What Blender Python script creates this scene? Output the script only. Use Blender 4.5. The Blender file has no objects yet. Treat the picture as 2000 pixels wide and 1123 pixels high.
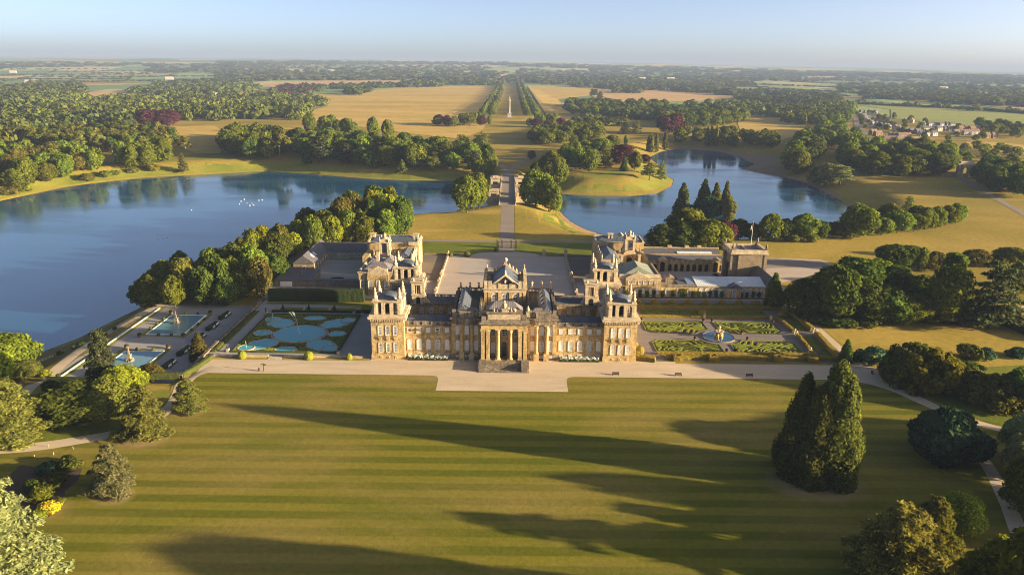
import bpy, math, random
import numpy as np
from math import sin, cos, pi, sqrt, atan2, radians, hypot

sc = bpy.context.scene
COL = sc.collection

# ---------------------------------------------------------------- camera
FPX, CAM_H, ROLL, YAW = 1450.0, 100.0, 0.0125, radians(-0.22)
PITCH = math.atan(434 / FPX)
CAM = np.array([1.0, 0.0, CAM_H])
_f = np.array([sin(-YAW) * cos(PITCH), cos(YAW) * cos(PITCH), -sin(PITCH)])
_r = np.array([cos(YAW), sin(YAW), 0.0])
_u = np.cross(_r, _f)
_R = _r * cos(ROLL) + _u * sin(ROLL)
_U = -_r * sin(ROLL) + _u * cos(ROLL)
cam_d = bpy.data.cameras.new('camera')
cam_d.sensor_width = 36.0
cam_d.lens = 36.0 * FPX / 2000.0
cam_d.clip_start = 1.0
cam_d.clip_end = 60000.0
cam_o = bpy.data.objects.new('camera', cam_d)
COL.objects.link(cam_o)
from mathutils import Matrix, Vector
_m = Matrix(((_R[0], _U[0], -_f[0], CAM[0]), (_R[1], _U[1], -_f[1], CAM[1]), (_R[2], _U[2], -_f[2], CAM[2]), (0, 0, 0, 1)))
cam_o.matrix_world = _m
sc.camera = cam_o

# ---------------------------------------------------------------- light
SUN_EL, SUN_AZ = radians(10.5), radians(13.0)      # azimuth: from +x towards the camera
SKY_STRENGTH, SUN_STRENGTH, EXPOSURE = 0.066, 5.0, 2.12
w = bpy.data.worlds.new('World')
sc.world = w
w.use_nodes = True
nt = w.node_tree
nt.nodes.clear()
sky = nt.nodes.new('ShaderNodeTexSky')
sky.sky_type = 'NISHITA'
sky.sun_disc = False
sky.sun_elevation = SUN_EL
sky.sun_rotation = pi / 2 + SUN_AZ                 # clockwise from +y
sky.air_density = 0.32
sky.dust_density = 1.3
sky.ozone_density = 0.0
bg = nt.nodes.new('ShaderNodeBackground')
bg.inputs['Strength'].default_value = SKY_STRENGTH
out = nt.nodes.new('ShaderNodeOutputWorld')
nt.links.new(sky.outputs[0], bg.inputs['Color'])
nt.links.new(bg.outputs[0], out.inputs['Surface'])
sd = bpy.data.lights.new('sun', 'SUN')
sd.energy = SUN_STRENGTH
sd.angle = radians(0.7)
sd.color = (1.0, 0.79, 0.5)
so = bpy.data.objects.new('sun', sd)
COL.objects.link(so)
_s = Vector((cos(SUN_EL) * cos(SUN_AZ), -cos(SUN_EL) * sin(SUN_AZ), sin(SUN_EL)))
so.rotation_euler = _s.to_track_quat('Z', 'Y').to_euler()
so.location = (300, -100, 300)
sc.view_settings.view_transform = 'Standard'
sc.view_settings.look = 'None'
sc.view_settings.exposure = EXPOSURE
sc.view_settings.gamma = 1.0
sc.view_settings.use_curve_mapping = False
cy = sc.cycles
cy.max_bounces = 6
cy.diffuse_bounces = 3
cy.glossy_bounces = 3
cy.transmission_bounces = 3
cy.volume_bounces = 0
cy.use_adaptive_sampling = False
cy.pixel_filter_type = 'BLACKMAN_HARRIS'
cy.filter_width = 1.05
cy.use_denoising = True
cy.denoiser = 'OPENIMAGEDENOISE'
cy.denoising_prefilter = 'ACCURATE'
cy.denoising_input_passes = 'RGB_ALBEDO_NORMAL'
cy.caustics_reflective = False
cy.caustics_refractive = False

# ---------------------------------------------------------------- tagging
def tag(o, label=None, cat=None, group=None, kind=None):
    if label: o['label'] = label
    if cat: o['category'] = cat
    if group: o['group'] = group
    if kind: o['kind'] = kind
    return o

def empty(name, loc=(0, 0, 0), rz=0.0):
    o = bpy.data.objects.new(name, None)
    o.empty_display_size = 0.5
    o.location = loc
    o.rotation_euler = (0, 0, rz)
    COL.objects.link(o)
    return o

def link(name, data, parent=None, loc=None, rz=0.0, scale=None):
    o = bpy.data.objects.new(name, data)
    if parent is not None: o.parent = parent
    if loc is not None: o.location = loc
    if rz: o.rotation_euler = (0, 0, rz)
    if scale is not None: o.scale = scale
    COL.objects.link(o)
    return o

# ---------------------------------------------------------------- materials
class NB:
    def __init__(s, name):
        s.m = bpy.data.materials.new(name)
        s.m.use_nodes = True
        s.t = s.m.node_tree
        s.t.nodes.clear()
        s.out = s.t.nodes.new('ShaderNodeOutputMaterial')
    def n(s, typ, **kw):
        nd = s.t.nodes.new('ShaderNode' + typ)
        for k, v in kw.items():
            if k.startswith('i_'):
                nd.inputs[k[2:].replace('_', ' ')].default_value = v
            else: setattr(nd, k, v)
        return nd
    def l(s, a, b): s.t.links.new(a, b)
    def pos(s, scale=(1, 1, 1), obj=False, rot=(0, 0, 0)):
        src = s.n('TexCoord').outputs['Object'] if obj else s.n('NewGeometry').outputs['Position']
        mp = s.n('Mapping')
        mp.inputs['Scale'].default_value = scale
        mp.inputs['Rotation'].default_value = rot
        s.l(src, mp.inputs['Vector'])
        return mp.outputs[0]
    def noise(s, vec, scale, detail=4, rough=0.55, dist=0.0):
        nd = s.n('TexNoise')
        nd.inputs['Scale'].default_value = scale
        nd.inputs['Detail'].default_value = detail
        nd.inputs['Roughness'].default_value = rough
        nd.inputs['Distortion'].default_value = dist
        s.l(vec, nd.inputs['Vector'])
        return nd.outputs['Fac']
    def ramp(s, fac, stops, interp='LINEAR'):
        nd = s.n('ValToRGB')
        cr = nd.color_ramp
        cr.interpolation = interp
        while len(cr.elements) < len(stops): cr.elements.new(0.5)
        for e, (p, c) in zip(cr.elements, stops):
            e.position = p
            e.color = (c, c, c, 1) if isinstance(c, (int, float)) else (*c, 1)
        s.l(fac, nd.inputs[0])
        return nd.outputs[0]
    def mix(s, fac, a, b, mode='MIX'):
        nd = s.n('MixRGB', blend_type=mode)
        for k, v in ((0, fac), (1, a), (2, b)):
            if hasattr(v, 'is_linked') or hasattr(v, 'links'): s.l(v, nd.inputs[k])
            elif isinstance(v, (int, float)): nd.inputs[k].default_value = v if k == 0 else (v, v, v, 1)
            else: nd.inputs[k].default_value = (*v, 1)
        return nd.outputs[0]
    def math(s, op, a, b=0.0):
        nd = s.n('Math', operation=op)
        for k, v in ((0, a), (1, b)):
            if hasattr(v, 'links'): s.l(v, nd.inputs[k])
            else: nd.inputs[k].default_value = v
        return nd.outputs[0]
    def bump(s, h, strength=0.3, dist=0.1):
        nd = s.n('Bump')
        nd.inputs['Strength'].default_value = strength
        nd.inputs['Distance'].default_value = dist
        s.l(h, nd.inputs['Height'])
        return nd.outputs[0]
    def done(s, col, rough=0.8, spec=0.3, normal=None, **kw):
        p = s.n('BsdfPrincipled')
        if hasattr(col, 'links'): s.l(col, p.inputs['Base Color'])
        else: p.inputs['Base Color'].default_value = (*col, 1)
        if hasattr(rough, 'links'): s.l(rough, p.inputs['Roughness'])
        else: p.inputs['Roughness'].default_value = rough
        p.inputs['Specular IOR Level'].default_value = spec
        for k, v in kw.items(): p.inputs[k.replace('_', ' ')].default_value = v
        if normal is not None: s.l(normal, p.inputs['Normal'])
        s.l(p.outputs[0], s.out.inputs[0])
        return s.m

M = {}
def simple(name, c, c2=None, sc_=1.0, rough=0.75, spec=0.3, bump=0.0, metallic=0.0, obj=False):
    b = NB(name)
    v = b.pos(obj=obj)
    f = b.noise(v, sc_, 5, 0.6)
    c2 = c2 or tuple(x * 0.72 for x in c)
    col = b.ramp(f, [(0.32, c2), (0.66, c)])
    nrm = b.bump(f, bump, 0.05) if bump else None
    M[name] = b.done(col, rough, spec, nrm, Metallic=metallic)
    return M[name]

def grass(name, a, b_, c, big=0.02, fine=0.6, dry=None, dry_amt=(0.55, 0.7)):
    b = NB(name)
    v = b.pos()
    f1 = b.noise(v, big, 6, 0.6, 0.3)
    col = b.ramp(f1, [(0.3, a), (0.5, b_), (0.7, c)])
    if dry:
        f2 = b.noise(b.pos((0.35, 1.0, 1.0)), big * 2.7, 6, 0.62, 0.5)
        col = b.mix(b.ramp(f2, [(dry_amt[0], 0.0), (dry_amt[1], 1.0)]), col, dry)
    f3 = b.noise(v, fine, 5, 0.7)
    col = b.mix(1.0, col, b.ramp(f3, [(0.25, 0.74), (0.75, 1.2)]), 'MULTIPLY')
    M[name] = b.done(col, 0.95, 0.05, b.bump(f3, 0.5, 0.25))
    return M[name]

def fieldmat(name, a, b_, stripe=0.0, ang=0.0):
    b = NB(name)
    f1 = b.noise(b.pos((0.35, 1.6, 1), rot=(0, 0, ang)), 0.006, 6, 0.62, 0.4)
    col = b.ramp(f1, [(0.32, a), (0.66, b_)])
    f3 = b.noise(b.pos((0.3, 1, 1), rot=(0, 0, ang)), 0.12, 4, 0.7)
    col = b.mix(1.0, col, b.ramp(f3, [(0.3, 0.74), (0.7, 1.18)]), 'MULTIPLY')
    M[name] = b.done(col, 0.95, 0.05)

# ground
grass('park_grass', (0.2, 0.165, 0.025), (0.29, 0.215, 0.036), (0.37, 0.26, 0.055), 0.011, 0.35, (0.42, 0.285, 0.08), (0.54, 0.72))
grass('bank_grass', (0.12, 0.145, 0.018), (0.19, 0.195, 0.026), (0.25, 0.22, 0.036), 0.03, 0.5, (0.27, 0.2, 0.06), (0.58, 0.72))
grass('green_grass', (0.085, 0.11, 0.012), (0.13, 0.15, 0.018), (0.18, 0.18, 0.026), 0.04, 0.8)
grass('court_grass', (0.15, 0.13, 0.055), (0.19, 0.16, 0.07), (0.22, 0.18, 0.085), 0.08, 1.0)
grass('meadow_slope', (0.1, 0.1, 0.03), (0.16, 0.13, 0.045), (0.2, 0.155, 0.055), 0.05, 0.5)
fieldmat('dry_field', (0.36, 0.26, 0.055), (0.52, 0.35, 0.1))
fieldmat('stubble_field', (0.42, 0.27, 0.11), (0.5, 0.33, 0.15))
fieldmat('green_field', (0.2, 0.24, 0.06), (0.28, 0.28, 0.08))
fieldmat('pale_field', (0.34, 0.31, 0.14), (0.42, 0.36, 0.18))
fieldmat('jade_field', (0.17, 0.26, 0.11), (0.24, 0.32, 0.14))
fieldmat('ploughed_field', (0.3, 0.16, 0.085), (0.38, 0.2, 0.11))
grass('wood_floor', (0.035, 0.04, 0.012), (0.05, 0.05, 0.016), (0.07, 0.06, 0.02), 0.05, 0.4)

# the whole land: park turf near by, a patchwork of fields and hedges far off
b = NB('land')
v = b.pos()
f1 = b.noise(v, 0.011, 6, 0.6, 0.3)
near = b.ramp(f1, [(0.3, (0.19, 0.155, 0.025)), (0.5, (0.27, 0.2, 0.036)), (0.7, (0.35, 0.245, 0.055))])
f3 = b.noise(v, 0.35, 5, 0.7)
near = b.mix(1.0, near, b.ramp(f3, [(0.25, 0.74), (0.75, 1.2)]), 'MULTIPLY')
vo = b.n('TexVoronoi', feature='F1')
vo.inputs['Scale'].default_value = 1 / 420.0
b.l(b.pos((1.0, 0.55, 0.0), rot=(0, 0, 0.25)), vo.inputs['Vector'])
sp_c = b.n('SeparateColor'); b.l(vo.outputs['Color'], sp_c.inputs[0])
fld = b.ramp(sp_c.outputs[0], [(0.0, (0.12, 0.18, 0.07)), (0.22, (0.24, 0.3, 0.1)), (0.4, (0.15, 0.22, 0.09)), (0.56, (0.42, 0.37, 0.16)), (0.7, (0.18, 0.26, 0.09)), (0.84, (0.46, 0.33, 0.17)), (0.93, (0.29, 0.32, 0.12))], 'CONSTANT')
fld = b.mix(1.0, fld, b.ramp(b.noise(v, 0.02, 4, 0.6), [(0.3, 0.85), (0.7, 1.12)]), 'MULTIPLY')
vl = b.n('VectorMath', operation='LENGTH'); b.l(b.pos((1, 1, 0)), vl.inputs[0])
far = b.ramp(b.math('DIVIDE', vl.outputs['Value'], 4000.0), [(0.42, 0.0), (0.5, 1.0)])
M['land'] = b.done(b.mix(far, near, fld), 0.95, 0.05)

# mown lawn with mower stripes, a worn dry bloom and faint buried lines
b = NB('striped_lawn')
v = b.pos()
sx = b.n('SeparateXYZ'); b.l(v, sx.inputs[0])
wob = b.math('MULTIPLY', b.noise(b.pos((0.25, 1, 1)), 0.03, 2), 0.8)
yy = b.math('ADD', sx.outputs['Y'], wob)
yy = b.math('MULTIPLY', yy, 2 * pi / 6.3)
st = b.math('SINE', yy)
stf = b.ramp(b.math('ADD', b.math('MULTIPLY', st, 1.7), 0.5), [(0.0, 0.0), (1.0, 1.0)])
fade = b.ramp(b.noise(v, 0.022, 3), [(0.3, 0.3), (0.62, 1.0)])
stf = b.mix(fade, 0.5, stf)
col = b.mix(stf, (0.1, 0.107, 0.008), (0.18, 0.159, 0.018))
dry = b.noise(b.pos((0.4, 1.0, 1)), 0.03, 7, 0.66, 0.5)
col = b.mix(b.ramp(dry, [(0.44, 0.0), (0.68, 0.7)]), col, (0.27, 0.19, 0.06))
grn = b.noise(b.pos((0.5, 1.0, 1)), 0.045, 5, 0.6)
col = b.mix(b.ramp(grn, [(0.52, 0.0), (0.72, 0.45)]), col, (0.08, 0.105, 0.008))
def worn(col, x, y, r, amt):
    mp = b.n('Mapping'); mp.inputs['Location'].default_value = (-x, -y * 1.35, 0); mp.inputs['Scale'].default_value = (1, 1.35, 0)
    b.l(v, mp.inputs['Vector'])
    ln = b.n('VectorMath', operation='LENGTH'); b.l(mp.outputs[0], ln.inputs[0])
    d = b.math('DIVIDE', ln.outputs['Value'], r)
    d = b.math('ADD', d, b.math('MULTIPLY', b.math('SUBTRACT', b.noise(v, 0.35, 5, 0.7), 0.5), 0.9))
    return b.mix(b.ramp(d, [(0.55, amt), (0.98, 0.0)]), col, (0.31, 0.22, 0.11))
for x, y, r, amt in ((79, 165, 14.0, 0.75), (-93.3, 156, 6.0, 0.7), (-100, 184, 8.0, 0.7), (-94, 201, 6.0, 0.6), (-106, 150, 7.0, 0.4), (-24, 229, 9.0, 0.35)): col = worn(col, x, y, r, amt)
f3 = b.noise(v, 0.7, 6, 0.8)
col = b.mix(1.0, col, b.ramp(f3, [(0.25, 0.74), (0.75, 1.22)]), 'MULTIPLY')
M['striped_lawn'] = b.done(col, 0.95, 0.05, b.bump(f3, 0.5, 0.2))

def gravel(name, a, b_):
    b = NB(name)
    v = b.pos()
    col = b.ramp(b.noise(b.pos((0.25, 1, 1)), 0.16, 7, 0.7, 0.8), [(0.3, a), (0.7, b_)])
    f = b.noise(v, 2.5, 5, 0.7)
    col = b.mix(1.0, col, b.ramp(f, [(0.2, 0.72), (0.8, 1.22)]), 'MULTIPLY')
    M[name] = b.done(col, 0.95, 0.1, b.bump(f, 0.3, 0.06))
gravel('terrace_gravel', (0.42, 0.33, 0.22), (0.54, 0.43, 0.3))
gravel('court_gravel', (0.34, 0.28, 0.23), (0.45, 0.37, 0.29))
gravel('court_paving', (0.32, 0.29, 0.255), (0.4, 0.36, 0.31))
gravel('path_gravel', (0.42, 0.335, 0.23), (0.52, 0.42, 0.29))
gravel('garden_path', (0.165, 0.14, 0.125), (0.215, 0.185, 0.16))
gravel('lower_gravel', (0.26, 0.24, 0.22), (0.33, 0.305, 0.28))
gravel('drive_tarmac', (0.2, 0.17, 0.14), (0.26, 0.215, 0.17))
gravel('shaded_yard_ground', (0.15, 0.125, 0.095), (0.2, 0.165, 0.12))  # yard gravel and grass, with the shade over them put into the colour
gravel('mud', (0.22, 0.15, 0.09), (0.3, 0.2, 0.12))
gravel('soil', (0.07, 0.05, 0.035), (0.1, 0.07, 0.05))
gravel('dry_earth', (0.3, 0.22, 0.11), (0.4, 0.29, 0.15))

def water(name, base, rough, bumpd, sc1, sc2, stretch=(1, 1, 1)):
    b = NB(name)
    v = b.pos(stretch)
    h1 = b.noise(v, sc1, 3, 0.5, 0.4)
    h2 = b.noise(v, sc2, 2, 0.5)
    h = b.math('ADD', h1, b.math('MULTIPLY', h2, 0.5))
    wind = b.ramp(b.noise(b.pos((0.25, 1, 1), rot=(0, 0, 0.35)), 0.02, 5, 0.62, 1.2), [(0.36, rough), (0.62, rough + 0.16)])
    M[name] = b.done(base, wind, 0.5, b.bump(h, 0.25, bumpd), IOR=2.1 if name == 'lake_water' else 1.33)
water('lake_water', (0.012, 0.068, 0.135), 0.03, 0.06, 0.5, 1.7, (0.5, 1, 1))
water('pool_water', (0.06, 0.31, 0.33), 0.05, 0.03, 1.5, 4.0)
water('basin_water', (0.13, 0.24, 0.28), 0.05, 0.02, 1.5, 4.0)
# ================================================================ terrain
def inv0(px, py, z):
    d = _f * FPX + _R * (px - 1000) + _U * (561.5 - py)
    return CAM + d * ((z - CAM_H) / d[2])

LAKE_Z = -9.0
LAKE_PX = [(-600, 500), (-120, 425), (0, 393), (60, 380), (130, 365), (200, 356), (280, 347), (400, 341), (520, 334), (640, 343), (720, 349),
           (800, 353), (890, 353), (960, 353), (1030, 353), (1060, 366), (1092, 379), (1150, 382), (1230, 383), (1282, 379), (1312, 364),
           (1316, 352), (1296, 340), (1286, 322), (1268, 308), (1290, 297), (1330, 290), (1400, 296), (1440, 305), (1474, 321), (1450, 331),
           (1480, 338), (1525, 345), (1560, 353), (1600, 370), (1640, 390), (1656, 405), (1660, 422), (1600, 445), (1520, 462), (1420, 470),
           (1300, 473), (1230, 467), (1180, 459), (1140, 446), (1112, 431), (1096, 414), (1080, 400), (1040, 398), (960, 402), (900, 408),
           (888, 414), (850, 419), (810, 420), (760, 425), (700, 437), (640, 450), (560, 480), (460, 525), (380, 560), (280, 598),
           (215, 630), (150, 662), (75, 690), (30, 715), (-60, 750), (-300, 850), (-700, 900)]
LAKE = np.array([inv0(x, y, LAKE_Z)[:2] for x, y in LAKE_PX])
# keep the far left of the lake within reason
LAKE[:, 0] = np.maximum(LAKE[:, 0], -900)

def poly_sdf(poly, x, y):
    """signed distance, negative inside"""
    x = np.asarray(x, float); y = np.asarray(y, float)
    d2 = np.full(x.shape, 1e18)
    inside = np.zeros(x.shape, bool)
    n = len(poly)
    for i in range(n):
        ax, ay = poly[i]; bx, by = poly[(i + 1) % n]
        ex, ey = bx - ax, by - ay
        L = ex * ex + ey * ey + 1e-12
        t = np.clip(((x - ax) * ex + (y - ay) * ey) / L, 0, 1)
        d2 = np.minimum(d2, (x - ax - t * ex) ** 2 + (y - ay - t * ey) ** 2)
        c = ((ay > y) != (by > y)) & (x < (bx - ax) * (y - ay) / (by - ay + 1e-12) + ax)
        inside ^= c
    d = np.sqrt(d2)
    return np.where(inside, -d, d)

def sstep(a, b, x):
    t = np.clip((x - a) / (b - a), 0, 1)
    return t * t * (3 - 2 * t)

def rect_dist(x, y, r):
    return np.hypot(np.maximum(np.maximum(r[0] - x, x - r[1]), 0), np.maximum(np.maximum(r[2] - y, y - r[3]), 0))

_hr = np.random.RandomState(4)
_waves = [(_hr.uniform(0, 2 * pi), _hr.uniform(0, 2 * pi), _hr.uniform(1300, 5200)) for _ in range(14)]

def terrain_raw(x, y):
    r = np.hypot(x, y)
    az = np.arctan2(x, np.maximum(y, 1))
    A = np.interp(az, [-0.7, -0.6, -0.3, 0.0, 0.2, 0.45, 0.6, 0.75], [105, 112, 150, 165, 150, 105, 72, 60])
    rise = A * sstep(2200, 14500, r)
    hills = np.zeros_like(r)
    for a, p, L in _waves:
        hills = hills + np.sin((x * cos(a) + y * sin(a)) * 2 * pi / L + p)
    rise = rise + hills * 2.1 * sstep(2600, 8000, r)
    z = rise
    near = r < 1900
    sd = np.full(r.shape, 1e3)
    if near.any(): sd[near] = poly_sdf(LAKE, x[near], y[near])
    bw = 45.0
    bank = np.where(sd > 0, LAKE_Z + (0 - LAKE_Z) * sstep(-6, bw, sd) - 0.15, LAKE_Z - 0.15 + np.maximum(sd * 0.35, -3.5))
    k = sstep(-6, bw, 0 * sd)
    bank = np.where(sd > 0, LAKE_Z - 0.1 + 9.1 * ((sstep(-6, bw, sd) - k) / (1 - k)), bank)
    z = np.where(sd < bw, bank, z)
    # levelled grounds
    for rc, tz, fall in (((-106.2, 170, 60, 436), 0.0, 6.0), ((-156, -107.4, 229, 318), -3.0, 9.0)):
        k = 1 - sstep(0.0, fall, rect_dist(x, y, rc))
        if tz < 0: k = np.where(x > -107.0, 0.0, k)
        z = z * (1 - k) + tz * k
    # causeway to the bridge
    k = (1 - sstep(8, 40, np.abs(x + 1))) * sstep(400, 430, y) * (1 - sstep(515, 560, y))
    z = z * (1 - k) + 0.0 * k
    k = (1 - sstep(7, 30, np.abs(x + 1))) * sstep(645, 690, y) * (1 - sstep(800, 900, y))
    z = z * (1 - k) + 0.0 * k
    return z

def grow(a, step, end, f=1.09):
    v = [a]
    while abs(v[-1]) < abs(end):
        step *= f
        v.append(v[-1] + step * (1 if end > 0 else -1))
    return v[1:]
gx = list(np.arange(-700, -264, 6.0)) + list(np.arange(-262, 262, 3.0)) + list(np.arange(264, 760, 6.0))
gx = grow(-700, 6, -16000)[::-1] + gx + grow(gx[-1], 6, 16000)
gy = list(np.arange(84, 480, 3.0)) + list(np.arange(480, 1250, 6.0))
gy = [-400, -200, -80, 0, 40, 66] + gy + grow(gy[-1], 6, 16500)
# a crisp step at the retaining wall between the two water terraces
gx = sorted(set(gx) | {-107.3, -106.3})
GX, GY = np.array(gx), np.array(gy)
_X, _Y = np.meshgrid(GX, GY)
GZ = terrain_raw(_X, _Y)

def ground(x, y):
    x = np.asarray(x, float); y = np.asarray(y, float)
    i = np.clip(np.searchsorted(GX, x) - 1, 0, len(GX) - 2)
    j = np.clip(np.searchsorted(GY, y) - 1, 0, len(GY) - 2)
    u = np.clip((x - GX[i]) / (GX[i + 1] - GX[i]), 0, 1)
    v = np.clip((y - GY[j]) / (GY[j + 1] - GY[j]), 0, 1)
    return (GZ[j, i] * (1 - u) + GZ[j, i + 1] * u) * (1 - v) + (GZ[j + 1, i] * (1 - u) + GZ[j + 1, i + 1] * u) * v

def gz(x, y): return float(ground(x, y))

_ts = np.concatenate([np.linspace(0.05, 1.5, 160), np.geomspace(1.5, 16, 240)[1:]])
def G(px, py, water=False):
    """where the line of sight through a pixel of the photograph meets the land"""
    d = _f * FPX + _R * (px - 1000) + _U * (561.5 - py)
    d = d / np.linalg.norm(d)
    t = _ts * 1000.0
    p = CAM[:, None] + d[:, None] * t
    h = ground(p[0], p[1])
    if water: h = np.maximum(h, LAKE_Z)
    dz = p[2] - h
    k = np.argmax(dz < 0)
    if not (dz < 0).any():
        k = len(t) - 1
        return np.array([p[0, k], p[1, k], h[k]])
    a, b = t[max(k - 1, 0)], t[k]
    for _ in range(24):
        m = (a + b) / 2
        q = CAM + d * m
        hh = gz(q[0], q[1])
        if water: hh = max(hh, LAKE_Z)
        if q[2] - hh > 0: a = m
        else: b = m
    q = CAM + d * b
    return np.array([q[0], q[1], gz(q[0], q[1])])

def G2(px, py):
    g = G(px, py)
    return (g[0], g[1])

# ---------------------------------------------------------------- mesh helpers
def mesh_np(name, verts, faces, mats, mat_idx=None, smooth=False):
    """faces: (n,4) or (n,3) int array"""
    me = bpy.data.meshes.new(name)
    verts = np.asarray(verts, np.float32); faces = np.asarray(faces, np.int32)
    k = faces.shape[1]
    me.vertices.add(len(verts)); me.vertices.foreach_set('co', verts.ravel())
    me.loops.add(faces.size); me.loops.foreach_set('vertex_index', faces.ravel())
    me.polygons.add(len(faces))
    me.polygons.foreach_set('loop_start', np.arange(0, faces.size, k, dtype=np.int32))
    for m in mats: me.materials.append(m)
    if mat_idx is not None: me.polygons.foreach_set('material_index', np.asarray(mat_idx, np.int32))
    if smooth: me.polygons.foreach_set('use_smooth', np.ones(len(faces), bool))
    me.update(calc_edges=True)
    return me

ny, nx = GZ.shape
idx = np.arange(nx * ny).reshape(ny, nx)
fc = np.stack([idx[:-1, :-1], idx[:-1, 1:], idx[1:, 1:], idx[1:, :-1]], -1).reshape(-1, 4)
ter = link('terrain', mesh_np('terrain', np.stack([_X, _Y, GZ], -1).reshape(-1, 3), fc, [M['land']], smooth=True))
tag(ter, kind='structure')

def clip_half(poly, ax, val, keep_greater):
    outp = []
    n = len(poly)
    for i in range(n):
        p, q = poly[i], poly[(i + 1) % n]
        ip = p[ax] >= val if keep_greater else p[ax] <= val
        iq = q[ax] >= val if keep_greater else q[ax] <= val
        if ip: outp.append(p)
        if ip != iq:
            t = (val - p[ax]) / (q[ax] - p[ax])
            outp.append((p[0] + t * (q[0] - p[0]), p[1] + t * (q[1] - p[1])))
    return outp

def drape(name, poly, mat, off=0.05, step=None, kind='structure'):
    """a sheet over the land: the polygon (world x, y) cut into cells so it follows the ground"""
    poly = [tuple(map(float, p[:2])) for p in poly]
    x0, x1 = min(p[0] for p in poly), max(p[0] for p in poly)
    y0, y1 = min(p[1] for p in poly), max(p[1] for p in poly)
    verts, faces, key = [], [], {}
    def vid(p):
        k = (round(p[0], 3), round(p[1], 3))
        if k not in key:
            key[k] = len(verts)
            verts.append((p[0], p[1], gz(*p) + off))
        return key[k]
    if step is None:
        faces.append([vid(p) for p in poly])
    else:
        nxs = max(1, int((x1 - x0) / step)); nys = max(1, int((y1 - y0) / step))
        for j in range(nys):
            ya, yb = y0 + (y1 - y0) * j / nys, y0 + (y1 - y0) * (j + 1) / nys
            row = clip_half(clip_half(poly, 1, ya, True), 1, yb, False)
            if len(row) < 3: continue
            for i in range(nxs):
                xa, xb = x0 + (x1 - x0) * i / nxs, x0 + (x1 - x0) * (i + 1) / nxs
                c = clip_half(clip_half(row, 0, xa, True), 0, xb, False)
                if len(c) < 3: continue
                ids = []
                for p in c:
                    v = vid(p)
                    if not ids or v != ids[-1]: ids.append(v)
                if len(ids) > 1 and ids[0] == ids[-1]: ids.pop()
                if len(set(ids)) == len(ids) >= 3: faces.append(ids)
    me = bpy.data.meshes.new(name)
    me.from_pydata(verts, [], faces)
    me.materials.append(M[mat])
    me.update()
    # all facing up
    import bmesh
    bm = bmesh.new(); bm.from_mesh(me)
    for f in bm.faces:
        if f.normal.z < 0: f.normal_flip()
    bm.to_mesh(me); bm.free()
    o = link(name, me)
    if kind: tag(o, kind=kind)
    return o

def drape_px(name, poly_px, mat, off=0.05, step=None, **kw):
    # subdivide long pixel edges so the outline follows the land
    pts = []
    n = len(poly_px)
    for i in range(n):
        a, b = poly_px[i], poly_px[(i + 1) % n]
        k = max(1, int(hypot(b[0] - a[0], b[1] - a[1]) / 30)) if step else 1
        for t in range(k): pts.append(G2(a[0] + (b[0] - a[0]) * t / k, a[1] + (b[1] - a[1]) * t / k))
    return drape(name, pts, mat, off, step, **kw)

def smooth_path(pts, n=8):
    """Catmull-Rom through (x, y[, w])"""
    P = [np.array(p, float) for p in pts]
    P = [2 * P[0] - P[1]] + P + [2 * P[-1] - P[-2]]
    o = []
    for i in range(1, len(P) - 2):
        for k in range(n):
            t = k / n
            o.append(0.5 * (2 * P[i] + (P[i + 1] - P[i - 1]) * t + (2 * P[i - 1] - 5 * P[i] + 4 * P[i + 1] - P[i + 2]) * t * t + (3 * P[i] - P[i - 1] - 3 * P[i + 1] + P[i + 2]) * t ** 3))
    o.append(P[-2])
    return o

def strip(name, pts, width, mat, off=0.06, n=8, kind='structure', across=2):
    c = smooth_path(pts, n) if n else [np.array(p, float) for p in pts]
    verts, faces = [], []
    for i, p in enumerate(c):
        a, b_ = c[max(i - 1, 0)], c[min(i + 1, len(c) - 1)]
        d = (b_ - a)[:2]; d = d / (np.linalg.norm(d) + 1e-9)
        wd = p[2] if len(p) > 2 else width
        for k in range(across + 1):
            s = (k / across - 0.5) * wd
            x, y = p[0] - d[1] * s, p[1] + d[0] * s
            verts.append((x, y, gz(x, y) + off))
    k = across + 1
    for i in range(len(c) - 1):
        for j in range(across): faces.append((i * k + j, i * k + j + 1, (i + 1) * k + j + 1, (i + 1) * k + j))
    o = link(name, mesh_np(name, verts, np.array(faces)[:, ::-1], [M[mat]]))
    if kind: tag(o, kind=kind)
    return o

def rectp(x0, x1, y0, y1): return [(x0, y0), (x1, y0), (x1, y1), (x0, y1)]

# ---------------------------------------------------------------- water
lake = drape('lake_water', [(p[0], p[1]) for p in LAKE], 'lake_water', 0)
for v_ in lake.data.vertices: v_.co.z = LAKE_Z

# ---------------------------------------------------------------- ground cover
# golden park north of the lake
def fpx(name, pts, mat, off, step=None): return drape_px(name, pts, mat, off, step)
fpx('field', [(640, 208), (590, 222), (600, 236), (680, 246), (720, 250), (800, 262), (900, 272), (952, 252), (958, 240), (925, 233), (850, 240), (870, 230), (940, 228), (985, 168), (880, 168), (780, 172), (640, 186), (610, 196)], 'dry_field', 0.35)
fpx('field', [(1030, 168), (1072, 232), (1100, 248), (1180, 246), (1185, 215), (1100, 205), (1090, 195), (1150, 187), (1210, 178), (1150, 172)], 'dry_field', 0.35)
fpx('field', [(420, 178), (500, 176), (640, 186), (640, 200), (540, 193), (430, 186)], 'dry_field', 0.5, 60)
fpx('field', [(500, 168), (560, 160), (640, 158), (780, 158), (790, 160), (740, 166), (640, 170), (540, 172)], 'stubble_field', 1.0, 80)
fpx('field', [(125, 188), (175, 181), (240, 178), (300, 184), (270, 189), (180, 190)], 'stubble_field', 1.0, 60)
fpx('field', [(175, 180), (215, 175), (260, 175), (245, 179)], 'pale_field', 1.0, 60)
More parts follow.
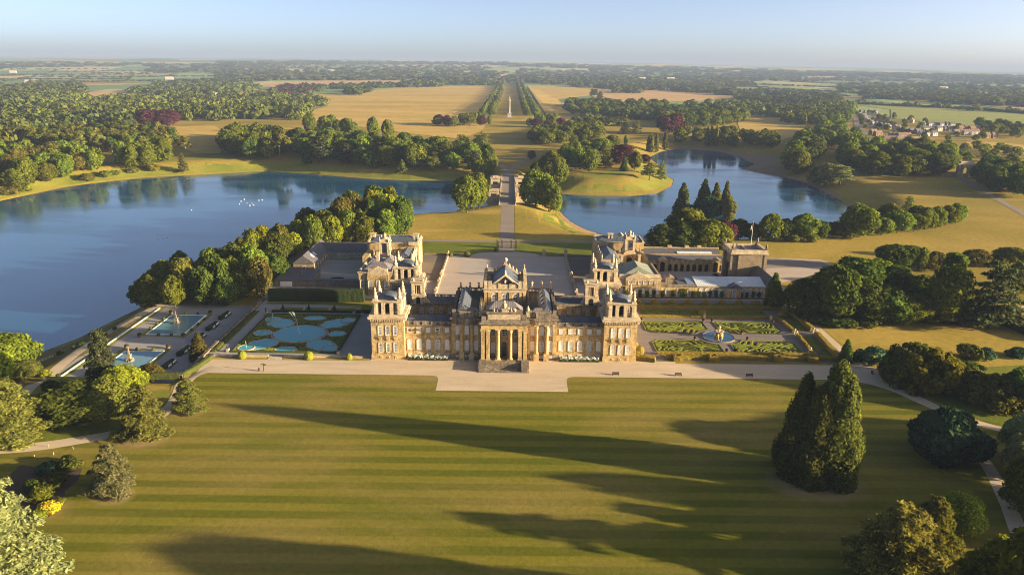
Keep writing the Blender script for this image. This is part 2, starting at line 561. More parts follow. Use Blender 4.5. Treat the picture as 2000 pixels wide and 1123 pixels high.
fpx('field', [(1150, 184), (1200, 175), (1270, 175), (1420, 182), (1450, 190), (1370, 198), (1300, 200), (1210, 203), (1170, 196)], 'stubble_field', 0.8, 70)
fpx('field', [(1620, 190), (1700, 192), (1800, 199), (1900, 206), (2050, 218), (2050, 212), (1920, 204), (1800, 197), (1700, 189), (1600, 186)], 'stubble_field', 0.8, 70)
fpx('field', [(1664, 206), (1740, 205), (1830, 210), (1930, 217), (2060, 226), (2060, 262), (1960, 252), (1880, 246), (1780, 236), (1740, 232), (1740, 215), (1690, 208)], 'green_field', 0.6, 60)
fpx('field', [(1440, 240), (1480, 231), (1535, 230), (1580, 240), (1560, 265), (1500, 280), (1450, 268)], 'dry_field', 0.3)
fpx('field', [(1885, 278), (1940, 278), (2060, 290), (2060, 315), (1960, 300), (1900, 290)], 'dry_field', 0.3)
fpx('field', [(555, 250), (640, 256), (660, 268), (640, 292), (560, 290), (540, 268)], 'dry_field', 0.3)
fpx('field', [(330, 248), (420, 246), (440, 262), (430, 300), (380, 300), (350, 285), (345, 262)], 'dry_field', 0.3)
fpx('avenue_grass', [(940, 262), (1060, 262), (1040, 220), (1020, 166), (980, 166), (962, 215)], 'park_grass', 0.4)
# the slopes around the water
fpx('lakeside_bank', [(345, 310), (430, 303), (520, 318), (620, 322), (700, 334), (800, 340), (880, 340), (960, 338), (960, 349), (890, 351), (800, 351), (720, 347), (640, 341), (520, 333), (400, 339), (280, 345), (200, 353), (130, 362), (60, 377), (0, 390), (-80, 410), (-80, 395), (0, 372), (90, 350), (170, 335), (180, 312), (260, 318)], 'bank_grass', 0.06, 8)
fpx('lakeside_bank', [(1090, 352), (1150, 338), (1210, 330), (1260, 322), (1290, 335), (1312, 352), (1300, 365), (1270, 372), (1200, 376), (1140, 377), (1090, 372)], 'bank_grass', 0.06, 8)
fpx('park_lawn', [(805, 470), (976, 468), (980, 392), (930, 398), (890, 416), (845, 420), (812, 421), (790, 440)], 'park_grass', 0.04, 8)
fpx('park_lawn', [(1005, 392), (1040, 392), (1082, 420), (1115, 440), (1160, 460), (1200, 466), (1220, 472), (1005, 469)], 'park_grass', 0.045, 8)
fpx('rough_grass', [(1062, 416), (1085, 418), (1110, 440), (1140, 455), (1120, 456), (1085, 440), (1060, 430)], 'green_grass', 0.07, 6)
# mud left bare by the low water
fpx('mud_shore', [(1096, 414), (1112, 431), (1140, 446), (1180, 459), (1230, 467), (1225, 471), (1172, 464), (1132, 450), (1104, 433), (1092, 418)], 'mud', 0.09, 5)
fpx('mud_shore', [(1290, 298), (1330, 290), (1400, 296), (1440, 305), (1474, 321), (1450, 331), (1480, 338), (1525, 345), (1533, 338), (1532, 306), (1480, 302), (1420, 294), (1380, 290), (1330, 286), (1270, 300)], 'mud', 0.09, 8)
fpx('mud_shore', [(1525, 345), (1560, 353), (1600, 370), (1640, 390), (1658, 405), (1690, 412), (1690, 402), (1650, 385), (1600, 362), (1560, 348), (1530, 340)], 'mud', 0.09, 6)
fpx('mud_shore', [(1092, 379), (1150, 382), (1230, 383), (1282, 379), (1312, 364), (1316, 352), (1320, 356), (1318, 368), (1290, 383), (1230, 387), (1100, 384)], 'mud', 0.1, 5)
fpx('meadow', [(75, 690), (215, 628), (300, 596), (320, 598), (230, 660), (150, 700), (95, 742), (40, 760), (20, 722)], 'meadow_slope', 0.06, 5)
fpx('meadow', [(1600, 405), (1700, 408), (1780, 390), (1900, 372), (1960, 400), (2100, 470), (2100, 500), (1860, 505), (1800, 470), (1600, 470), (1420, 474), (1430, 505), (1600, 512), (2100, 512), (2200, 420), (1880, 345), (1700, 340), (1650, 360)], 'park_grass', 0.045, 15)

# palace grounds: base turf, then lawn, gravel, paths (each sheet a few millimetres above the last)
drape('lawn', [(-200, 60), (220, 60), (220, 231), (-105, 231), (-109, 224), (-116, 212), (-132, 200), (-200, 192)], 'striped_lawn', 0.03, 8)
# ================================================================ mesh builder for built things
WO = {}                                             # world origin of every parent

def root(name, label, cat, loc=(0, 0, 0), group=None):
    o = empty(name, loc)
    tag(o, label, cat, group)
    WO[o.name] = Vector(loc)
    return o

class MB:
    def __init__(s):
        s.v, s.f, s.mi, s.sm = [], [], [], []
    def add(s, vs, fs, m=0, smooth=False):
        n = len(s.v)
        s.v += [tuple(map(float, p)) for p in vs]
        s.f += [tuple(i + n for i in f) for f in fs]
        s.mi += [m] * len(fs); s.sm += [smooth] * len(fs)
        return s
    def box(s, x0, x1, y0, y1, z0, z1, m=0):
        if x0 > x1: x0, x1 = x1, x0
        if y0 > y1: y0, y1 = y1, y0
        return s.add([(x0, y0, z0), (x1, y0, z0), (x1, y1, z0), (x0, y1, z0), (x0, y0, z1), (x1, y0, z1), (x1, y1, z1), (x0, y1, z1)],
                     [(0, 3, 2, 1), (4, 5, 6, 7), (0, 1, 5, 4), (1, 2, 6, 5), (2, 3, 7, 6), (3, 0, 4, 7)], m)
    def prism(s, poly, z0, z1, m=0, top=None):
        """vertical walls over a counter-clockwise outline"""
        a = sum(poly[i][0] * poly[(i + 1) % len(poly)][1] - poly[(i + 1) % len(poly)][0] * poly[i][1] for i in range(len(poly)))
        if a < 0: poly = poly[::-1]
        n = len(poly)
        vs = [(p[0], p[1], z0) for p in poly] + [(p[0], p[1], z1) for p in poly]
        s.add(vs, [(i, (i + 1) % n, n + (i + 1) % n, n + i) for i in range(n)], m)
        s.add(vs, [tuple(range(n, 2 * n))], m if top is None else top)
        return s.add(vs, [tuple(range(n))[::-1]], m)
    def prism_y(s, poly, y0, y1, m=0):
        """outline in x, z pushed along y (pediments, arches)"""
        n = len(poly)
        vs = [(p[0], y0, p[1]) for p in poly] + [(p[0], y1, p[1]) for p in poly]
        s.add(vs, [tuple(range(n))], m); s.add(vs, [tuple(range(n, 2 * n))[::-1]], m)
        return s.add(vs, [(i, n + i, n + (i + 1) % n, (i + 1) % n) for i in range(n)], m)
    def prism_x(s, poly, x0, x1, m=0):
        n = len(poly)
        vs = [(x0, p[0], p[1]) for p in poly] + [(x1, p[0], p[1]) for p in poly]
        s.add(vs, [tuple(range(n))], m); s.add(vs, [tuple(range(n, 2 * n))[::-1]], m)
        return s.add(vs, [(i, n + i, n + (i + 1) % n, (i + 1) % n) for i in range(n)], m)
    def hip(s, x0, x1, y0, y1, z0, z1, inset=None, m=0, g0=False, g1=False):
        """hipped (or, with g0 / g1, gabled) roof, ridge along the longer side"""
        if (x1 - x0) >= (y1 - y0):
            h = (y1 - y0) / 2 if inset is None else inset
            ym = (y0 + y1) / 2
            a, b_ = (x0 + (0 if g0 else h), ym, z1), (x1 - (0 if g1 else h), ym, z1)
            return s.add([(x0, y0, z0), (x1, y0, z0), (x1, y1, z0), (x0, y1, z0), a, b_], [(0, 1, 5, 4), (1, 2, 5), (2, 3, 4, 5), (3, 0, 4), (3, 2, 1, 0)], m)
        h = (x1 - x0) / 2 if inset is None else inset
        xm = (x0 + x1) / 2
        a, b_ = (xm, y0 + (0 if g0 else h), z1), (xm, y1 - (0 if g1 else h), z1)
        return s.add([(x0, y0, z0), (x1, y0, z0), (x1, y1, z0), (x0, y1, z0), a, b_], [(0, 1, 4), (1, 2, 5, 4), (2, 3, 5), (3, 0, 4, 5), (3, 2, 1, 0)], m)
    def lathe(s, cx, cy, prof, seg=12, m=0, smooth=True, sx=1.0, sy=1.0, ph=0.0):
        vs, fs = [], []
        for r, z in prof:
            for k in range(seg):
                a = 2 * pi * (k + ph) / seg
                vs.append((cx + r * cos(a) * sx, cy + r * sin(a) * sy, z))
        for i in range(len(prof) - 1):
            for k in range(seg):
                k2 = (k + 1) % seg
                fs.append((i * seg + k, i * seg + k2, (i + 1) * seg + k2, (i + 1) * seg + k))
        s.add(vs, fs, m, smooth)
        n = len(s.v)
        s.v += vs[-seg:]
        s.f.append(tuple(range(n, n + seg))); s.mi.append(m); s.sm.append(False)
        return s
    def tube(s, p, q, r0, r1=None, seg=6, m=0):
        p, q = Vector(p), Vector(q)
        r1 = r0 if r1 is None else r1
        d = (q - p).normalized()
        a = d.orthogonal().normalized(); b_ = d.cross(a)
        vs = [p + (a * cos(2 * pi * k / seg) + b_ * sin(2 * pi * k / seg)) * r0 for k in range(seg)] + [q + (a * cos(2 * pi * k / seg) + b_ * sin(2 * pi * k / seg)) * r1 for k in range(seg)]
        return s.add(vs, [(k, (k + 1) % seg, seg + (k + 1) % seg, seg + k) for k in range(seg)] + [tuple(range(seg, 2 * seg))], m, True)
    def build(s, name, mats, parent=None, local=False):
        me = bpy.data.meshes.new(name)
        o0 = Vector((0, 0, 0))
        if parent is not None and not local: o0 = WO.get(parent.name, o0)
        me.from_pydata([(p[0] - o0.x, p[1] - o0.y, p[2] - o0.z) for p in s.v], [], s.f)
        for m_ in (mats if isinstance(mats, (list, tuple)) else [mats]): me.materials.append(M[m_] if isinstance(m_, str) else m_)
        me.polygons.foreach_set('material_index', s.mi)
        me.polygons.foreach_set('use_smooth', s.sm)
        me.update()
        o = link(name, me, parent)
        WO[o.name] = o0
        return o

# materials of built things
def stone(name, a, b_, dark, course=0.42, stain=(0.5, 0.72)):
    b = NB(name)
    g = b.n('NewGeometry')
    sp = b.n('SeparateXYZ'); b.l(g.outputs['Position'], sp.inputs[0])
    cb = b.n('CombineXYZ')
    b.l(b.math('ADD', sp.outputs['X'], sp.outputs['Y']), cb.inputs[0]); b.l(sp.outputs['Z'], cb.inputs[1])
    br = b.n('TexBrick')
    br.inputs['Scale'].default_value = 1.0
    br.inputs['Brick Width'].default_value = 1.1
    br.inputs['Row Height'].default_value = course
    br.inputs['Mortar Size'].default_value = 0.012
    br.inputs['Color1'].default_value = (0.78, 0.78, 0.78, 1)
    br.inputs['Color2'].default_value = (1.16, 1.14, 1.1, 1)
    br.inputs['Mortar'].default_value = (0.62, 0.6, 0.58, 1)
    b.l(cb.outputs[0], br.inputs['Vector'])
    v = b.pos()
    col = b.ramp(b.noise(v, 0.35, 6, 0.65), [(0.3, b_), (0.68, a)])
    col = b.mix(1.0, col, br.outputs['Color'], 'MULTIPLY')
    st = b.noise(b.pos((1.3, 1.3, 0.3)), 0.8, 7, 0.75, 0.5)
    col = b.mix(b.ramp(st, [(stain[0], 0.0), (stain[1], 0.8)]), col, dark)
    M[name] = b.done(col, 0.9, 0.12, b.bump(b.noise(v, 3.0, 4, 0.7), 0.35, 0.06))
stone('gold_stone', (0.54, 0.395, 0.18), (0.42, 0.295, 0.125), (0.12, 0.092, 0.062), 0.42, (0.46, 0.66))
stone('pale_stone', (0.54, 0.44, 0.29), (0.41, 0.325, 0.21), (0.16, 0.13, 0.1), 0.5)
stone('grey_stone', (0.34, 0.28, 0.2), (0.22, 0.18, 0.125), (0.07, 0.06, 0.05), 0.5, (0.4, 0.6))
stone('rubble_stone', (0.29, 0.225, 0.145), (0.21, 0.165, 0.11), (0.09, 0.075, 0.055), 0.25)
simple('carved_stone', (0.5, 0.4, 0.27), (0.27, 0.21, 0.14), 1.6, 0.9, 0.1, 0.4)
simple('flat_paving', (0.36, 0.3, 0.23), (0.24, 0.2, 0.155), 0.8, 0.9, 0.1)

def lead(name, a, b_, gap=0.75, rough=0.5):
    b = NB(name)
    v = b.pos()
    col = b.ramp(b.noise(v, 0.5, 6, 0.65), [(0.3, b_), (0.7, a)])
    wv = b.n('TexWave', wave_type='BANDS', bands_direction='X')
    wv.inputs['Scale'].default_value = 0.31 / gap
    b.l(v, wv.inputs['Vector'])
    f = b.ramp(wv.outputs['Fac'], [(0.9, 0.0), (0.97, 1.0)])
    col = b.mix(1.0, col, b.ramp(f, [(0.0, 1.0), (1.0, 1.45)]), 'MULTIPLY')
    M[name] = b.done(col, rough, 0.4, b.bump(f, 0.5, 0.08))
lead('lead_roof', (0.078, 0.09, 0.112), (0.045, 0.054, 0.07))
lead('lead_roof_warm', (0.17, 0.15, 0.145), (0.1, 0.092, 0.095))
lead('slate_roof', (0.095, 0.09, 0.095), (0.058, 0.056, 0.062), 0.4, 0.6)
lead('copper_roof', (0.2, 0.21, 0.15), (0.14, 0.15, 0.11), 0.8, 0.6)
lead('glass_roof', (0.5, 0.54, 0.56), (0.4, 0.44, 0.47), 0.8, 0.3)
lead('tile_roof', (0.2, 0.125, 0.08), (0.13, 0.085, 0.06), 0.4, 0.8)
simple('white_paint', (0.78, 0.76, 0.72), (0.66, 0.64, 0.6), 2.0, 0.5)
simple('pale_pane', (0.62, 0.6, 0.58), (0.5, 0.49, 0.48), 0.5, 0.25, 0.5)  # even pale colour for the white-looking panes
M['dark_glass'] = NB('dark_glass').done((0.02, 0.026, 0.036), 0.06, 0.5)
M['sky_glass'] = NB('sky_glass').done((0.16, 0.22, 0.28), 0.06, 0.6)
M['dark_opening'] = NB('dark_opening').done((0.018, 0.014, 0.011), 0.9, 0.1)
simple('dark_iron', (0.025, 0.025, 0.027), None, 3.0, 0.45)
simple('dark_wood', (0.05, 0.028, 0.016), (0.03, 0.018, 0.011), 2.0, 0.7)
simple('oak_wood', (0.11, 0.07, 0.035), (0.07, 0.045, 0.024), 2.0, 0.6)
simple('bronze', (0.05, 0.05, 0.04), (0.03, 0.035, 0.03), 3.0, 0.5)
simple('gilded', (0.55, 0.38, 0.1), (0.4, 0.27, 0.07), 3.0, 0.35, 0.5, 0.0, 0.6)
simple('green_paint', (0.02, 0.07, 0.05), None, 2.0, 0.5)
simple('white_render', (0.42, 0.38, 0.33), (0.32, 0.29, 0.25), 0.7, 0.85)
simple('sage_render', (0.3, 0.31, 0.22), (0.22, 0.23, 0.17), 0.7, 0.85)
simple('red_brick', (0.22, 0.12, 0.08), (0.15, 0.085, 0.06), 0.9, 0.85)
simple('red_paint', (0.4, 0.03, 0.03), None, 2.0, 0.4)
simple('clock_blue', (0.06, 0.14, 0.25), (0.04, 0.1, 0.19), 2.0, 0.5)

def leafmat(name, a, b_, trans=0.4, hue=0.05, val=0.5, obj_scale=0.25):
    a, b_ = tuple(min(0.85, x * 1.5) for x in a), tuple(min(0.8, x * 1.5) for x in b_)
    """foliage: each copy differs a little, clumps differ, single leaf sprays differ"""
    b = NB(name)
    oi = b.n('ObjectInfo'); g = b.n('NewGeometry')
    v = b.n('TexCoord').outputs['Object']
    f = b.noise(v, obj_scale, 3, 0.6)
    col = b.ramp(f, [(0.33, b_), (0.67, a)])
    hs = b.n('HueSaturation')
    b.l(col, hs.inputs['Color'])
    b.l(b.math('ADD', 0.497 - hue * 0.65, b.math('MULTIPLY', oi.outputs['Random'], hue)), hs.inputs['Hue'])
    vv = b.math('ADD', 0.72, b.math('MULTIPLY', oi.outputs['Random'], val))
    vv = b.math('MULTIPLY', vv, b.math('ADD', 0.55, b.math('MULTIPLY', g.outputs['Random Per Island'], 0.9)))
    b.l(vv, hs.inputs['Value'])
    d = b.n('BsdfDiffuse'); t = b.n('BsdfTranslucent'); mx = b.n('MixShader')
    b.l(hs.outputs[0], d.inputs[0])
    tc = b.mix(1.0, hs.outputs[0], (1.15, 1.25, 0.55), 'MULTIPLY')
    b.l(tc, t.inputs[0])
    mx.inputs[0].default_value = trans
    b.l(d.outputs[0], mx.inputs[1]); b.l(t.outputs[0], mx.inputs[2])
    b.l(mx.outputs[0], b.out.inputs[0])
    M[name] = b.m
leafmat('leaf_green', (0.1, 0.122, 0.013), (0.058, 0.08, 0.01))
leafmat('leaf_dark', (0.058, 0.08, 0.013), (0.036, 0.054, 0.01))
leafmat('leaf_bright', (0.16, 0.18, 0.014), (0.105, 0.13, 0.011))
leafmat('leaf_olive', (0.115, 0.112, 0.02), (0.068, 0.074, 0.014))
leafmat('leaf_gold', (0.14, 0.122, 0.01), (0.055, 0.06, 0.008), 0.3, 0.01, 0.2)
leafmat('leaf_cedar', (0.15, 0.16, 0.034), (0.09, 0.105, 0.024))
leafmat('leaf_bluecedar', (0.17, 0.18, 0.07), (0.115, 0.13, 0.052))
leafmat('leaf_darkcedar', (0.06, 0.072, 0.03), (0.038, 0.048, 0.022))
leafmat('leaf_cypress', (0.08, 0.08, 0.016), (0.045, 0.05, 0.013))
leafmat('leaf_copper', (0.062, 0.02, 0.022), (0.036, 0.013, 0.016), 0.2, 0.02)
leafmat('leaf_straw', (0.17, 0.15, 0.036), (0.1, 0.095, 0.022))
leafmat('leaf_spruce', (0.032, 0.062, 0.03), (0.02, 0.042, 0.022), 0.15)
leafmat('leaf_white', (0.8, 0.78, 0.66), (0.6, 0.6, 0.45), 0.1, 0.01, 0.1)
leafmat('leaf_yellow', (0.55, 0.42, 0.02), (0.4, 0.33, 0.02), 0.1, 0.01, 0.1)
simple('bark', (0.11, 0.085, 0.06), (0.06, 0.047, 0.035), 1.5, 0.9, 0.1, 0.5, obj=True)
simple('pale_bark', (0.2, 0.16, 0.12), (0.12, 0.1, 0.075), 1.5, 0.9, 0.1, 0.5, obj=True)

def hedgemat(name, a, b_):
    b = NB(name)
    v = b.pos()
    f = b.noise(v, 0.5, 6, 0.7)
    col = b.ramp(f, [(0.3, b_), (0.7, a)])
    f2 = b.noise(v, 4.0, 4, 0.75)
    col = b.mix(1.0, col, b.ramp(f2, [(0.3, 0.6), (0.7, 1.3)]), 'MULTIPLY')
    M[name] = b.done(col, 0.9, 0.1, b.bump(f2, 1.0, 0.25))
hedgemat('hedge_green', (0.075, 0.085, 0.018), (0.045, 0.056, 0.013))
hedgemat('hedge_dark', (0.036, 0.05, 0.014), (0.022, 0.034, 0.01))
hedgemat('hedge_gold', (0.24, 0.17, 0.02), (0.15, 0.115, 0.016))
hedgemat('hedge_lime', (0.2, 0.2, 0.02), (0.13, 0.14, 0.016))
hedgemat('box_green', (0.16, 0.175, 0.018), (0.11, 0.13, 0.014))

# ================================================================ grounds round the palace
drape('gravel_terrace', [(-104.5, 242.3), (-103.6, 230.2), (-25, 230.2), (-23.2, 229.7), (-22.4, 228.2), (-22.2, 226), (-22.2, 218.2), (20.3, 218.2), (20.3, 226),
      (20.5, 228.2), (21.3, 229.7), (23, 230.2), (112, 230.2), (117, 229.3), (121.5, 226.5), (125, 222.6), (128, 218), (133.2, 222.5), (130, 228), (130.5, 233), (131, 238), (128, 243),
      (126, 247), (122, 243), (60, 243), (60, 244.6), (40, 244.6), (40, 246.5), (-40, 246.5), (-47, 244.6), (-48, 242.3)], 'terrace_gravel', 0.045)
strip('gravel_path', [(-101, 236.5, 12.0), (-104, 229, 5.5), (-104, 221, 4.6), (-101.9, 212, 4.2), (-100.9, 203, 4.2), (-103, 194, 4.4), (-108.5, 187.5, 4.6), (-116, 183.5, 4.8), (-126, 179.5, 5.0), (-140, 177, 5.2), (-175, 172, 5.4)], 4.5, 'path_gravel', 0.055)
strip('gravel_path', [(129, 222, 6.0), (132.6, 212, 4.6), (138, 202, 4.2), (145, 195.5, 3.8), (152, 191, 3.4)], 4.2, 'path_gravel', 0.055)
strip('gravel_path', [(136, 203, 3.0), (131.5, 188, 3.0), (127.5, 172.5, 3.4), (122, 157, 3.6), (117, 145, 3.8), (112, 132, 3.8)], 3.6, 'path_gravel', 0.05)
strip('gravel_path', [(126.5, 243, 4.0), (124.8, 254, 3.4), (125, 268, 3.2), (125.3, 281, 3.0), (125.6, 300, 3.0), (126.5, 318, 3.4)], 3.2, 'path_gravel', 0.05)
strip('gravel_path', [(204, 316, 3.0), (230, 313, 3.0), (300, 305, 3.0)], 3.0, 'path_gravel', 0.05)
# shady lawn and beds on the left, dry circles under the big trees
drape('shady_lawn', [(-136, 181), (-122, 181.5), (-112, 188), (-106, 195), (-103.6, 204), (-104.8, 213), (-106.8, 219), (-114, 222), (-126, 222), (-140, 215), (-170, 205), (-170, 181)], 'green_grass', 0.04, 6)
drape('planting_bed', [(-124, 170), (-118, 168.5), (-112.5, 172), (-107.5, 168.3), (-105.5, 163), (-106, 158), (-103, 153), (-103.5, 147), (-107, 143.5), (-116, 148), (-124, 158)], 'soil', 0.05)

# east lawns
drape('east_lawn', [(127.5, 246), (127, 305), (135, 300), (180, 292), (215, 290), (330, 280), (330, 200), (152, 194), (137, 208), (133, 222), (134, 240)], 'park_grass', 0.035, 12)
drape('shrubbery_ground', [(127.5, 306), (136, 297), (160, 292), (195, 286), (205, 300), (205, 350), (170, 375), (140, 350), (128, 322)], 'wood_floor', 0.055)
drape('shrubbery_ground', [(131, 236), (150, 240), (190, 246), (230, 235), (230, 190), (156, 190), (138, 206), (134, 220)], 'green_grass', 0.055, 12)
drape('mown_strip', [(208, 300), (300, 285), (300, 262), (215, 280)], 'green_grass', 0.07)

# north forecourt
drape('court_lawn', [(-60, 394), (-22, 394), (-20, 395), (-15, 400), (-5.2, 404), (4.2, 404), (13, 400.5), (18.5, 395), (22, 394), (48, 395), (52, 426), (-56, 426)], 'green_grass', 0.03)
drape('great_court', [(-32.5, 290), (31.5, 290), (31.5, 394), (19.4, 394), (15, 400), (4.4, 404), (-5.4, 404), (-16, 400), (-21, 394), (-32.5, 394)], 'court_gravel', 0.04)
for x0, x1 in ((-24, -8.6), (6.6, 21.9)):
    drape('court_grass_panel', rectp(x0, x1, 352, 383.5), 'court_paving', 0.055)
for x0, x1 in ((-48, -33.2), (32.2, 46)):
    drape('side_yard', rectp(x0, x1, 341, 394), 'shaded_yard_ground', 0.035)
    drape('side_yard_gravel', rectp(x0, x1, 292, 341), 'court_gravel', 0.035)
strip('drive', [(-0.8, 402, 8.8), (-0.8, 430, 9.0), (-0.8, 480, 9.0), (-1.0, 540, 9.2), (-1.2, 560, 9.2)], 9.0, 'drive_tarmac', 0.06, n=3)
strip('cross_road', [(-90, 431), (-40, 429), (0, 429), (40, 430), (80, 432), (100, 436)], 5.0, 'drive_tarmac', 0.05)
drape('kitchen_yard', rectp(-112, -48, 314, 396), 'court_paving', 0.03, 5)
drape('wood_edge_track', [(-112, 340), (-120, 380), (-116, 398), (-96, 398), (-104, 360), (-107, 340)], 'drive_tarmac', 0.08, 5)
drape('stable_yard', rectp(48, 132, 318, 398), 'court_gravel', 0.03)
drape('east_yard', [(124, 306), (126, 325), (130, 345), (142, 352), (160, 362), (176, 381), (171, 394), (140, 396), (120, 398), (118, 330), (118, 306)], 'court_gravel', 0.05)
drape('east_yard_tarmac', [(132, 374), (172, 379), (170, 391), (134, 390)], 'drive_tarmac', 0.06)
strip('park_road', [G2(1870, 344), G2(1910, 368), G2(1960, 396), G2(2010, 424), G2(2080, 470)], 6.0, 'drive_tarmac', 0.08)

# ---- upper water terrace
drape('upper_terrace_path', [(-106, 242.3), (-48, 242.3), (-48, 293.4), (-60, 300), (-106, 312)], 'lower_gravel', 0.03)
drape('terrace_verge', rectp(-103.6, -83.6, 242.4, 244.4), 'park_grass', 0.075)
drape('terrace_verge', rectp(-78.6, -48.5, 242.4, 244.4), 'park_grass', 0.075)
drape('terrace_verge', rectp(-105.8, -103.4, 250, 296), 'green_grass', 0.05)
drape('hedged_lawn', rectp(-96, -64, 296, 300.5), 'green_grass', 0.05)
drape('hedged_lawn', rectp(-62, -48.5, 296, 305), 'green_grass', 0.05)
drape('hedge_verge', rectp(-104, -55, 305, 307.6), 'green_grass', 0.05)
# ---- lower water terrace
drape('lower_terrace_path', rectp(-155, -107.4, 226, 312), 'lower_gravel', 0.035, 6)
drape('terrace_verge', rectp(-152.4, -148.6, 230, 308), 'bank_grass', 0.055, 6)
strip('lower_path', [(-152, 312), (-157, 285), (-158, 262), (-156, 240), (-153, 225), (-150, 212)], 4.2, 'path_gravel', 0.09)

# ================================================================ gardens
def hedge(name, pts, wd, h, mat, label=None, group=None, z=None, parent=None, closed=False, seed=0, cat='hedge', round_=0.12):
    """a clipped hedge swept along a line"""
    rs = np.random.RandomState(seed + 11)
    pts = [np.array(p[:2], float) for p in pts]
    c = []
    n = len(pts)
    for i in range(n if closed else n - 1):
        a, b_ = pts[i], pts[(i + 1) % n]
        k = max(1, int(np.linalg.norm(b_ - a) / 0.8))
        for t in range(k): c.append(a + (b_ - a) * t / k)
    if not closed: c.append(pts[-1])
    prof = [(-0.5, 0.0), (-0.52, 0.5), (-0.48, 0.9), (-0.36, 1.0), (0.0, 1.02), (0.36, 1.0), (0.48, 0.9), (0.52, 0.5), (0.5, 0.0)]
    m = MB()
    vs, fs = [], []
    N = len(c)
    for i, p in enumerate(c):
        a = c[i - 1] if (i or closed) else c[0]
        b_ = c[(i + 1) % N] if (i < N - 1 or closed) else c[-1]
        d = b_ - a; d = d / (np.linalg.norm(d) + 1e-9)
        # mitre
        base = gz(p[0], p[1]) if z is None else z
        for s_, hh in prof:
            j = rs.uniform(-1, 1, 3) * min(0.09, wd * 0.07)
            vs.append((p[0] - d[1] * s_ * wd + j[0], p[1] + d[0] * s_ * wd + j[1], base + hh * h + (j[2] if hh > 0 else -0.05)))
    K = len(prof)
    for i in range(N if closed else N - 1):
        for k in range(K - 1):
            q = (i + 1) % N
            fs.append((i * K + k, q * K + k, q * K + k + 1, i * K + k + 1)[::-1])
    if not closed:
        fs.append(tuple(range(K))[::-1]); fs.append(tuple((N - 1) * K + k for k in range(K)))
    m.add(vs, fs, 0, False)
    o = m.build(name, mat, parent)
    if label: tag(o, label, cat, group)
    return o

def dome(name, x, y, r, h, mat, label, group=None, prof=None, seed=0, z=0.0, cat='topiary'):
    rs = np.random.RandomState(seed)
    m = MB()
    prof = prof or [(0.86, 0), (1, 0.2), (0.99, 0.42), (0.88, 0.66), (0.66, 0.86), (0.34, 0.97), (0.03, 1.0)]
    m.lathe(x, y, [(a * r, z + b_ * h) for a, b_ in prof], 18, 0, False)
    m.v = [(p[0] + rs.uniform(-1, 1) * 0.06 * r, p[1] + rs.uniform(-1, 1) * 0.06 * r, p[2] + (rs.uniform(-1, 1) * 0.04 * h if p[2] > z + 0.01 else 0)) for p in m.v]
    o = m.build(name, mat)
    return tag(o, label, cat, group)

def parterre(name, x0, x1, y0, y1, inside, phase, label, group, h=0.45, res=0.24, freq=7.0, mats=('box_green', 'soil'), flip=(1, 1), centre=(0, 0), cat='parterre'):
    """low box hedging clipped into scrolls over dark soil, as one relief"""
    nx_, ny_ = int((x1 - x0) / res), int((y1 - y0) / res)
    X, Y = np.meshgrid(np.linspace(x0, x1, nx_ + 1), np.linspace(y0, y1, ny_ + 1))
    u, v = (X - centre[0]) * flip[0], (Y - centre[1]) * flip[1]
    w1 = np.sin(u * 0.62 + phase) * 1.7 + np.sin(v * 0.85 - u * 0.3 + phase * 2) * 1.6
    w2 = np.cos(v * 0.8 - phase) * 1.6 + np.sin(u * 0.55 + v * 0.4) * 1.7
    f = np.sin((np.hypot((u + w1) * 0.42, (v + w2) * 0.62) + 0.35 * np.sin(u * 0.5 + phase) * np.cos(v * 0.6)) * freq * 0.8 + 0.8 * np.arctan2(v + w2, u + w1))
    ins = inside(X, Y)
    up = (f > -0.05) & (ins > 0.9)
    up |= (ins > 0.0) & (ins < 0.5)
    Z = np.where(up, h, 0.03)
    Xj = X + np.random.RandomState(3).uniform(-1, 1, X.shape) * 0.05
    Yj = Y + np.random.RandomState(5).uniform(-1, 1, X.shape) * 0.05
    V = np.stack([Xj, Yj, Z + np.random.RandomState(7).uniform(-0.03, 0.03, X.shape)], -1).reshape(-1, 3)
    ii = np.arange((nx_ + 1) * (ny_ + 1)).reshape(ny_ + 1, nx_ + 1)
    F = np.stack([ii[:-1, :-1], ii[:-1, 1:], ii[1:, 1:], ii[1:, :-1]], -1).reshape(-1, 4)
    cnt = (up[:-1, :-1].astype(int) + up[:-1, 1:] + up[1:, 1:] + up[1:, :-1]).reshape(-1)
    insf = (np.minimum(np.minimum(ins[:-1, :-1], ins[:-1, 1:]), np.minimum(ins[1:, 1:], ins[1:, :-1])) > 0).reshape(-1)
    F, cnt = F[insf], cnt[insf]
    r = root(name, label, cat, ((x0 + x1) / 2, (y0 + y1) / 2, 0), group)
    off = np.array([(x0 + x1) / 2, (y0 + y1) / 2, -0.05])
    for nm, sel, mt in (('clipped_scrolls', cnt >= 1, mats[0]), ('soil', cnt < 1, mats[1])):
        Fs = F[sel]
        if len(Fs) == 0: continue
        used, inv = np.unique(Fs, return_inverse=True)
        o = link(nm, mesh_np(nm, V[used] - off, inv.reshape(-1, 4), [M[mt]]), r)
        if nm == 'soil': tag(o, kind='stuff')
    return r

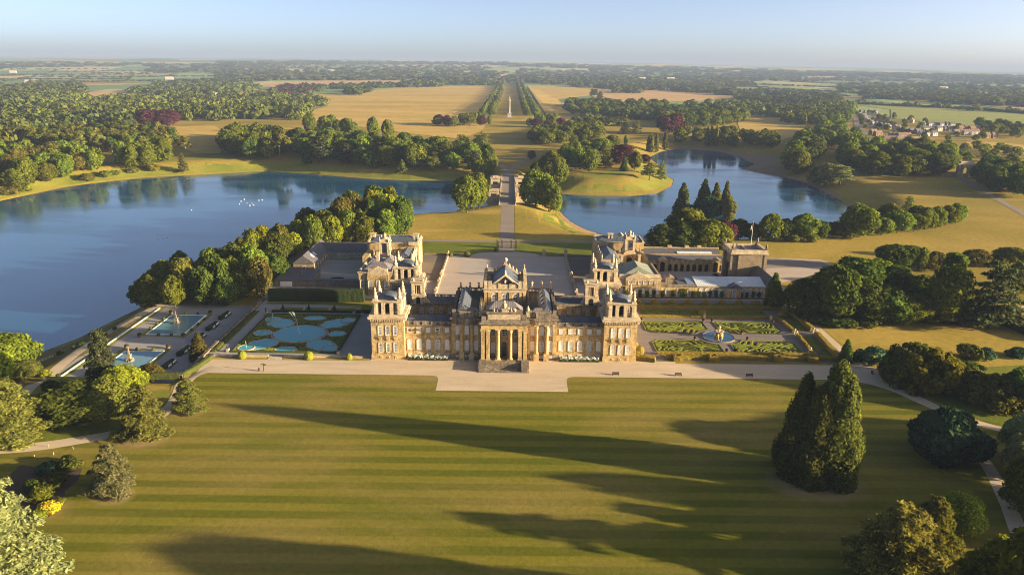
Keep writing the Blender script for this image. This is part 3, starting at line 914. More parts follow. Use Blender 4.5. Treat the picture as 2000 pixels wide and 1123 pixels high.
# --- Water parterre
PX, PY = -79.3, 268.6
pools = [('round', PX, PY, 9.9, 9.4, 0.0)]
def inside_rect(X, Y, r): return np.minimum(np.minimum(X - r[0], r[1] - X), np.minimum(Y - r[2], r[3] - Y))
lobes = []
for sx in (-1, 1):
    for sy in (-1, 1):
        lobes.append((PX + sx * 11.0, PY + sy * 11.9, 6.2, 4.7, sx * sy * 0.8))
        lobes.append((PX + sx * 15.3, PY + sy * 15.6, 3.0, 3.2, 0))
sides = [(PX + 1.2, PY + 18.0, 4.4, 2.6), (PX - 0.6, PY - 16.6, 4.0, 2.6), (PX - 14.4, PY + 0.4, 3.5, 3.0), (PX + 14.2, PY + 0.2, 3.4, 3.0)]
def pool_depth(X, Y):
    d = np.hypot((X - PX) / 9.9, (Y - PY) / 9.4) - 1
    for cx, cy_, a, c, t in lobes:
        uu = (X - cx) * cos(t) + (Y - cy_) * sin(t); vv = -(X - cx) * sin(t) + (Y - cy_) * cos(t)
        d = np.minimum(d, np.hypot(uu / a, vv / c) - 1)
    for cx, cy_, a, c in sides: d = np.minimum(d, np.hypot((X - cx) / a, (Y - cy_) / c) - 1)
    return d
_wr = (-98.2, -60.8, 249.2, 290.2)
def ins_w(X, Y):
    a = inside_rect(X, Y, _wr)
    p = pool_depth(X, Y) * 6
    return np.where(p < 0.45, -1, np.minimum(a, np.maximum(p, 0.6)))
parterre('water_parterre', *_wr, ins_w, 0.7, 'sheet of low dark box scrollwork surrounding the scalloped turquoise pools left of the palace', None, 0.4, 0.24, 7.5, ('box_green', 'soil'), (1, 1), (PX, PY))
hedge('box_edging', rectp(-98.4, -60.6, 249.0, 290.4), 0.7, 0.7, 'hedge_green', 'low box hedge framing the scalloped turquoise pools as a rectangle', closed=True)

def ellipse(cx, cy_, a, c, t=0.0, n=36, a0=0.0, a1=2 * pi, wob=0.0, k=8):
    o = []
    for i in range(n):
        q = a0 + (a1 - a0) * i / n
        r = 1 + wob * cos(k * q)
        x, y = a * r * cos(q), c * r * sin(q)
        o.append((cx + x * cos(t) - y * sin(t), cy_ + x * sin(t) + y * cos(t)))
    return o

def pool(name, outline, label, group=None, mat='pool_water', rimw=0.45, rimh=0.28, wz=0.2, z=0.0, rim='pale_stone', cat='pool'):
    cx = sum(p[0] for p in outline) / len(outline); cy_ = sum(p[1] for p in outline) / len(outline)
    r = root(name, label, cat, (cx, cy_, z), group)
    m = MB()
    m.add([(p[0], p[1], z + wz) for p in outline], [tuple(range(len(outline)))])
    o = m.build('water', mat, r)
    m = MB()
    n = len(outline)
    vs = []
    for i in range(n):
        a, b_ = np.array(outline[i - 1]), np.array(outline[(i + 1) % n])
        d = b_ - a; d = d / (np.linalg.norm(d) + 1e-9)
        nrm = np.array([d[1], -d[0]])
        if np.dot(nrm, np.array(outline[i]) - (cx, cy_)) < 0: nrm = -nrm
        p = np.array(outline[i]); q = p + nrm * rimw
        vs += [(p[0], p[1], z), (p[0], p[1], z + rimh), (q[0], q[1], z + rimh), (q[0], q[1], z)]
    fs = []
    for i in range(n):
        j = (i + 1) % n
        for k in range(3): fs.append((i * 4 + k, i * 4 + k + 1, j * 4 + k + 1, j * 4 + k))
    m.add(vs, fs)
    m.build('rim', rim, r)
    return r

_b = NB('spray_water')
_t = _b.n('BsdfTransparent'); _d = _b.n('BsdfDiffuse'); _d.inputs[0].default_value = (0.85, 0.88, 0.9, 1); _x = _b.n('MixShader')
_x.inputs[0].default_value = 0.5
_b.l(_t.outputs[0], _x.inputs[1]); _b.l(_d.outputs[0], _x.inputs[2]); _b.l(_x.outputs[0], _b.out.inputs[0])
M['spray'] = _b.m
pool('round_pool', ellipse(PX, PY, 9.5, 9.0, 0, 72, wob=0.035, k=8), 'largest round turquoise pool with a tall fountain jet at its middle')
names = [('front', 'left'), ('front', 'left'), ('back', 'left'), ('back', 'left'), ('front', 'right'), ('front', 'right'), ('back', 'right'), ('back', 'right')]
LB = {0: 'front left', 2: 'back left', 4: 'front right', 6: 'back right'}
for i in range(0, 8, 2):
    cx, cy_, a, c, t = lobes[i]
    pool('shell_pool', ellipse(cx, cy_, a - 0.3, c - 0.3, t, 48, wob=0.075, k=7), 'shell shaped turquoise pool at the %s corner of the water parterre' % LB[i], 'shell shaped corner pools')
    cx, cy_, a, c, t = lobes[i + 1]
    pool('basin_pool', ellipse(cx, cy_, 2.7, 2.7, 0, 28), 'small raised round basin with a short jet, %s corner of the water parterre' % LB[i], 'raised corner basins', rimh=0.42, wz=0.34)
    jt = MB()
    rs = np.random.RandomState(i)
    jt.lathe(cx, cy_, [(0.06, 0.34), (0.04, 1.6), (0.09, 2.3), (0.02, 2.9)], 6)
    tag(jt.build('fountain_jet', 'spray'), 'short white water jet rising from the %s corner basin' % LB[i], 'fountain jet', 'corner basin jets')
for (cx, cy_, a, c), nm in zip(sides, ('back', 'front', 'left', 'right')):
    pool('side_pool', ellipse(cx, cy_, a - 0.3, c - 0.3, 0, 40, wob=0.06, k=6), 'small scalloped turquoise pool at the %s side of the big round pool' % nm, 'small scalloped side pools')
jt = MB()
rs = np.random.RandomState(8)
for k in range(7):
    t0 = rs.uniform(0, 2 * pi)
    p = Vector((PX, PY - 0.4, 0.2)); vx, vy = -0.32 + 0.1 * cos(t0), 0.08 * sin(t0)
    for j in range(7):
        t = (j + 1) / 7
        q = Vector((PX + vx * 7 * t * 1.2, PY - 0.4 + vy * 8 * t, 0.2 + 9.2 * (1.7 * t - 0.75 * t * t)))
        jt.tube(p, q, 0.016 + 0.003 * j, 0.019 + 0.003 * j, 5)
        p = q
jt.lathe(PX, PY - 0.4, [(0.3, 0.1), (0.25, 0.5), (0.1, 0.8)], 8)
tag(jt.build('fountain_jet', 'spray'), 'tall slanting fountain spray over the largest round pool', 'fountain jet')
# ================================================================ foliage
def leaf_quads(c, nrm, size, rs, stretch=1.25, jit=0.0):
    """one small leaf spray (a quad) at every point, facing roughly along its normal"""
    n = len(c)
    nrm = nrm + rs.normal(size=(n, 3)) * jit
    nrm = nrm / (np.linalg.norm(nrm, axis=1, keepdims=True) + 1e-9)
    t = rs.normal(size=(n, 3))
    t -= nrm * (t * nrm).sum(1, keepdims=True)
    t /= (np.linalg.norm(t, axis=1, keepdims=True) + 1e-9)
    b_ = np.cross(nrm, t)
    s = (size * rs.uniform(0.6, 1.35, n))[:, None]
    k = stretch
    q = np.stack([c - t * s * k - b_ * s * 0.45, c + t * s * 0.1 - b_ * s, c + t * s * k + b_ * s * 0.3, c - t * s * 0.1 + b_ * s], 1)
    return q.reshape(-1, 3), np.arange(n * 4).reshape(-1, 4)

def sample_lobes(lobes, n, rs, core=0.82, center=None, outward=0.25):
    """points over the outer skin of many overlapping ellipsoid lobes; lobes: (k, 6) centre and radii"""
    L = np.asarray(lobes, float)
    area = (L[:, 3] * L[:, 4] + L[:, 4] * L[:, 5] + L[:, 3] * L[:, 5])
    pr = area / area.sum()
    got_c, got_n = [], []
    tot = 0
    for _ in range(12):
        k = rs.choice(len(L), size=int(n * 1.6), p=pr)
        d = rs.normal(size=(len(k), 3)); d /= np.linalg.norm(d, axis=1, keepdims=True)
        r = rs.uniform(0.72, 1.2, len(k))[:, None]
        c = L[k, :3] + d * L[k, 3:] * r
        nn = d / L[k, 3:]; nn /= np.linalg.norm(nn, axis=1, keepdims=True)
        keep = np.ones(len(k), bool)
        for j in range(len(L)):
            q = ((c - L[j, :3]) / L[j, 3:])
            keep &= ((q * q).sum(1) > core * core) | (k == j)
        e_ = L[:, 3:].max() * 0.55
        hole = np.sin(c[:, 0] / e_ + 1.3 * np.sin(c[:, 2] / e_)) + np.sin(c[:, 1] / e_ * 1.1 + 0.7) + np.sin(c[:, 2] / e_ * 1.3 + 2.0 * np.sin(c[:, 0] / e_ * 0.8))
        keep &= ~((hole > 1.15) & (rs.uniform(size=len(k)) < 0.75))
        keep &= ~((nn[:, 2] < -0.35) & (rs.uniform(size=len(k)) < 0.6))
        got_c.append(c[keep]); got_n.append(nn[keep]); tot += keep.sum()
        if tot >= n: break
    c, nn = np.concatenate(got_c)[:n], np.concatenate(got_n)[:n]
    if center is not None:
        o = c - center; o /= (np.linalg.norm(o, axis=1, keepdims=True) + 1e-9)
        nn = nn + o * outward
    return c, nn

def lobes_round(rs, H, W, n, z0=0.14, top=1.0, rsz=(0.2, 0.34), shape=1.0, flat=0.85):
    """lobes over an egg-shaped envelope"""
    out = [(0, 0, H * (z0 + top) / 2, W * 0.33, W * 0.33, H * (top - z0) * 0.36)]
    zc, rz = H * (z0 + top) / 2, H * (top - z0) / 2
    for i in range(n):
        u = 1 - 2 * (i + 0.5) / n
        u = max(-1, min(1, u + rs.uniform(-0.12, 0.12)))
        a = i * 2.39996 + rs.uniform(-0.9, 0.9)
        s = sqrt(1 - u * u)
        r = W * rs.uniform(rsz[0] * 0.8, rsz[1] * 1.12) * (0.72 + 0.38 * s)
        wr = W / 2 - r * 0.78
        zz = zc + (rz - r * 0.7) * u
        if shape != 1.0: wr *= 1 - (shape - 1) * max(u, 0)
        k = rs.uniform(0.72, 1.12)
        out.append((cos(a) * s * wr * k, sin(a) * s * wr * k, zz, r, r, r * flat))
    return out

def limbs(rs, H, W, lobes, r0=0.35, base=0.35, n=7):
    m = MB()
    top = (rs.uniform(-0.1, 0.1), rs.uniform(-0.1, 0.1), H * 0.7)
    m.tube((0, 0, -0.4), (0, 0, H * base * 0.25), r0 * 1.35, r0, 8)
    m.tube((0, 0, H * base * 0.25), (0.05, 0.05, H * base), r0, r0 * 0.8, 8)
    m.tube((0.05, 0.05, H * base), top, r0 * 0.75, r0 * 0.25, 6)
    for j in range(n):
        L = lobes[1 + (j * max(1, (len(lobes) - 1) // n)) % (len(lobes) - 1)]
        zz = min(L[2] * 0.72, H * 0.62) * rs.uniform(0.7, 1.0)
        zz = max(zz, H * base * 0.6)
        m.tube((0, 0, zz), (L[0] * 0.92, L[1] * 0.92, L[2]), r0 * 0.42, r0 * 0.12, 5)
    return m

def mesh_mb(m, name, mats):
    me = bpy.data.meshes.new(name)
    me.from_pydata(m.v, [], m.f)
    for q in mats: me.materials.append(M[q])
    me.polygons.foreach_set('use_smooth', m.sm); me.update()
    return me

PROTO = {}
def fronds(rs, H, W, n, nb, droop=0.12, taper=0.75, rise=0.15, z0=0.08, width=0.3):
    """a cedar: tiers of flat, fan shaped branches with air between them"""
    C_, N_, lob = [], [], [(0, 0, H * 0.5, W * 0.1, W * 0.1, H * 0.3)]
    for i in range(nb):
        t = (i + 0.5) / nb
        z = H * (z0 + (0.97 - z0) * t)
        a = i * 2.39996 + rs.uniform(-0.5, 0.5)
        Lb = W * 0.5 * max(0.12, (1 - taper * t ** 1.3)) * rs.uniform(0.66, 1.1)
        m_ = max(6, int(n / nb * (Lb / (W * 0.33)) ** 1.2))
        s = rs.uniform(0.12, 1.0, m_) ** 0.8
        lat = rs.normal(size=m_) * width * Lb * (1.05 - s * 0.75) * np.minimum(1, s * 2.2)
        r = s * Lb + rs.normal(size=m_) * 0.12
        zz = z + rise * r - droop * r * r / Lb * 1.6 - np.abs(lat) * 0.12 + rs.normal(size=m_) * 0.16 - (rs.uniform(size=m_) < 0.25) * rs.uniform(0, 0.5, m_)
        C_.append(np.stack([r * cos(a) - lat * sin(a), r * sin(a) + lat * cos(a), zz], -1))
        N_.append(np.stack([0.35 * cos(a) + 0 * s, 0.35 * sin(a) + 0 * s, 0.9 + 0 * s], -1))
        lob.append((Lb * 0.8 * cos(a), Lb * 0.8 * sin(a), z, 1, 1, 1))
    return np.concatenate(C_), np.concatenate(N_), lob

def proto(kind, H, W, leaf, nleaf, mat, lobes_fn, seed, bark='bark', base=0.35, r0=0.35, jit=0.65, core=0.82, stretch=1.25, nl=7, outward=0.25, frond=None):
    rs = np.random.RandomState(seed)
    if frond is not None:
        c, nn, lobes = fronds(rs, H, W, nleaf, **frond)
    else:
        lobes = lobes_fn(rs)
        c, nn = sample_lobes(lobes, nleaf, rs, core, np.array([0, 0, H * 0.45]), outward)
    V, F = leaf_quads(c, nn, leaf, rs, stretch, jit)
    V[:, 2] = np.maximum(V[:, 2], 0.02)
    crown = (V, F)
    trunk = limbs(rs, H, W, lobes, r0, base, nl)
    PROTO.setdefault(kind, []).append(dict(H=H, W=W, crown=crown, trunk=trunk, mat=mat, bark=bark, me={}))

def cedar_lobes(H, W, n, rs, droop=0.0, taper=0.55):
    out = [(0, 0, H * 0.55, W * 0.1, W * 0.1, H * 0.34)]
    for i in range(n):
        t = (i + 0.5) / n
        z = H * (0.16 + 0.8 * t)
        a = i * 2.39996 + rs.uniform(-0.5, 0.5)
        rad = W * 0.5 * (1 - taper * t) * rs.uniform(0.5, 0.92)
        s = W * (0.24 - 0.1 * t) * rs.uniform(0.8, 1.2)
        out.append((cos(a) * rad * 0.75, sin(a) * rad * 0.75, z - droop * rad * 0.2, s, s, H * 0.035 * rs.uniform(0.8, 1.5)))
    return out

def spire_lobes(H, W, n, rs, power=0.7, zr=2.6):
    out = [(0, 0, H * 0.42, W * 0.3, W * 0.3, H * 0.4), (0, 0, H * 0.74, W * 0.15, W * 0.15, H * 0.25)]
    for i in range(n):
        t = rs.uniform(0.0, 0.88) ** 1.0
        rad = W * 0.5 * (1 - t) ** power * rs.uniform(0.78, 1.14)
        a = i * 2.39996 + rs.uniform(-0.3, 0.3)
        s = max(W * 0.075, rad * rs.uniform(0.2, 0.44))
        out.append((cos(a) * (rad - s * 0.75), sin(a) * (rad - s * 0.75), H * (0.06 + 0.86 * t), s, s, min(s * zr, H * 0.16)))
    return out

def pine_lobes(H, W, n, rs):
    out = [(0, 0, H * 0.8, W * 0.22, W * 0.22, H * 0.1)]
    for i in range(n):
        t = rs.uniform(0.45, 0.97)
        a = i * 2.39996
        rad = W * 0.5 * (1.15 - t) / 0.6 * rs.uniform(0.4, 0.9)
        s = W * rs.uniform(0.14, 0.24)
        out.append((cos(a) * rad, sin(a) * rad, H * t, s, s, s * 0.6))
    return out

BIG = 1.0
# close-up kinds (fine leaves), then mid-distance kinds, then far ones
for sd_ in range(3):
    proto('broad_near', 16, 15, 0.34, 9000, 'leaf_green', lambda rs: lobes_round(rs, 16, 15, 46, 0.04, 1.0, (0.13, 0.21)), 100 + sd_, base=0.3, jit=0.55)
for sd_ in range(5):
    fl = (0.9, 1.0, 1.1, 1.0, 0.95)[sd_]
    proto('broad', 20, 16, 0.5, 4200, 'leaf_green', lambda rs: lobes_round(rs, 20, 16, (44, 36, 50, 40, 46)[sd_], (0.06, 0.1, 0.05, 0.08, 0.12)[sd_], 1.0, (0.1, 0.21), 1.0 + 0.25 * (sd_ % 2), fl), 200 + sd_, jit=0.5)
for sd_ in range(2):
    proto('broad_tall', 24, 13, 0.5, 4000, 'leaf_green', lambda rs: lobes_round(rs, 24, 13, 46, 0.05, 1.0, (0.12, 0.23), 1.3), 240 + sd_, jit=0.5)
for sd_ in range(4):
    proto('broad_far', 20, 17, 0.95, 800, 'leaf_green', lambda rs: lobes_round(rs, 20, 17, 22, 0.05, 1.0, (0.13, 0.25), 1.0 + 0.2 * (sd_ % 2)), 300 + sd_, jit=0.45, nl=3)
for sd_ in range(2):
    proto('cedar_near', 16, 15, 0.145, 24000, 'leaf_cedar', None, 400 + sd_, 'pale_bark', 0.5, 0.4, 0.45, 0.7, 2.3, 14, 0.15, dict(nb=(74, 58)[sd_], droop=(0.16, 0.1)[sd_], taper=(0.7, 0.78)[sd_], rise=0.12, z0=(0.03, 0.06)[sd_]))
for sd_ in range(3):
    proto('cedar', 20, 18, 0.4, 3600, 'leaf_cedar', None, 430 + sd_, 'bark', 0.5, 0.45, 0.4, 0.7, 1.8, 10, 0.15, dict(nb=(40, 30, 46)[sd_], droop=0.08, taper=(0.55, 0.3, 0.75)[sd_], rise=0.14, z0=(0.1, 0.3, 0.06)[sd_]))
for sd_ in range(2):
    proto('cypress_near', 28, 13, 0.24, 22000, 'leaf_cypress', lambda rs: spire_lobes(28, 13, 150, rs, (0.85, 0.5)[sd_], 5.0), 460 + sd_, 'bark', 0.4, 0.5, 0.45, 0.8, 1.5, 5, 0.2)
for sd_ in range(2):
    proto('spire', 18, 6.5, 0.42, 2200, 'leaf_dark', lambda rs: spire_lobes(18, 6.5, 34, rs, 0.6, 2.6), 480 + sd_, 'bark', 0.4, 0.3, 0.45, 0.8, 1.5, 3, 0.2)
for sd_ in range(2):
    proto('poplar', 22, 5, 0.5, 1500, 'leaf_green', lambda rs: spire_lobes(22, 5.2, 26, rs, 0.35, 2.6), 500 + sd_, 'bark', 0.4, 0.3, 0.45, 0.8, 1.4, 3, 0.2)
for sd_ in range(3):
    proto('pine', 22, 10, 0.6, 1100, 'leaf_olive', lambda rs: pine_lobes(22, 10, 17, rs), 520 + sd_, 'pale_bark', 0.6, 0.28, 0.5, 0.75, 1.3, 6, 0.2)
for sd_ in range(2):
    proto('yew', 10, 18, 0.36, 7500, 'leaf_gold', lambda rs: lobes_round(rs, 10, 18, 95, -0.25, 1.0, (0.06, 0.105), 1.0, 1.35), 540 + sd_, base=0.3, jit=0.4, stretch=1.5)
proto('spruce_bush', 11, 14, 0.4, 9000, 'leaf_spruce', lambda rs: lobes_round(rs, 11, 14, 60, -0.1, 1.0, (0.1, 0.17), 1.2), 560, base=0.3, jit=0.6, stretch=2.2)
for sd_ in range(2):
    proto('airy', 14, 16, 0.14, 19000, 'leaf_straw', None, 580 + sd_, 'pale_bark', 0.3, 0.25, 0.8, 0.35, 2.8, 16, 0.3, dict(nb=64, droop=0.34, taper=0.72, rise=0.55, z0=0.1, width=0.24))
for sd_ in range(3):
    proto('bush', 3.0, 4.2, 0.2, 1100, 'leaf_green', lambda rs: lobes_round(rs, 3.0, 4.2, 16, -0.1, 1.0, (0.16, 0.26)), 600 + sd_, base=0.2, r0=0.08, jit=0.55)

KINDNAME = dict(broad_near='broadleaf_tree', broad='broadleaf_tree', broad_tall='broadleaf_tree', broad_far='broadleaf_tree', cedar_near='cedar_tree', cedar='cedar_tree', cypress_near='cypress_tree', spire='conifer_tree', poplar='poplar_tree', pine='pine_tree', yew='yew_tree', spruce_bush='spruce_tree', airy='feathery_tree', bush='shrub')
TREES = []
PENDING = []
NCOUNT = {}
def tree(kind, x, y, h, wd, label, group=None, mat=None, z=None, rz=None, parts=None, name=None, variant=None, cat=None):
    """one tree (or shrub): copies share their meshes"""
    L = PROTO[kind]
    k = (int(abs(x) * 3 + abs(y) * 7) if variant is None else variant) % len(L)
    p = L[k]
    mat = mat or p['mat']
    z = gz(x, y) if z is None else z
    rz = (x * 1.7 + y * 0.9) % 6.283 if rz is None else rz
    q_ = 0.1 * sin(x * 12.9 + y * 7.3)
    sc3 = (wd / p['W'] * (1 + q_), wd / p['W'] * (1 - q_), h / p['H'])
    if parts is None: parts = kind not in ('broad_far', 'bush')
    nm = name or ('copper_beech' if mat == 'leaf_copper' and kind.startswith('broad') else KINDNAME[kind])
    NCOUNT[nm] = NCOUNT.get(nm, 0) + 1
    cat = cat or ('shrub' if kind == 'bush' else 'tree')
    if parts:
        if ('c', mat) not in p['me']:
            p['me'][('c', mat)] = mesh_np('crown', p['crown'][0], p['crown'][1], [M[mat]])
        if 't' not in p['me']: p['me']['t'] = mesh_mb(p['trunk'], 'trunk', [p['bark']])
        r = empty(nm, (x, y, z), rz)
        r.scale = sc3
        link('trunk', p['me']['t'], r)
        link('crown', p['me'][('c', mat)], r)
    else:
        if ('s', mat) not in p['me']:
            V, F = p['crown']
            me = mesh_np(nm, V, F, [M[mat]])
            p['me'][('s', mat)] = me
        r = link(nm, p['me'][('s', mat)], None, (x, y, z), rz, sc3)
    tag(r, label, cat, group)
    TREES.append((kind, x, y, h, wd))
    return r
# --- topiary, walls and statues of the upper terrace
for px, py, r, h, l in ((470, 703, 1.6, 2.7, 'first lime green topiary dome beside the terrace, nearest the wooded end of the pools'),
                        (601, 704, 1.7, 2.8, 'middle lime green topiary dome of the three on the terrace verge'),
                        (681, 704, 1.15, 2.3, 'slimmest lime green topiary dome, closest to the palace corner tower')):
    x, y = G2(px, py)
    dome('topiary_dome', x, 243.5, r, h, 'hedge_lime', l, 'topiary domes on the terrace verge', seed=px)
for x0, x1, l in ((-103.5, -84.0, 'low stone wall between gravel terrace and pools, away from the palace'), (-78.4, -50.5, 'low stone wall between gravel terrace and pools, next to the palace tower')):
    m = MB(); m.box(x0, x1, 244.6, 245.1, 0, 0.62); m.box(x0 - 0.1, x1 + 0.1, 244.5, 245.2, 0.62, 0.74)
    tag(m.build('terrace_wall', 'pale_stone'), l, 'wall')
m = MB()
for i in range(4): m.box(-83.6, -78.8, 242.6 + i * 0.55, 244.9, 0.045, 0.2 + 0.02 * (3 - i) - 0.12 + i * 0.04)
tag(m.build('garden_steps', 'pale_stone'), 'short flight of pale stone steps between the two low terrace walls', 'steps')
# wall holding up the upper terrace
m = MB(); m.box(-107.25, -106.5, 226, 312, -3.1, 0.55); m.box(-107.4, -106.35, 226, 312, 0.55, 0.75)
for k in range(12): m.box(-107.55, -106.3, 226 + k * 7.8, 226.8 + k * 7.8, -3.1, 0.95)
tag(m.build('retaining_wall', 'rubble_stone'), 'long buttressed stone retaining wall between upper and lower water terraces', 'wall')
hedge('clipped_hedge', [(-105, 249), (-105, 294)], 1.3, 0.7, 'hedge_green', 'long low clipped hedge on top of the retaining wall of the upper terrace')
hedge('yew_hedge', [(-104, 310), (-62.5, 310.5)], 3.4, 5.4, 'hedge_dark', 'very tall dark yew hedge in front of the kitchen court', z=0)
hedge('clipped_hedge', [(-98, 294.4), (-64.5, 294.4)], 0.9, 0.9, 'hedge_dark', 'dark low clipped hedge behind the scalloped pools', z=0)
hedge('clipped_hedge', [(-63.0, 294.2), (-49, 294.2)], 1.2, 1.4, 'hedge_dark', 'short dark clipped hedge behind the pools, next to the palace', z=0)

def statue(m, x, y, z, h, ph=0.0):
    """a small draped standing figure, as carved stone"""
    s = h / 1.8
    m.lathe(x, y, [(0.3 * s, z), (0.32 * s, z + 0.1 * s), (0.24 * s, z + 0.7 * s), (0.26 * s, z + 0.98 * s), (0.3 * s, z + 1.3 * s), (0.24 * s, z + 1.45 * s), (0.09 * s, z + 1.5 * s), (0.08 * s, z + 1.55 * s), (0.13 * s, z + 1.65 * s), (0.11 * s, z + 1.76 * s), (0.02 * s, z + 1.82 * s)], 8, 0, True, 1.0, 0.75, ph)
    a = ph * 2
    m.tube((x + 0.24 * s * cos(a), y + 0.24 * s * sin(a), z + 1.4 * s), (x + 0.5 * s * cos(a), y + 0.42 * s * sin(a), z + 1.05 * s), 0.08 * s, 0.06 * s)
    m.tube((x + 0.5 * s * cos(a), y + 0.42 * s * sin(a), z + 1.05 * s), (x + 0.62 * s * cos(a), y + 0.6 * s * sin(a), z + 1.4 * s), 0.06 * s, 0.05 * s)
    m.tube((x - 0.24 * s * cos(a), y - 0.24 * s * sin(a), z + 1.4 * s), (x - 0.36 * s * cos(a), y - 0.3 * s * sin(a), z + 0.85 * s), 0.08 * s, 0.06 * s)

def pedestal(m, x, y, z, w_, h, mi=0):
    m.box(x - w_ * 0.62, x + w_ * 0.62, y - w_ * 0.62, y + w_ * 0.62, z, z + h * 0.16, mi)
    m.box(x - w_ * 0.5, x + w_ * 0.5, y - w_ * 0.5, y + w_ * 0.5, z + h * 0.16, z + h * 0.86, mi)
    m.box(x - w_ * 0.62, x + w_ * 0.62, y - w_ * 0.62, y + w_ * 0.62, z + h * 0.86, z + h, mi)

def garden_statue(x, y, z, label, group, fig='bronze', h=1.9, ph_=1.2, w_=0.9):
    r = root('garden_statue', label, 'statue', (x, y, z), group)
    m = MB(); pedestal(m, x, y, z, w_, ph_); m.build('pedestal', 'pale_stone', r)
    m = MB(); statue(m, x, y, z + ph_, h, x); m.build('figure', fig, r)
for x, y, l in ((-99.4, 290.9, 'back corner away from the palace'), (-100.0, 249.4, 'front corner away from the palace'), (-59.6, 290.6, 'back corner next to the palace'), (-60.0, 248.2, 'front corner next to the palace')):
    garden_statue(x, y, 0, 'dark figure on pedestal at the %s of the pools' % l, 'statues at the corners of the water parterre')
for px, l in ((550, 'first'), (601, 'middle'), (651, 'last')):
    x, y = G2(px, 605)
    dome('cone_topiary', x + 0.6, 297.6, 0.75, 2.6, 'hedge_dark', '%s small dark cone topiary on the hedged lawn behind the pools' % l, 'dark cone topiaries', [(0.8, 0), (1, 0.12), (0.75, 0.4), (0.4, 0.72), (0.05, 1)], px)
    r = root('urn_pedestal', '%s pale stone plinth with urn on the hedged lawn behind the pools' % l, 'pedestal', (x - 0.9, 295.6, 0), 'plinths on the hedged lawn')
    m = MB(); pedestal(m, x - 0.9, 295.6, 0, 0.8, 1.5); m.build('base', 'pale_stone', r)
    m = MB(); m.lathe(x - 0.9, 295.6, [(0.2, 1.5), (0.12, 1.65), (0.4, 2.0), (0.42, 2.2)], 10); m.build('urn', 'carved_stone', r)

# --- lower water terrace
LZ = -3.0
pool('long_pool', [(-141, 274), (-127, 274), (-127.4, 297.4), (-141.2, 297.2)], 'rectangular pool with a dark obelisk and rocks on the lower terrace', 'rectangular pools of the lower terrace', 'basin_water', 0.5, 0.32, 0.2, LZ, 'white_paint')
pool('long_pool', [(-141, 232), (-126.6, 232), (-126.8, 256.6), (-140.2, 255.8)], 'rectangular pool with a warm stone rock fountain, partly behind tall trees', 'rectangular pools of the lower terrace', 'basin_water', 0.5, 0.32, 0.2, LZ, 'white_paint')
for y0, y1 in ((272.2, 299), (230.4, 258.2)):
    for x0, x1, ya, yb in ((-143.4, -141.6, y0, y1), (-126.3, -124.8, y0, y1), (-141.5, -126.4, y0, y0 + 1.3), (-141.5, -126.4, y1 - 1.2, y1)):
        drape('pool_verge', rectp(x0, x1, ya, yb), 'bank_grass', 0.06)
def rock_fountain(x, y, mat, label, hh):
    r = root('rock_fountain', label, 'fountain', (x, y, LZ))
    rs = np.random.RandomState(int(y))
    m = MB()
    for k in range(9):
        a = k * 0.7; rr = rs.uniform(0.5, 1.7)
        bx, by, s = x + rr * cos(a), y + rr * sin(a), rs.uniform(0.35, 0.75)
        m.lathe(bx, by, [(s, LZ), (s * 1.05, LZ + s * 0.6), (s * 0.6, LZ + s * 1.2), (0.05, LZ + s * 1.35)], 7, 0, False, 1, rs.uniform(0.7, 1.2), k * 0.3)
    m.build('rocks', mat, r)
    m = MB()
    pedestal(m, x, y, LZ + 1.0, 1.2, 1.6)
    m.add([(x - 0.3, y - 0.3, LZ + 2.6), (x + 0.3, y - 0.3, LZ + 2.6), (x + 0.3, y + 0.3, LZ + 2.6), (x - 0.3, y + 0.3, LZ + 2.6), (x, y, LZ + 2.6 + hh)] , [(0, 1, 4), (1, 2, 4), (2, 3, 4), (3, 0, 4)])
    m.build('obelisk', mat, r)
rock_fountain(-135, 287, 'grey_stone', 'dark rock pile carrying a slim obelisk in the farther long pool', 3.4)
rock_fountain(-134.5, 247, 'rubble_stone', 'warm stone rock pile carrying a slim obelisk in the long pool near the trees', 3.4)
for k, (x, y) in enumerate(((-142.5, 271.2), (-125.6, 271.5), (-142.6, 299.2), (-126, 299.4), (-126, 259.2), (-141.5, 259), (-150.5, 231))):
    r = root('planter', '%s red brown planter at a pool corner on the lower terrace' % ('first second third fourth fifth sixth seventh'.split()[k]), 'planter', (x, y, LZ), 'planters at the pool corners')
    m = MB(); m.lathe(x, y, [(0.55, LZ), (0.75, LZ + 0.2), (0.6, LZ + 0.35), (0.85, LZ + 0.9), (0.9, LZ + 1.0)], 10); m.build('pot', 'red_brick', r)
    m = MB(); m.lathe(x, y, [(0.8, LZ + 1.0), (0.9, LZ + 1.3), (0.5, LZ + 1.7), (0.05, LZ + 1.8)], 9, 0, False); m.build('plant', 'hedge_dark', r)
for k, (x, y) in enumerate(((-142.5, 280), (-142.5, 286), (-142.5, 292), (-125.5, 279), (-125.5, 285.5), (-125.5, 292), (-136, 273), (-131, 273), (-136, 298.6), (-131, 298.6), (-137, 257.6), (-131, 257.6))):
    dome('box_ball', x, y, 0.6, 1.1, 'hedge_green', 'small clipped green bush on the verge of a long pool', 'small clipped bushes round the long pools', seed=k, z=LZ)
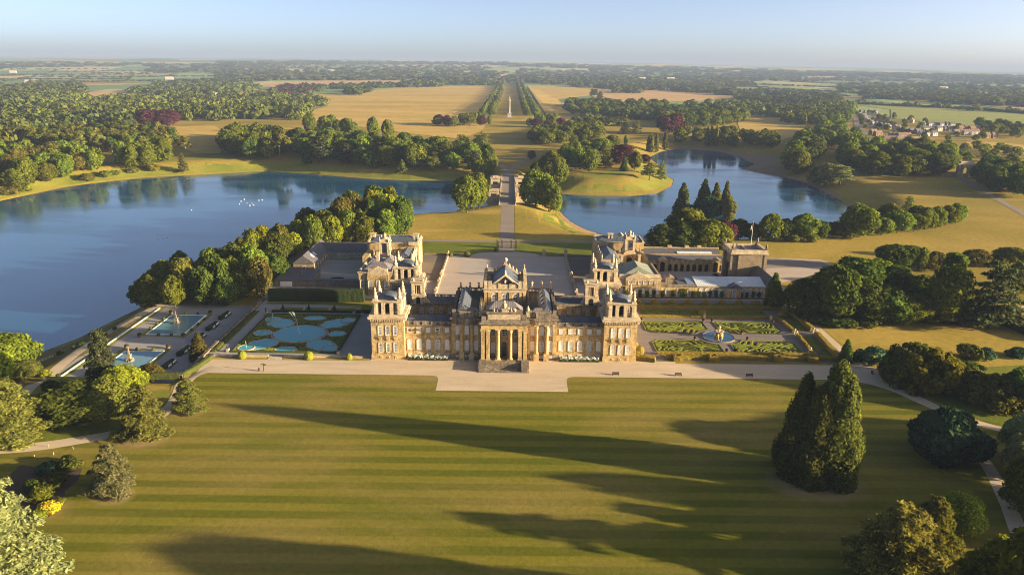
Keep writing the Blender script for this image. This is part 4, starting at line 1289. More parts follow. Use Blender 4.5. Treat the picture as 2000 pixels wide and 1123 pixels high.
for k in range(5):
    y = 238.5 + k * 13.4
    hedge('clipped_hedge', [(-119.2, y), (-118.4, y + 7.6)], 1.6, 1.5, 'hedge_dark', '%s dark hedge block along the benches of the lower terrace' % ('nearest second third fourth farthest'.split()[k]), 'hedge blocks along the lower terrace', z=LZ)
    for dy, w1 in ((1.6, 'near'), (5.2, 'far')):
        r = root('garden_bench', 'green bench with white back at the %s end of the %s hedge block' % (w1, 'nearest second third fourth farthest'.split()[k]), 'bench', (-117.2, y + dy, LZ), 'benches along the lower terrace')
        yy = y + dy + 0.4
        m = MB(); m.box(-117.6, -117.0, yy, yy + 2.3, LZ + 0.42, LZ + 0.5); m.build('seat', 'green_paint', r)
        m = MB(); m.box(-117.75, -117.62, yy, yy + 2.3, LZ + 0.5, LZ + 1.15); m.build('backrest', 'white_paint', r)
        for q in (0.1, 2.1):
            m = MB(); m.box(-117.6, -117.05, yy + q, yy + q + 0.1, LZ + 0.035, LZ + 0.42); m.build('leg', 'green_paint', r)
m = MB(); m.box(-150.9, -150.3, 232, 306, LZ, LZ + 0.35)
tag(m.build('kerb_wall', 'white_paint'), 'long thin white kerb wall along the lake side of the lower terrace', 'kerb')
hedge('clipped_hedge', [(-152, 227.5), (-140, 226.6), (-128, 226.2)], 1.6, 1.8, 'hedge_dark', 'dark clipped hedge closing the near end of the lower terrace')
hedge('clipped_hedge', [(-116.5, 226.5), (-106.6, 227), (-104.4, 236), (-103.4, 243)], 1.7, 2.0, 'hedge_green', 'lit clipped hedge turning the corner between lower terrace and gravel path', z=-0.6)

# --- Italian garden
drape('italian_garden_path', [(47, 245), (123.2, 245), (124, 276), (123, 307), (46.5, 307)], 'garden_path', 0.06)
strip('orangery_walk', [(50, 315.2), (126, 315.2)], 5.2, 'garden_path', 0.08, n=0)
drape('orangery_verge', rectp(50, 121, 307.4, 312.4), 'green_grass', 0.075)
CXI, CYI = 82.3, 270.0
beds = [(55.0, 80.4, 273.6, 287.8, 'back', 'palace', (1, -1)), (84.3, 109.4, 273.6, 287.8, 'back', 'far', (-1, -1)), (55.0, 80.4, 253.6, 266.6, 'front', 'palace', (1, 1)), (84.3, 109.4, 253.6, 266.6, 'front', 'far', (-1, 1))]
for i, (x0, x1, y0, y1, fb, lr, fl) in enumerate(beds):
    def ins(X, Y, x0=x0, x1=x1, y0=y0, y1=y1):
        a = inside_rect(X, Y, (x0, x1, y0, y1))
        c = np.hypot(X - CXI, (Y - CYI) * 1.05) - 8.7
        ox, oy = (x0 if x0 < CXI - 5 else x1), (y1 if y0 > CYI else y0)
        ix, iy = (x0 if x0 < CXI - 5 else x1), (y0 if y0 > CYI else y1)
        d = (np.abs(X - ix) + np.abs(Y - iy) - 3.2) * 0.7
        return np.minimum(np.minimum(a, c), d)
    parterre('box_parterre', x0, x1, y0, y1, ins, 0.4, 'scrollwork box bed, %s row, %s side of the gilded fountain' % (fb, 'palace' if lr == 'palace' else 'outer'), 'four scrollwork box beds', 0.26, 0.22, 7.0, ('box_green', 'soil'), fl, (CXI, CYI))
hg = dict(mat='hedge_gold')
T = 'golden clipped hedge of the formal garden, '
hedge('clipped_hedge', [(48, 304.2), (118.5, 304.6), (121.2, 301), (122, 278.2)], 2.2, 1.6, 'hedge_gold', T + 'outermost at the back and round the far corner', z=0, seed=1)
hedge('clipped_hedge', [(48, 292.8), (110.5, 293.2), (113, 291), (113.9, 276.2)], 1.6, 1.2, 'hedge_gold', T + 'inner line at the back', z=0, seed=2)
hedge('clipped_hedge', [(121.9, 273.6), (121, 262), (119.6, 247.6), (57.4, 247.2)], 2.3, 1.5, 'hedge_gold', T + 'outermost along the terrace', z=0, seed=3)
hedge('clipped_hedge', [(113.8, 272), (113, 262), (112, 251.8), (55, 251.6)], 1.5, 1.1, 'hedge_gold', T + 'inner line along the terrace', z=0, seed=4)
for (x0, x1, y0, y1, l) in ((57, 110, 295, 302.6, 'back'), (115, 120.6, 277, 301, 'far side, behind the gap'), (114.4, 119.6, 250.5, 272, 'far side, before the gap'), (57, 111.5, 248.5, 250.6, 'terrace')):
    parterre('scroll_border', x0, x1, y0, y1, lambda X, Y, r=(x0, x1, y0, y1): inside_rect(X, Y, r), 1.3, 'narrow scrollwork border between golden hedges, %s' % l, 'narrow scrollwork borders', 0.26, 0.24, 6.5, ('box_green', 'soil'))
for k, px in enumerate((1325, 1394, 1520, 1586)):
    x, y = G2(px, 706)
    hedge('hedge_bastion', rectp(x - 1.2, x + 1.2, 245.2, 247.6), 1.2, 2.0, 'hedge_gold', '%s square golden hedge bastion facing the gravel terrace' % ('first second third fourth'.split()[k]), 'square hedge bastions', z=0, closed=True, seed=k)
hedge('clipped_hedge', [(46.9, 253), (47.2, 246.6), (53, 244.6)], 2.6, 1.7, 'hedge_gold', 'short golden hedge turning the corner beside the palace tower', z=0)
dome('topiary_dome', 47.6, 257, 1.5, 3.0, 'hedge_gold', 'egg shaped golden topiary against the palace tower wall')
dome('topiary_dome', 48.6, 251.4, 1.7, 3.3, 'hedge_gold', 'rounded golden topiary rising from the short corner hedge')
for k in range(9):
    x = 57.5 + k * 7.4
    dome('bun_topiary', x, 309.8, 2.1, 2.6, 'hedge_gold', '%s bun topiary from the palace in the row before the orangery' % ('first second third fourth fifth sixth seventh eighth ninth'.split()[k]), 'bun topiaries before the orangery', [(1.0, 0), (1.25, 0.18), (1.2, 0.34), (0.66, 0.42), (0.7, 0.6), (0.6, 0.85), (0.3, 0.97), (0.03, 1.0)], k)
dome('topiary_dome', 82.4, 296.5, 1.9, 2.3, 'hedge_gold', 'single golden dome in the middle of the back scroll border')
dome('topiary_dome', 116, 296, 2.0, 2.2, 'hedge_gold', 'golden dome at the far back corner of the scroll border')
# gilded fountain
pool('round_basin', ellipse(CXI, CYI, 5.9, 5.7, 0, 40), 'round dark blue basin at the middle of the formal garden', None, 'lake_water', 0.5, 0.4, 0.28, 0.0, 'grey_stone')
r = root('mermaid_fountain', 'pale and gilded sculpted fountain standing in the round basin', 'fountain', (CXI, CYI, 0.3))
m = MB()
for k in range(6):
    a = k * pi / 3
    m.lathe(CXI + 1.25 * cos(a), CYI + 1.25 * sin(a), [(0.5, 0.3), (0.62, 0.7), (0.35, 1.2), (0.42, 1.5), (0.12, 1.75)], 8)
m.lathe(CXI, CYI, [(1.0, 0.3), (0.7, 1.2), (0.9, 1.8)], 12)
m.build('sculpted_base', 'gilded', r)
m = MB(); m.lathe(CXI, CYI, [(0.5, 1.8), (1.6, 2.2), (1.95, 2.55), (1.9, 2.62), (1.2, 2.4), (0.3, 2.35)], 18); m.build('bowl', 'carved_stone', r)
m = MB(); statue(m, CXI, CYI, 2.35, 2.7, 0.3); m.build('figure', 'carved_stone', r)
pots = [(80.6, 287.2), (84.2, 287.4), (80.9, 253.9), (84, 253.9), (72.7, 273.8), (92.4, 273.6), (72.2, 266.2), (92.3, 266.4), (55.3, 287.6), (109, 287)]
for k, (x, y) in enumerate(pots):
    r = root('planter', 'brown planter with a dark red plant at a corner of a scrollwork bed', 'planter', (x, y, 0), 'planters among the scrollwork beds')
    m = MB(); m.lathe(x, y, [(0.3, 0), (0.36, 0.15), (0.3, 0.3), (0.5, 0.8), (0.52, 0.9)], 8); m.build('pot', 'red_brick', r)
    m = MB(); m.lathe(x, y, [(0.5, 0.9), (0.62, 1.2), (0.4, 1.6), (0.05, 1.8)], 8, 0, False); m.build('plant', 'leaf_copper', r)
for k, (x, y, l) in enumerate(((109.6, 290.8, 'back'), (113.6, 275.0, 'gap, farther side'), (113.6, 273.0, 'gap, nearer side'), (112.0, 255.0, 'front'), (82.3, 292.4, 'middle of the back hedge'), (121.8, 277, 'outer gap, farther side'), (121.8, 274.6, 'outer gap, nearer side'))):
    m = MB(); pedestal(m, x, y, 0, 0.9, 1.3); m.lathe(x, y, [(0.2, 1.3), (0.4, 1.6), (0.45, 1.9), (0.1, 2.0)], 8)
    tag(m.build('stone_pier', 'pale_stone'), 'small pale stone pier between golden hedges, %s' % l, 'pier', 'stone piers in the golden hedges')

# --- furniture of the gravel terrace
for x, y, l in ((37.3, 232.0, 'closest to the palace steps'), (58.5, 232.0, 'middle one of the three'), (82.6, 232.0, 'closest to the twin conifers')):
    r = root('garden_bench', 'dark wooden bench on the gravel terrace edge, %s' % l, 'bench', (x, y, 0), 'dark benches on the gravel terrace')
    m = MB(); m.box(x - 1.1, x + 1.1, y - 0.3, y + 0.35, 0.45, 0.54); m.build('seat', 'dark_wood', r)
    m = MB()
    for q in range(3): m.box(x - 1.1, x + 1.1, y + 0.32, y + 0.4, 0.6 + q * 0.17, 0.72 + q * 0.17)
    m.build('backrest', 'dark_wood', r)
    for sx in (-1, 1):
        m = MB(); m.box(x + sx * 1.05 - 0.05, x + sx * 1.05 + 0.05, y - 0.3, y + 0.35, 0.66, 0.72); m.build('armrest', 'dark_wood', r)
        m = MB(); m.box(x + sx * 1.05 - 0.06, x + sx * 1.05 + 0.06, y - 0.3, y - 0.2, 0.045, 0.66); m.box(x + sx * 1.05 - 0.06, x + sx * 1.05 + 0.06, y + 0.3, y + 0.4, 0.045, 1.1); m.build('leg', 'dark_wood', r)
for x, y, l in ((-81.6, 232.2, 'on the terrace before the scalloped pools'), (116.7, 232.2, 'on the terrace beside the twin conifers')):
    r = root('fingerpost', 'dark wooden fingerpost sign %s' % l, 'signpost', (x, y, 0))
    m = MB(); m.box(x - 0.09, x + 0.09, y - 0.09, y + 0.09, 0.045, 2.9); m.build('post', 'dark_wood', r)
    for z_, dx, in ((2.25, 1.1), (2.55, -1.0), (2.55, 0.9)):
        m = MB(); m.prism_y([(x + 0.05 * np.sign(dx), z_ - 0.1), (x + dx * 0.85, z_ - 0.1), (x + dx, z_ + 0.02), (x + dx * 0.85, z_ + 0.14), (x + 0.05 * np.sign(dx), z_ + 0.14)][::(1 if dx > 0 else -1)], y - 0.13, y - 0.095)
        m.build('sign_arm', 'dark_wood', r)
m = MB(); m.lathe(-83.2, 232.4, [(0.3, 0.045), (0.33, 0.1), (0.33, 0.9), (0.36, 0.95), (0.2, 1.05)], 10)
tag(m.build('litter_bin', 'oak_wood'), 'small pale wooden litter bin beside the fingerpost', 'bin')
for k, (px, py) in enumerate(((57, 875), (95, 873), (143, 877), (217, 859), (68, 893), (105, 888))):
    x, y = G2(px, py); z = gz(x, y)
    m = MB(); m.lathe(x, y, [(0.08, z), (0.08, z + 0.7), (0.06, z + 0.78), (0.02, z + 0.8)], 8)
    tag(m.build('bollard', 'pale_stone'), 'short pale wooden bollard at the edge of the curved gravel path', 'bollard', 'bollards along the curved gravel path')

a_, b_2 = G(70, 711), G(123, 690)
r = root('timber_fence', 'pale timber rail fence on the meadow beside the lower path', 'fence', (a_[0], a_[1], a_[2]))
for k in range(9):
    q = a_ + (b_2 - a_) * k / 8
    m = MB(); m.box(q[0] - 0.09, q[0] + 0.09, q[1] - 0.09, q[1] + 0.09, gz(q[0], q[1]) - 0.1, gz(q[0], q[1]) + 1.2); m.build('post', 'pale_stone', r)
for zz in (0.5, 1.0):
    m = MB()
    for k in range(8):
        q, q2 = a_ + (b_2 - a_) * k / 8, a_ + (b_2 - a_) * (k + 1) / 8
        m.tube((q[0], q[1], gz(q[0], q[1]) + zz), (q2[0], q2[1], gz(q2[0], q2[1]) + zz), 0.09, 0.09, 4)
    m.build('rail', 'pale_stone', r)
# ================================================================ the palace
X0 = -0.6
_wc = {}
def arch_outline(wd, h, arched, n=8):
    if not arched: return [(-wd / 2, 0), (wd / 2, 0), (wd / 2, h), (-wd / 2, h)]
    r = wd / 2; hs = h - r
    return [(-r, 0), (r, 0)] + [(r * cos(pi * k / n), hs + r * sin(pi * k / n)) for k in range(n + 1)]

def window(parent, x, y, z, wd, h, arched=True, glass='dark_glass', rz=0.0, name='window', cols=3, rows=6, frame='white_paint', surround=True, t=0.11):
    key = (round(wd, 2), round(h, 2), arched, glass, name, cols, rows, frame, surround)
    if key not in _wc:
        ol = arch_outline(wd, h, arched)
        m = MB()
        n = len(ol)
        sc2 = lambda k: [((p[0]) * (1 - 2 * k / wd), k + (p[1]) * (1 - 2 * k / h)) for p in ol]
        inn = sc2(t)
        d0, d1 = -0.035, -0.1
        vs = [(p[0], d1, p[1]) for p in ol] + [(p[0], d1, p[1]) for p in inn] + [(p[0], 0.0, p[1]) for p in ol] + [(p[0], d0, p[1]) for p in inn]
        fs = []
        for i in range(n):
            j = (i + 1) % n
            fs += [(i, j, n + j, n + i), (2 * n + i, 2 * n + j, j, i), (n + i, n + j, 3 * n + j, 3 * n + i)]
        m.add(vs, fs, 0)
        for c in range(1, cols):
            xx = -wd / 2 + wd * c / cols
            top = h - t if not arched else (h - wd / 2) + sqrt(max((wd / 2) ** 2 - xx * xx, 0)) - t * 0.7
            m.box(xx - 0.035, xx + 0.035, -0.08, -0.04, t, top)
        for r_ in range(1, rows):
            zz = h * r_ / rows
            hw = wd / 2 - t * 0.5
            if arched and zz > h - wd / 2: hw = sqrt(max((wd / 2) ** 2 - (zz - h + wd / 2) ** 2, 0.0)) - t * 0.5
            if hw > 0.1: m.box(-hw, hw, -0.075, -0.045, zz - (0.06 if r_ == rows // 2 else 0.03), zz + (0.06 if r_ == rows // 2 else 0.03))
        if surround:
            s0 = [((p[0]) * 1.0, p[1]) for p in ol]
            s1 = [((p[0]) * (1 + 0.44 / wd), p[1] * (1 + 0.24 / h) - (0.0 if p[1] > 0 else 0)) for p in ol]
            vs = [(p[0], -0.1, p[1]) for p in s0] + [(p[0], -0.14, p[1]) for p in s1] + [(p[0], 0.0, p[1]) for p in s1]
            fs = []
            for i in range(1, n):
                j = (i + 1) % n
                fs += [(n + i, n + j, j, i), (2 * n + i, 2 * n + j, n + j, n + i)]
            m.add(vs, fs, 1)
            m.box(-wd / 2 - 0.28, wd / 2 + 0.28, -0.3, 0.0, -0.22, 0.0, 1)
        me = bpy.data.meshes.new(name)
        me.from_pydata(m.v, [], m.f)
        me.materials.append(M[frame]); me.materials.append(M['pale_stone'])
        me.polygons.foreach_set('material_index', m.mi); me.update()
        mp = bpy.data.meshes.new('pane')
        mp.from_pydata([(p[0], -0.038, p[1]) for p in inn], [], [tuple(range(n))])
        mp.materials.append(M[glass]); mp.update()
        _wc[key] = (me, mp)
    me, mp = _wc[key]
    o0 = WO.get(parent.name, Vector((0, 0, 0)))
    o = link(name, me, parent, (x - o0.x, y - o0.y, z - o0.z), rz)
    link('pane', mp, o)
    return o

def balustrade(m, x0, x1, y0, y1, z, h, gap=1.1, mi=0):
    """parapet rail on little piers with solid pedestals"""
    L = max(x1 - x0, y1 - y0); alongx = (x1 - x0) >= (y1 - y0)
    n = max(2, int(L / 0.55))
    for k in range(n):
        t = (k + 0.5) / n * L
        wdt = 0.34 if k % 6 == 0 else 0.12
        if alongx: m.box(x0 + t - wdt, x0 + t + wdt, y0 + 0.05, y1 - 0.05, z, z + h * 0.8, mi)
        else: m.box(x0 + 0.05, x1 - 0.05, y0 + t - wdt, y0 + t + wdt, z, z + h * 0.8, mi)
    m.box(x0, x1, y0, y1, z + h * 0.8, z + h, mi)

def finial(m, x, y, z, h, mi=0):
    """Vanbrugh finial: pedestal, swelling crown, ball"""
    s = h / 4.6
    m.box(x - 0.75 * s, x + 0.75 * s, y - 0.75 * s, y + 0.75 * s, z, z + 0.7 * s, mi)
    m.lathe(x, y, [(0.62 * s, z + 0.7 * s), (0.86 * s, z + 1.0 * s), (0.92 * s, z + 1.45 * s), (0.6 * s, z + 1.95 * s), (0.5 * s, z + 2.1 * s), (0.66 * s, z + 2.3 * s), (0.6 * s, z + 2.75 * s),
                    (0.36 * s, z + 3.05 * s), (0.3 * s, z + 3.2 * s), (0.44 * s, z + 3.4 * s), (0.5 * s, z + 3.65 * s), (0.3 * s, z + 3.95 * s), (0.2 * s, z + 4.1 * s), (0.3 * s, z + 4.3 * s), (0.26 * s, z + 4.5 * s), (0.02, z + 4.6 * s)], 8, mi)

def column(m, x, y, z0, z1, r, mi=0, seg=14):
    h = z1 - z0
    m.box(x - r * 1.45, x + r * 1.45, y - r * 1.45, y + r * 1.45, z0, z0 + 0.25, mi)
    m.lathe(x, y, [(r * 1.3, z0 + 0.25), (r * 1.32, z0 + 0.42), (r * 1.05, z0 + 0.55), (r, z0 + 0.7), (r * 0.99, z0 + h * 0.35), (r * 0.86, z1 - r * 2.4), (r * 0.95, z1 - r * 2.35), (r * 0.9, z1 - r * 2.1), (r * 1.2, z1 - r * 1.2), (r * 1.05, z1 - r * 1.1), (r * 1.45, z1 - 0.22)], seg, mi)
    m.box(x - r * 1.5, x + r * 1.5, y - r * 1.5, y + r * 1.5, z1 - 0.22, z1, mi)

def pilaster(m, x, y, z0, z1, w_, d, mi=0):
    m.box(x - w_ * 0.62, x + w_ * 0.62, y - d - 0.12, y, z0, z0 + 0.5, mi)
    m.box(x - w_ * 0.5, x + w_ * 0.5, y - d, y, z0 + 0.5, z1 - 1.3, mi)
    m.box(x - w_ * 0.56, x + w_ * 0.56, y - d - 0.06, y, z1 - 1.3, z1 - 0.75, mi)
    m.box(x - w_ * 0.66, x + w_ * 0.66, y - d - 0.16, y, z1 - 0.75, z1, mi)

def entabl(m, x0, x1, y0, y1, z0, z1, over=0.55, mi=0, mi2=None):
    """architrave, frieze and overhanging cornice round a block"""
    mi2 = mi if mi2 is None else mi2
    h = z1 - z0
    m.box(x0 - 0.12, x1 + 0.12, y0 - 0.12, y1 + 0.12, z0, z0 + h * 0.28, mi)
    m.box(x0 - 0.06, x1 + 0.06, y0 - 0.06, y1 + 0.06, z0 + h * 0.28, z0 + h * 0.62, mi)
    m.box(x0 - over * 0.55, x1 + over * 0.55, y0 - over * 0.55, y1 + over * 0.55, z0 + h * 0.62, z0 + h * 0.78, mi2)
    m.box(x0 - over, x1 + over, y0 - over, y1 + over, z0 + h * 0.78, z1, mi2)

pal = root('palace', 'large golden stone palace main block with corner towers, columned portico and grey lead roofs', 'palace', (X0, 270, 0))

# --- corner towers
def corner_tower(cx, yf, glass, detail=True):
    t = empty('corner_tower'); t.parent = pal
    WO[t.name] = WO[pal.name]
    x0, x1, y1 = cx - 5.75, cx + 5.75, yf + 11.6
    m = MB()
    m.box(x0, x1, yf, y1, 0, 15.0)
    m.box(x0 - 0.22, x1 + 0.22, yf - 0.22, y1 + 0.22, 0, 1.7)
    m.box(x0 - 0.1, x1 + 0.1, yf - 0.1, y1 + 0.1, 1.7, 1.95)
    m.box(x0 - 0.14, x1 + 0.14, yf - 0.14, y1 + 0.14, 6.75, 7.0)
    m.box(x0 - 0.1, x1 + 0.1, yf - 0.1, y1 + 0.1, 12.9, 13.1)
    for k in range(3):                                    # carved drapery brackets under the upper windows
        xx = cx - 2.65 + 2.65 * k
        for q in range(3): m.box(xx - 0.62 + q * 0.1, xx + 0.62 - q * 0.1, yf - 0.42 + q * 0.1, yf, 8.6 - 0.5 * (q + 1), 8.6 - 0.5 * q)
        m.lathe(xx, yf - 0.06, [(0.5, 0.95), (0.5, 0.951)], 4)
    m.build('wall', 'gold_stone', t)
    m = MB()
    for k in range(15):
        a = -5.6 + 11.2 * k / 14
        for (bx, by, wx, wy) in ((cx + a, yf - 0.35, 0.2, 0.4), (cx + a, y1 + 0.35, 0.2, 0.4), (x0 - 0.35, yf + 5.8 + a, 0.4, 0.2), (x1 + 0.35, yf + 5.8 + a, 0.4, 0.2)):
            m.box(bx - wx, bx + wx, by - wy, by + wy, 14.2, 15.0)
    m.box(x0 - 0.85, x1 + 0.85, yf - 0.85, y1 + 0.85, 15.0, 15.5)
    m.box(x0 - 1.0, x1 + 1.0, yf - 1.0, y1 + 1.0, 15.5, 15.85)
    m.box(x0 - 0.5, x1 + 0.5, yf - 0.5, y1 + 0.5, 15.85, 16.4)
    m.build('cornice', 'pale_stone', t)
    # open lantern
    L = empty('lantern'); L.parent = t
    WO[L.name] = WO[pal.name]
    m = MB()
    a0, a1, b0, b1 = cx - 4.9, cx + 4.9, yf + 0.9, yf + 10.7
    z0, z1 = 16.4, 20.7
    for px in (a0 + 0.85, a1 - 0.85):
        for py in (b0 + 0.85, b1 - 0.85):
            m.box(px - 0.85, px + 0.85, py - 0.85, py + 0.85, z0, z1)
            sx = -1 if px < cx else 1; sy = -1 if py < yf + 5.8 else 1
            m.box(px + sx * 0.85 - 0.35, px + sx * 0.85 + 0.35, py - 0.45, py + 0.45, z0, z1 - 0.5)
            m.box(px - 0.45, px + 0.45, py + sy * 0.85 - 0.35, py + sy * 0.85 + 0.35, z0, z1 - 0.5)
    for s_ in (-1, 1):
        for q in (-1.45, 1.45):
            m.box(cx + q - 0.62, cx + q + 0.62, yf + 5.8 + s_ * 4.3 - 0.7, yf + 5.8 + s_ * 4.3 + 0.7, z0, z1 + 0.35)
            m.box(cx + s_ * 4.3 - 0.7, cx + s_ * 4.3 + 0.7, yf + 5.8 + q - 0.62, yf + 5.8 + q + 0.62, z0, z1 + 0.35)
    # arches between the piers
    for s_ in (-1, 1):
        ar = [(-0.83, 0), (-0.83, 1.0), (0.83, 1.0), (0.83, 0)] + [(0.83 * cos(pi * k / 8), 0.75 * sin(pi * k / 8)) for k in range(9)]
        m.prism_y([(cx + p[0], 19.6 + p[1]) for p in [(-0.83, 1.1), (0.83, 1.1)] + [(0.83 * cos(pi * k / 8), 0.75 * sin(pi * k / 8)) for k in range(9)]], yf + 5.8 + s_ * 4.3 - 0.4, yf + 5.8 + s_ * 4.3 + 0.4)
        m.prism_x([(yf + 5.8 + p[0], 19.6 + p[1]) for p in [(-0.83, 1.1), (0.83, 1.1)] + [(0.83 * cos(pi * k / 8), 0.75 * sin(pi * k / 8)) for k in range(9)]], cx + s_ * 4.3 - 0.4, cx + s_ * 4.3 + 0.4)
    m.box(a0 - 0.15, a1 + 0.15, b0 - 0.15, b1 + 0.15, z1 - 0.02, z1 + 0.3)
    m.box(a0 - 0.4, a1 + 0.4, b0 - 0.4, b1 + 0.4, z1 + 0.3, z1 + 0.62)
    m.build('arcade', 'pale_stone', L)
    m = MB(); m.box(cx - 2.4, cx + 2.4, yf + 3.4, yf + 8.2, z0 + 0.01, z1 - 0.1); m.build('core', 'dark_opening', L)  # solid near-black block painted as the shade inside the open lantern
    m = MB(); m.lathe(cx, yf + 5.8, [(3.9, z1 + 0.62), (3.75, z1 + 1.2), (2.9, z1 + 1.9), (1.6, z1 + 2.35), (0.1, z1 + 2.5)], 20); m.build('dome', 'lead_roof', L)
    for px in (a0 + 0.7, a1 - 0.7):
        for py in (b0 + 0.7, b1 - 0.7):
            m = MB(); finial(m, px, py, z1 + 0.62, 4.7); m.build('finial', 'carved_stone', L)
    for k in range(3):
        xx = cx - 2.65 + 2.65 * k
        for zz in (2.8, 9.1): window(t, xx, yf, zz, 1.15, 3.5, True, glass if zz > 5 or glass == 'dark_glass' else glass)
        for zz in (2.8, 9.1):
            yy = yf + 5.8 - 2.65 + 2.65 * k
            if cx < 0: window(t, x0, yy, zz, 1.15, 3.5, True, 'dark_glass', -pi / 2)
            else: window(t, x1, yy, zz, 1.15, 3.5, True, 'sky_glass', pi / 2)
        m = MB(); m.lathe(0, 0, [(0.42, 0.0), (0.5, 0.06), (0.32, 0.12), (0.3, 0.02)], 12)
        m.v = [(xx + p[0], yf - 0.22 - p[2], 0.95 + p[1]) for p in m.v]
        m.build('oculus', 'pale_stone', t)
    return t
for cx, yf, g_, l in ((X0 - 40.7, 244.0, 'dark_glass', None), (X0 + 40.7, 244.0, 'pale_pane', None), (X0 - 40.3, 288.2, 'dark_glass', None), (X0 + 40.3, 288.2, 'dark_glass', None)):
    corner_tower(cx, yf, g_)

# --- south wings, courts and side ranges
for s_ in (-1, 1):
    def X(u0, u1): return (X0 + s_ * u0, X0 + s_ * u1) if s_ > 0 else (X0 - u1, X0 - u0)
    xa, xb = X(18.4, 34.95)
    m = MB()
    m.box(xa, xb, 246, 253.8, 0, 12.0)
    m.box(xa, xb, 245.75, 246, 0, 2.2)
    m.box(xa, xb, 245.86, 246, 8.55, 8.8)
    m.box(xa, xb, 245.9, 246, 2.2, 2.4)
    m.build('wing_wall', 'gold_stone', pal)
    m = MB()
    m.box(xa, xb, 245.6, 253.9, 12.0, 12.25); m.box(xa, xb, 245.4, 254.1, 12.25, 12.5)
    for k in range(11):
        xx = xa + (xb - xa) * (k + 0.5) / 11
        if k % 2 == 0: m.box(xx - 0.6, xx + 0.6, 245.62, 246.5, 12.5, 13.7)
        else: balustrade(m, xx - (xb - xa) / 22 - 0.15, xx + (xb - xa) / 22 + 0.15, 245.75, 246.35, 12.5, 1.15)
    m.box(xa, xb, 252.9, 253.7, 12.5, 13.4)
    m.build('parapet', 'grey_stone', pal)
    m = MB(); m.hip(xa + 0.1, xb - 0.1, 246.6, 252.8, 12.52, 14.9, 1.2); m.build('wing_roof', 'lead_roof', pal)
    for k in range(5):
        u = 20.15 + 3.3 * k
        gl = 'pale_pane' if (k + (s_ > 0)) % 3 != 1 or s_ > 0 else 'dark_glass'
        window(pal, X0 + s_ * u, 246, 9.5, 1.35, 1.75, False, gl, cols=3, rows=3)
        window(pal, X0 + s_ * u, 246, 3.2, 1.4, 3.75, True, 'pale_pane' if (k * 7 + (s_ > 0)) % 5 != 2 else 'sky_glass')
        window(pal, X0 + s_ * u, 245.75, 0.55, 1.3, 1.2, False, 'sky_glass', cols=3, rows=2, surround=False)
    # range behind the open court
    m = MB(); m.box(xa, xb, 268.2, 277, 0, 12.4); m.build('court_wall', 'gold_stone', pal)
    m = MB()
    m.box(xa, xb, 267.9, 277.3, 12.4, 12.8)
    balustrade(m, xa, xb, 276.4, 277.0, 12.8, 1.3); m.box(xa, xb, 268.1, 268.6, 12.8, 13.3)
    m.build('parapet', 'grey_stone', pal)
    m = MB(); m.hip(xa + 0.2, xb - 0.2, 268.7, 276.3, 12.82, 14.6, 1.5); m.build('court_roof', 'lead_roof', pal)
    m = MB(); m.box(xa, xb, 253.8, 268.2, 0.1, 8.6); m.build('court_link', 'slate_roof', pal)
    for k in range(4): window(pal, X0 + s_ * (20.8 + 3.6 * k), 268.2, 9.3, 1.2, 2.0, False, 'sky_glass', rows=4)
    # range on the flank
    ya, yb = 255.7, 288.0
    fa, fb = X(34.95, 45.6)
    m = MB(); m.box(fa, fb, ya, yb, 0, 12.6)
    m.box(*X(45.6, 47.8), 267.0, 277.0, 0, 12.6)
    m.build('flank_wall', 'gold_stone', pal)
    m = MB()
    for u0, u1 in ((34.95, 35.6), (44.95, 45.6)):
        a_, b_2 = X(u0, u1); balustrade(m, a_, b_2, ya, yb, 12.9, 1.1)
    m.box(fa - 0.3, fb + 0.3, ya, yb, 12.6, 12.9)
    m.build('parapet', 'grey_stone', pal)
    m = MB(); m.hip(*X(35.7, 44.8), ya + 0.2, yb - 0.2, 12.92, 15.3, 3.0); m.build('flank_roof', 'lead_roof', pal)
    for k in range(7): window(pal, X0 + s_ * 45.6, 258.2 + k * 4.5, 3.2, 1.4, 3.75, True, 'dark_glass', pi / 2 * s_)
    for k in range(7): window(pal, X0 + s_ * 45.6, 258.2 + k * 4.5, 9.0, 1.35, 2.6, True, 'dark_glass', pi / 2 * s_, rows=4)
    # arcaded chimney block behind the corner tower
    ca, cb = X(30.4, 35.2)
    m = MB()
    m.box(ca, cb, 268.0, 273.2, 12.4, 16.2); m.box(ca - 0.25, cb + 0.25, 267.75, 273.45, 16.2, 16.7)
    for q in (ca + 0.55, cb - 0.55):
        for yy in (268.5, 272.7): m.box(q - 0.6, q + 0.6, yy - 0.55, yy + 0.55, 16.7, 21.2)
    for q in (0.36, 0.5, 0.64): m.box(ca + (cb - ca) * q - 0.16, ca + (cb - ca) * q + 0.16, 268.3, 272.9, 16.7, 20.2)
    m.box(ca - 0.1, cb + 0.1, 267.9, 273.3, 20.2, 21.3); m.box(ca - 0.45, cb + 0.45, 267.55, 273.65, 21.3, 21.8)
    for q in (ca + 0.6, cb - 0.6): m.lathe(q, 268.5, [(0.4, 21.8), (0.5, 22.2), (0.15, 22.7), (0.02, 22.9)], 8)
    for q, sg in ((ca, -1), (cb, 1)):                    # scrolled buttresses
        m.prism_y([(q, 12.6), (q + sg * 2.2, 12.6), (q + sg * 1.5, 13.6), (q + sg * 0.7, 14.6), (q + sg * 0.4, 16.0), (q, 16.2)][::sg], 269, 270)
    m.build('chimney_block', 'pale_stone', pal)
    m = MB(); m.prism_y([((ca + cb) / 2 + p[0], 13.0 + p[1]) for p in arch_outline(1.5, 2.7, True)], 267.9, 268.2); m.build('arched_opening', 'dark_opening', pal)

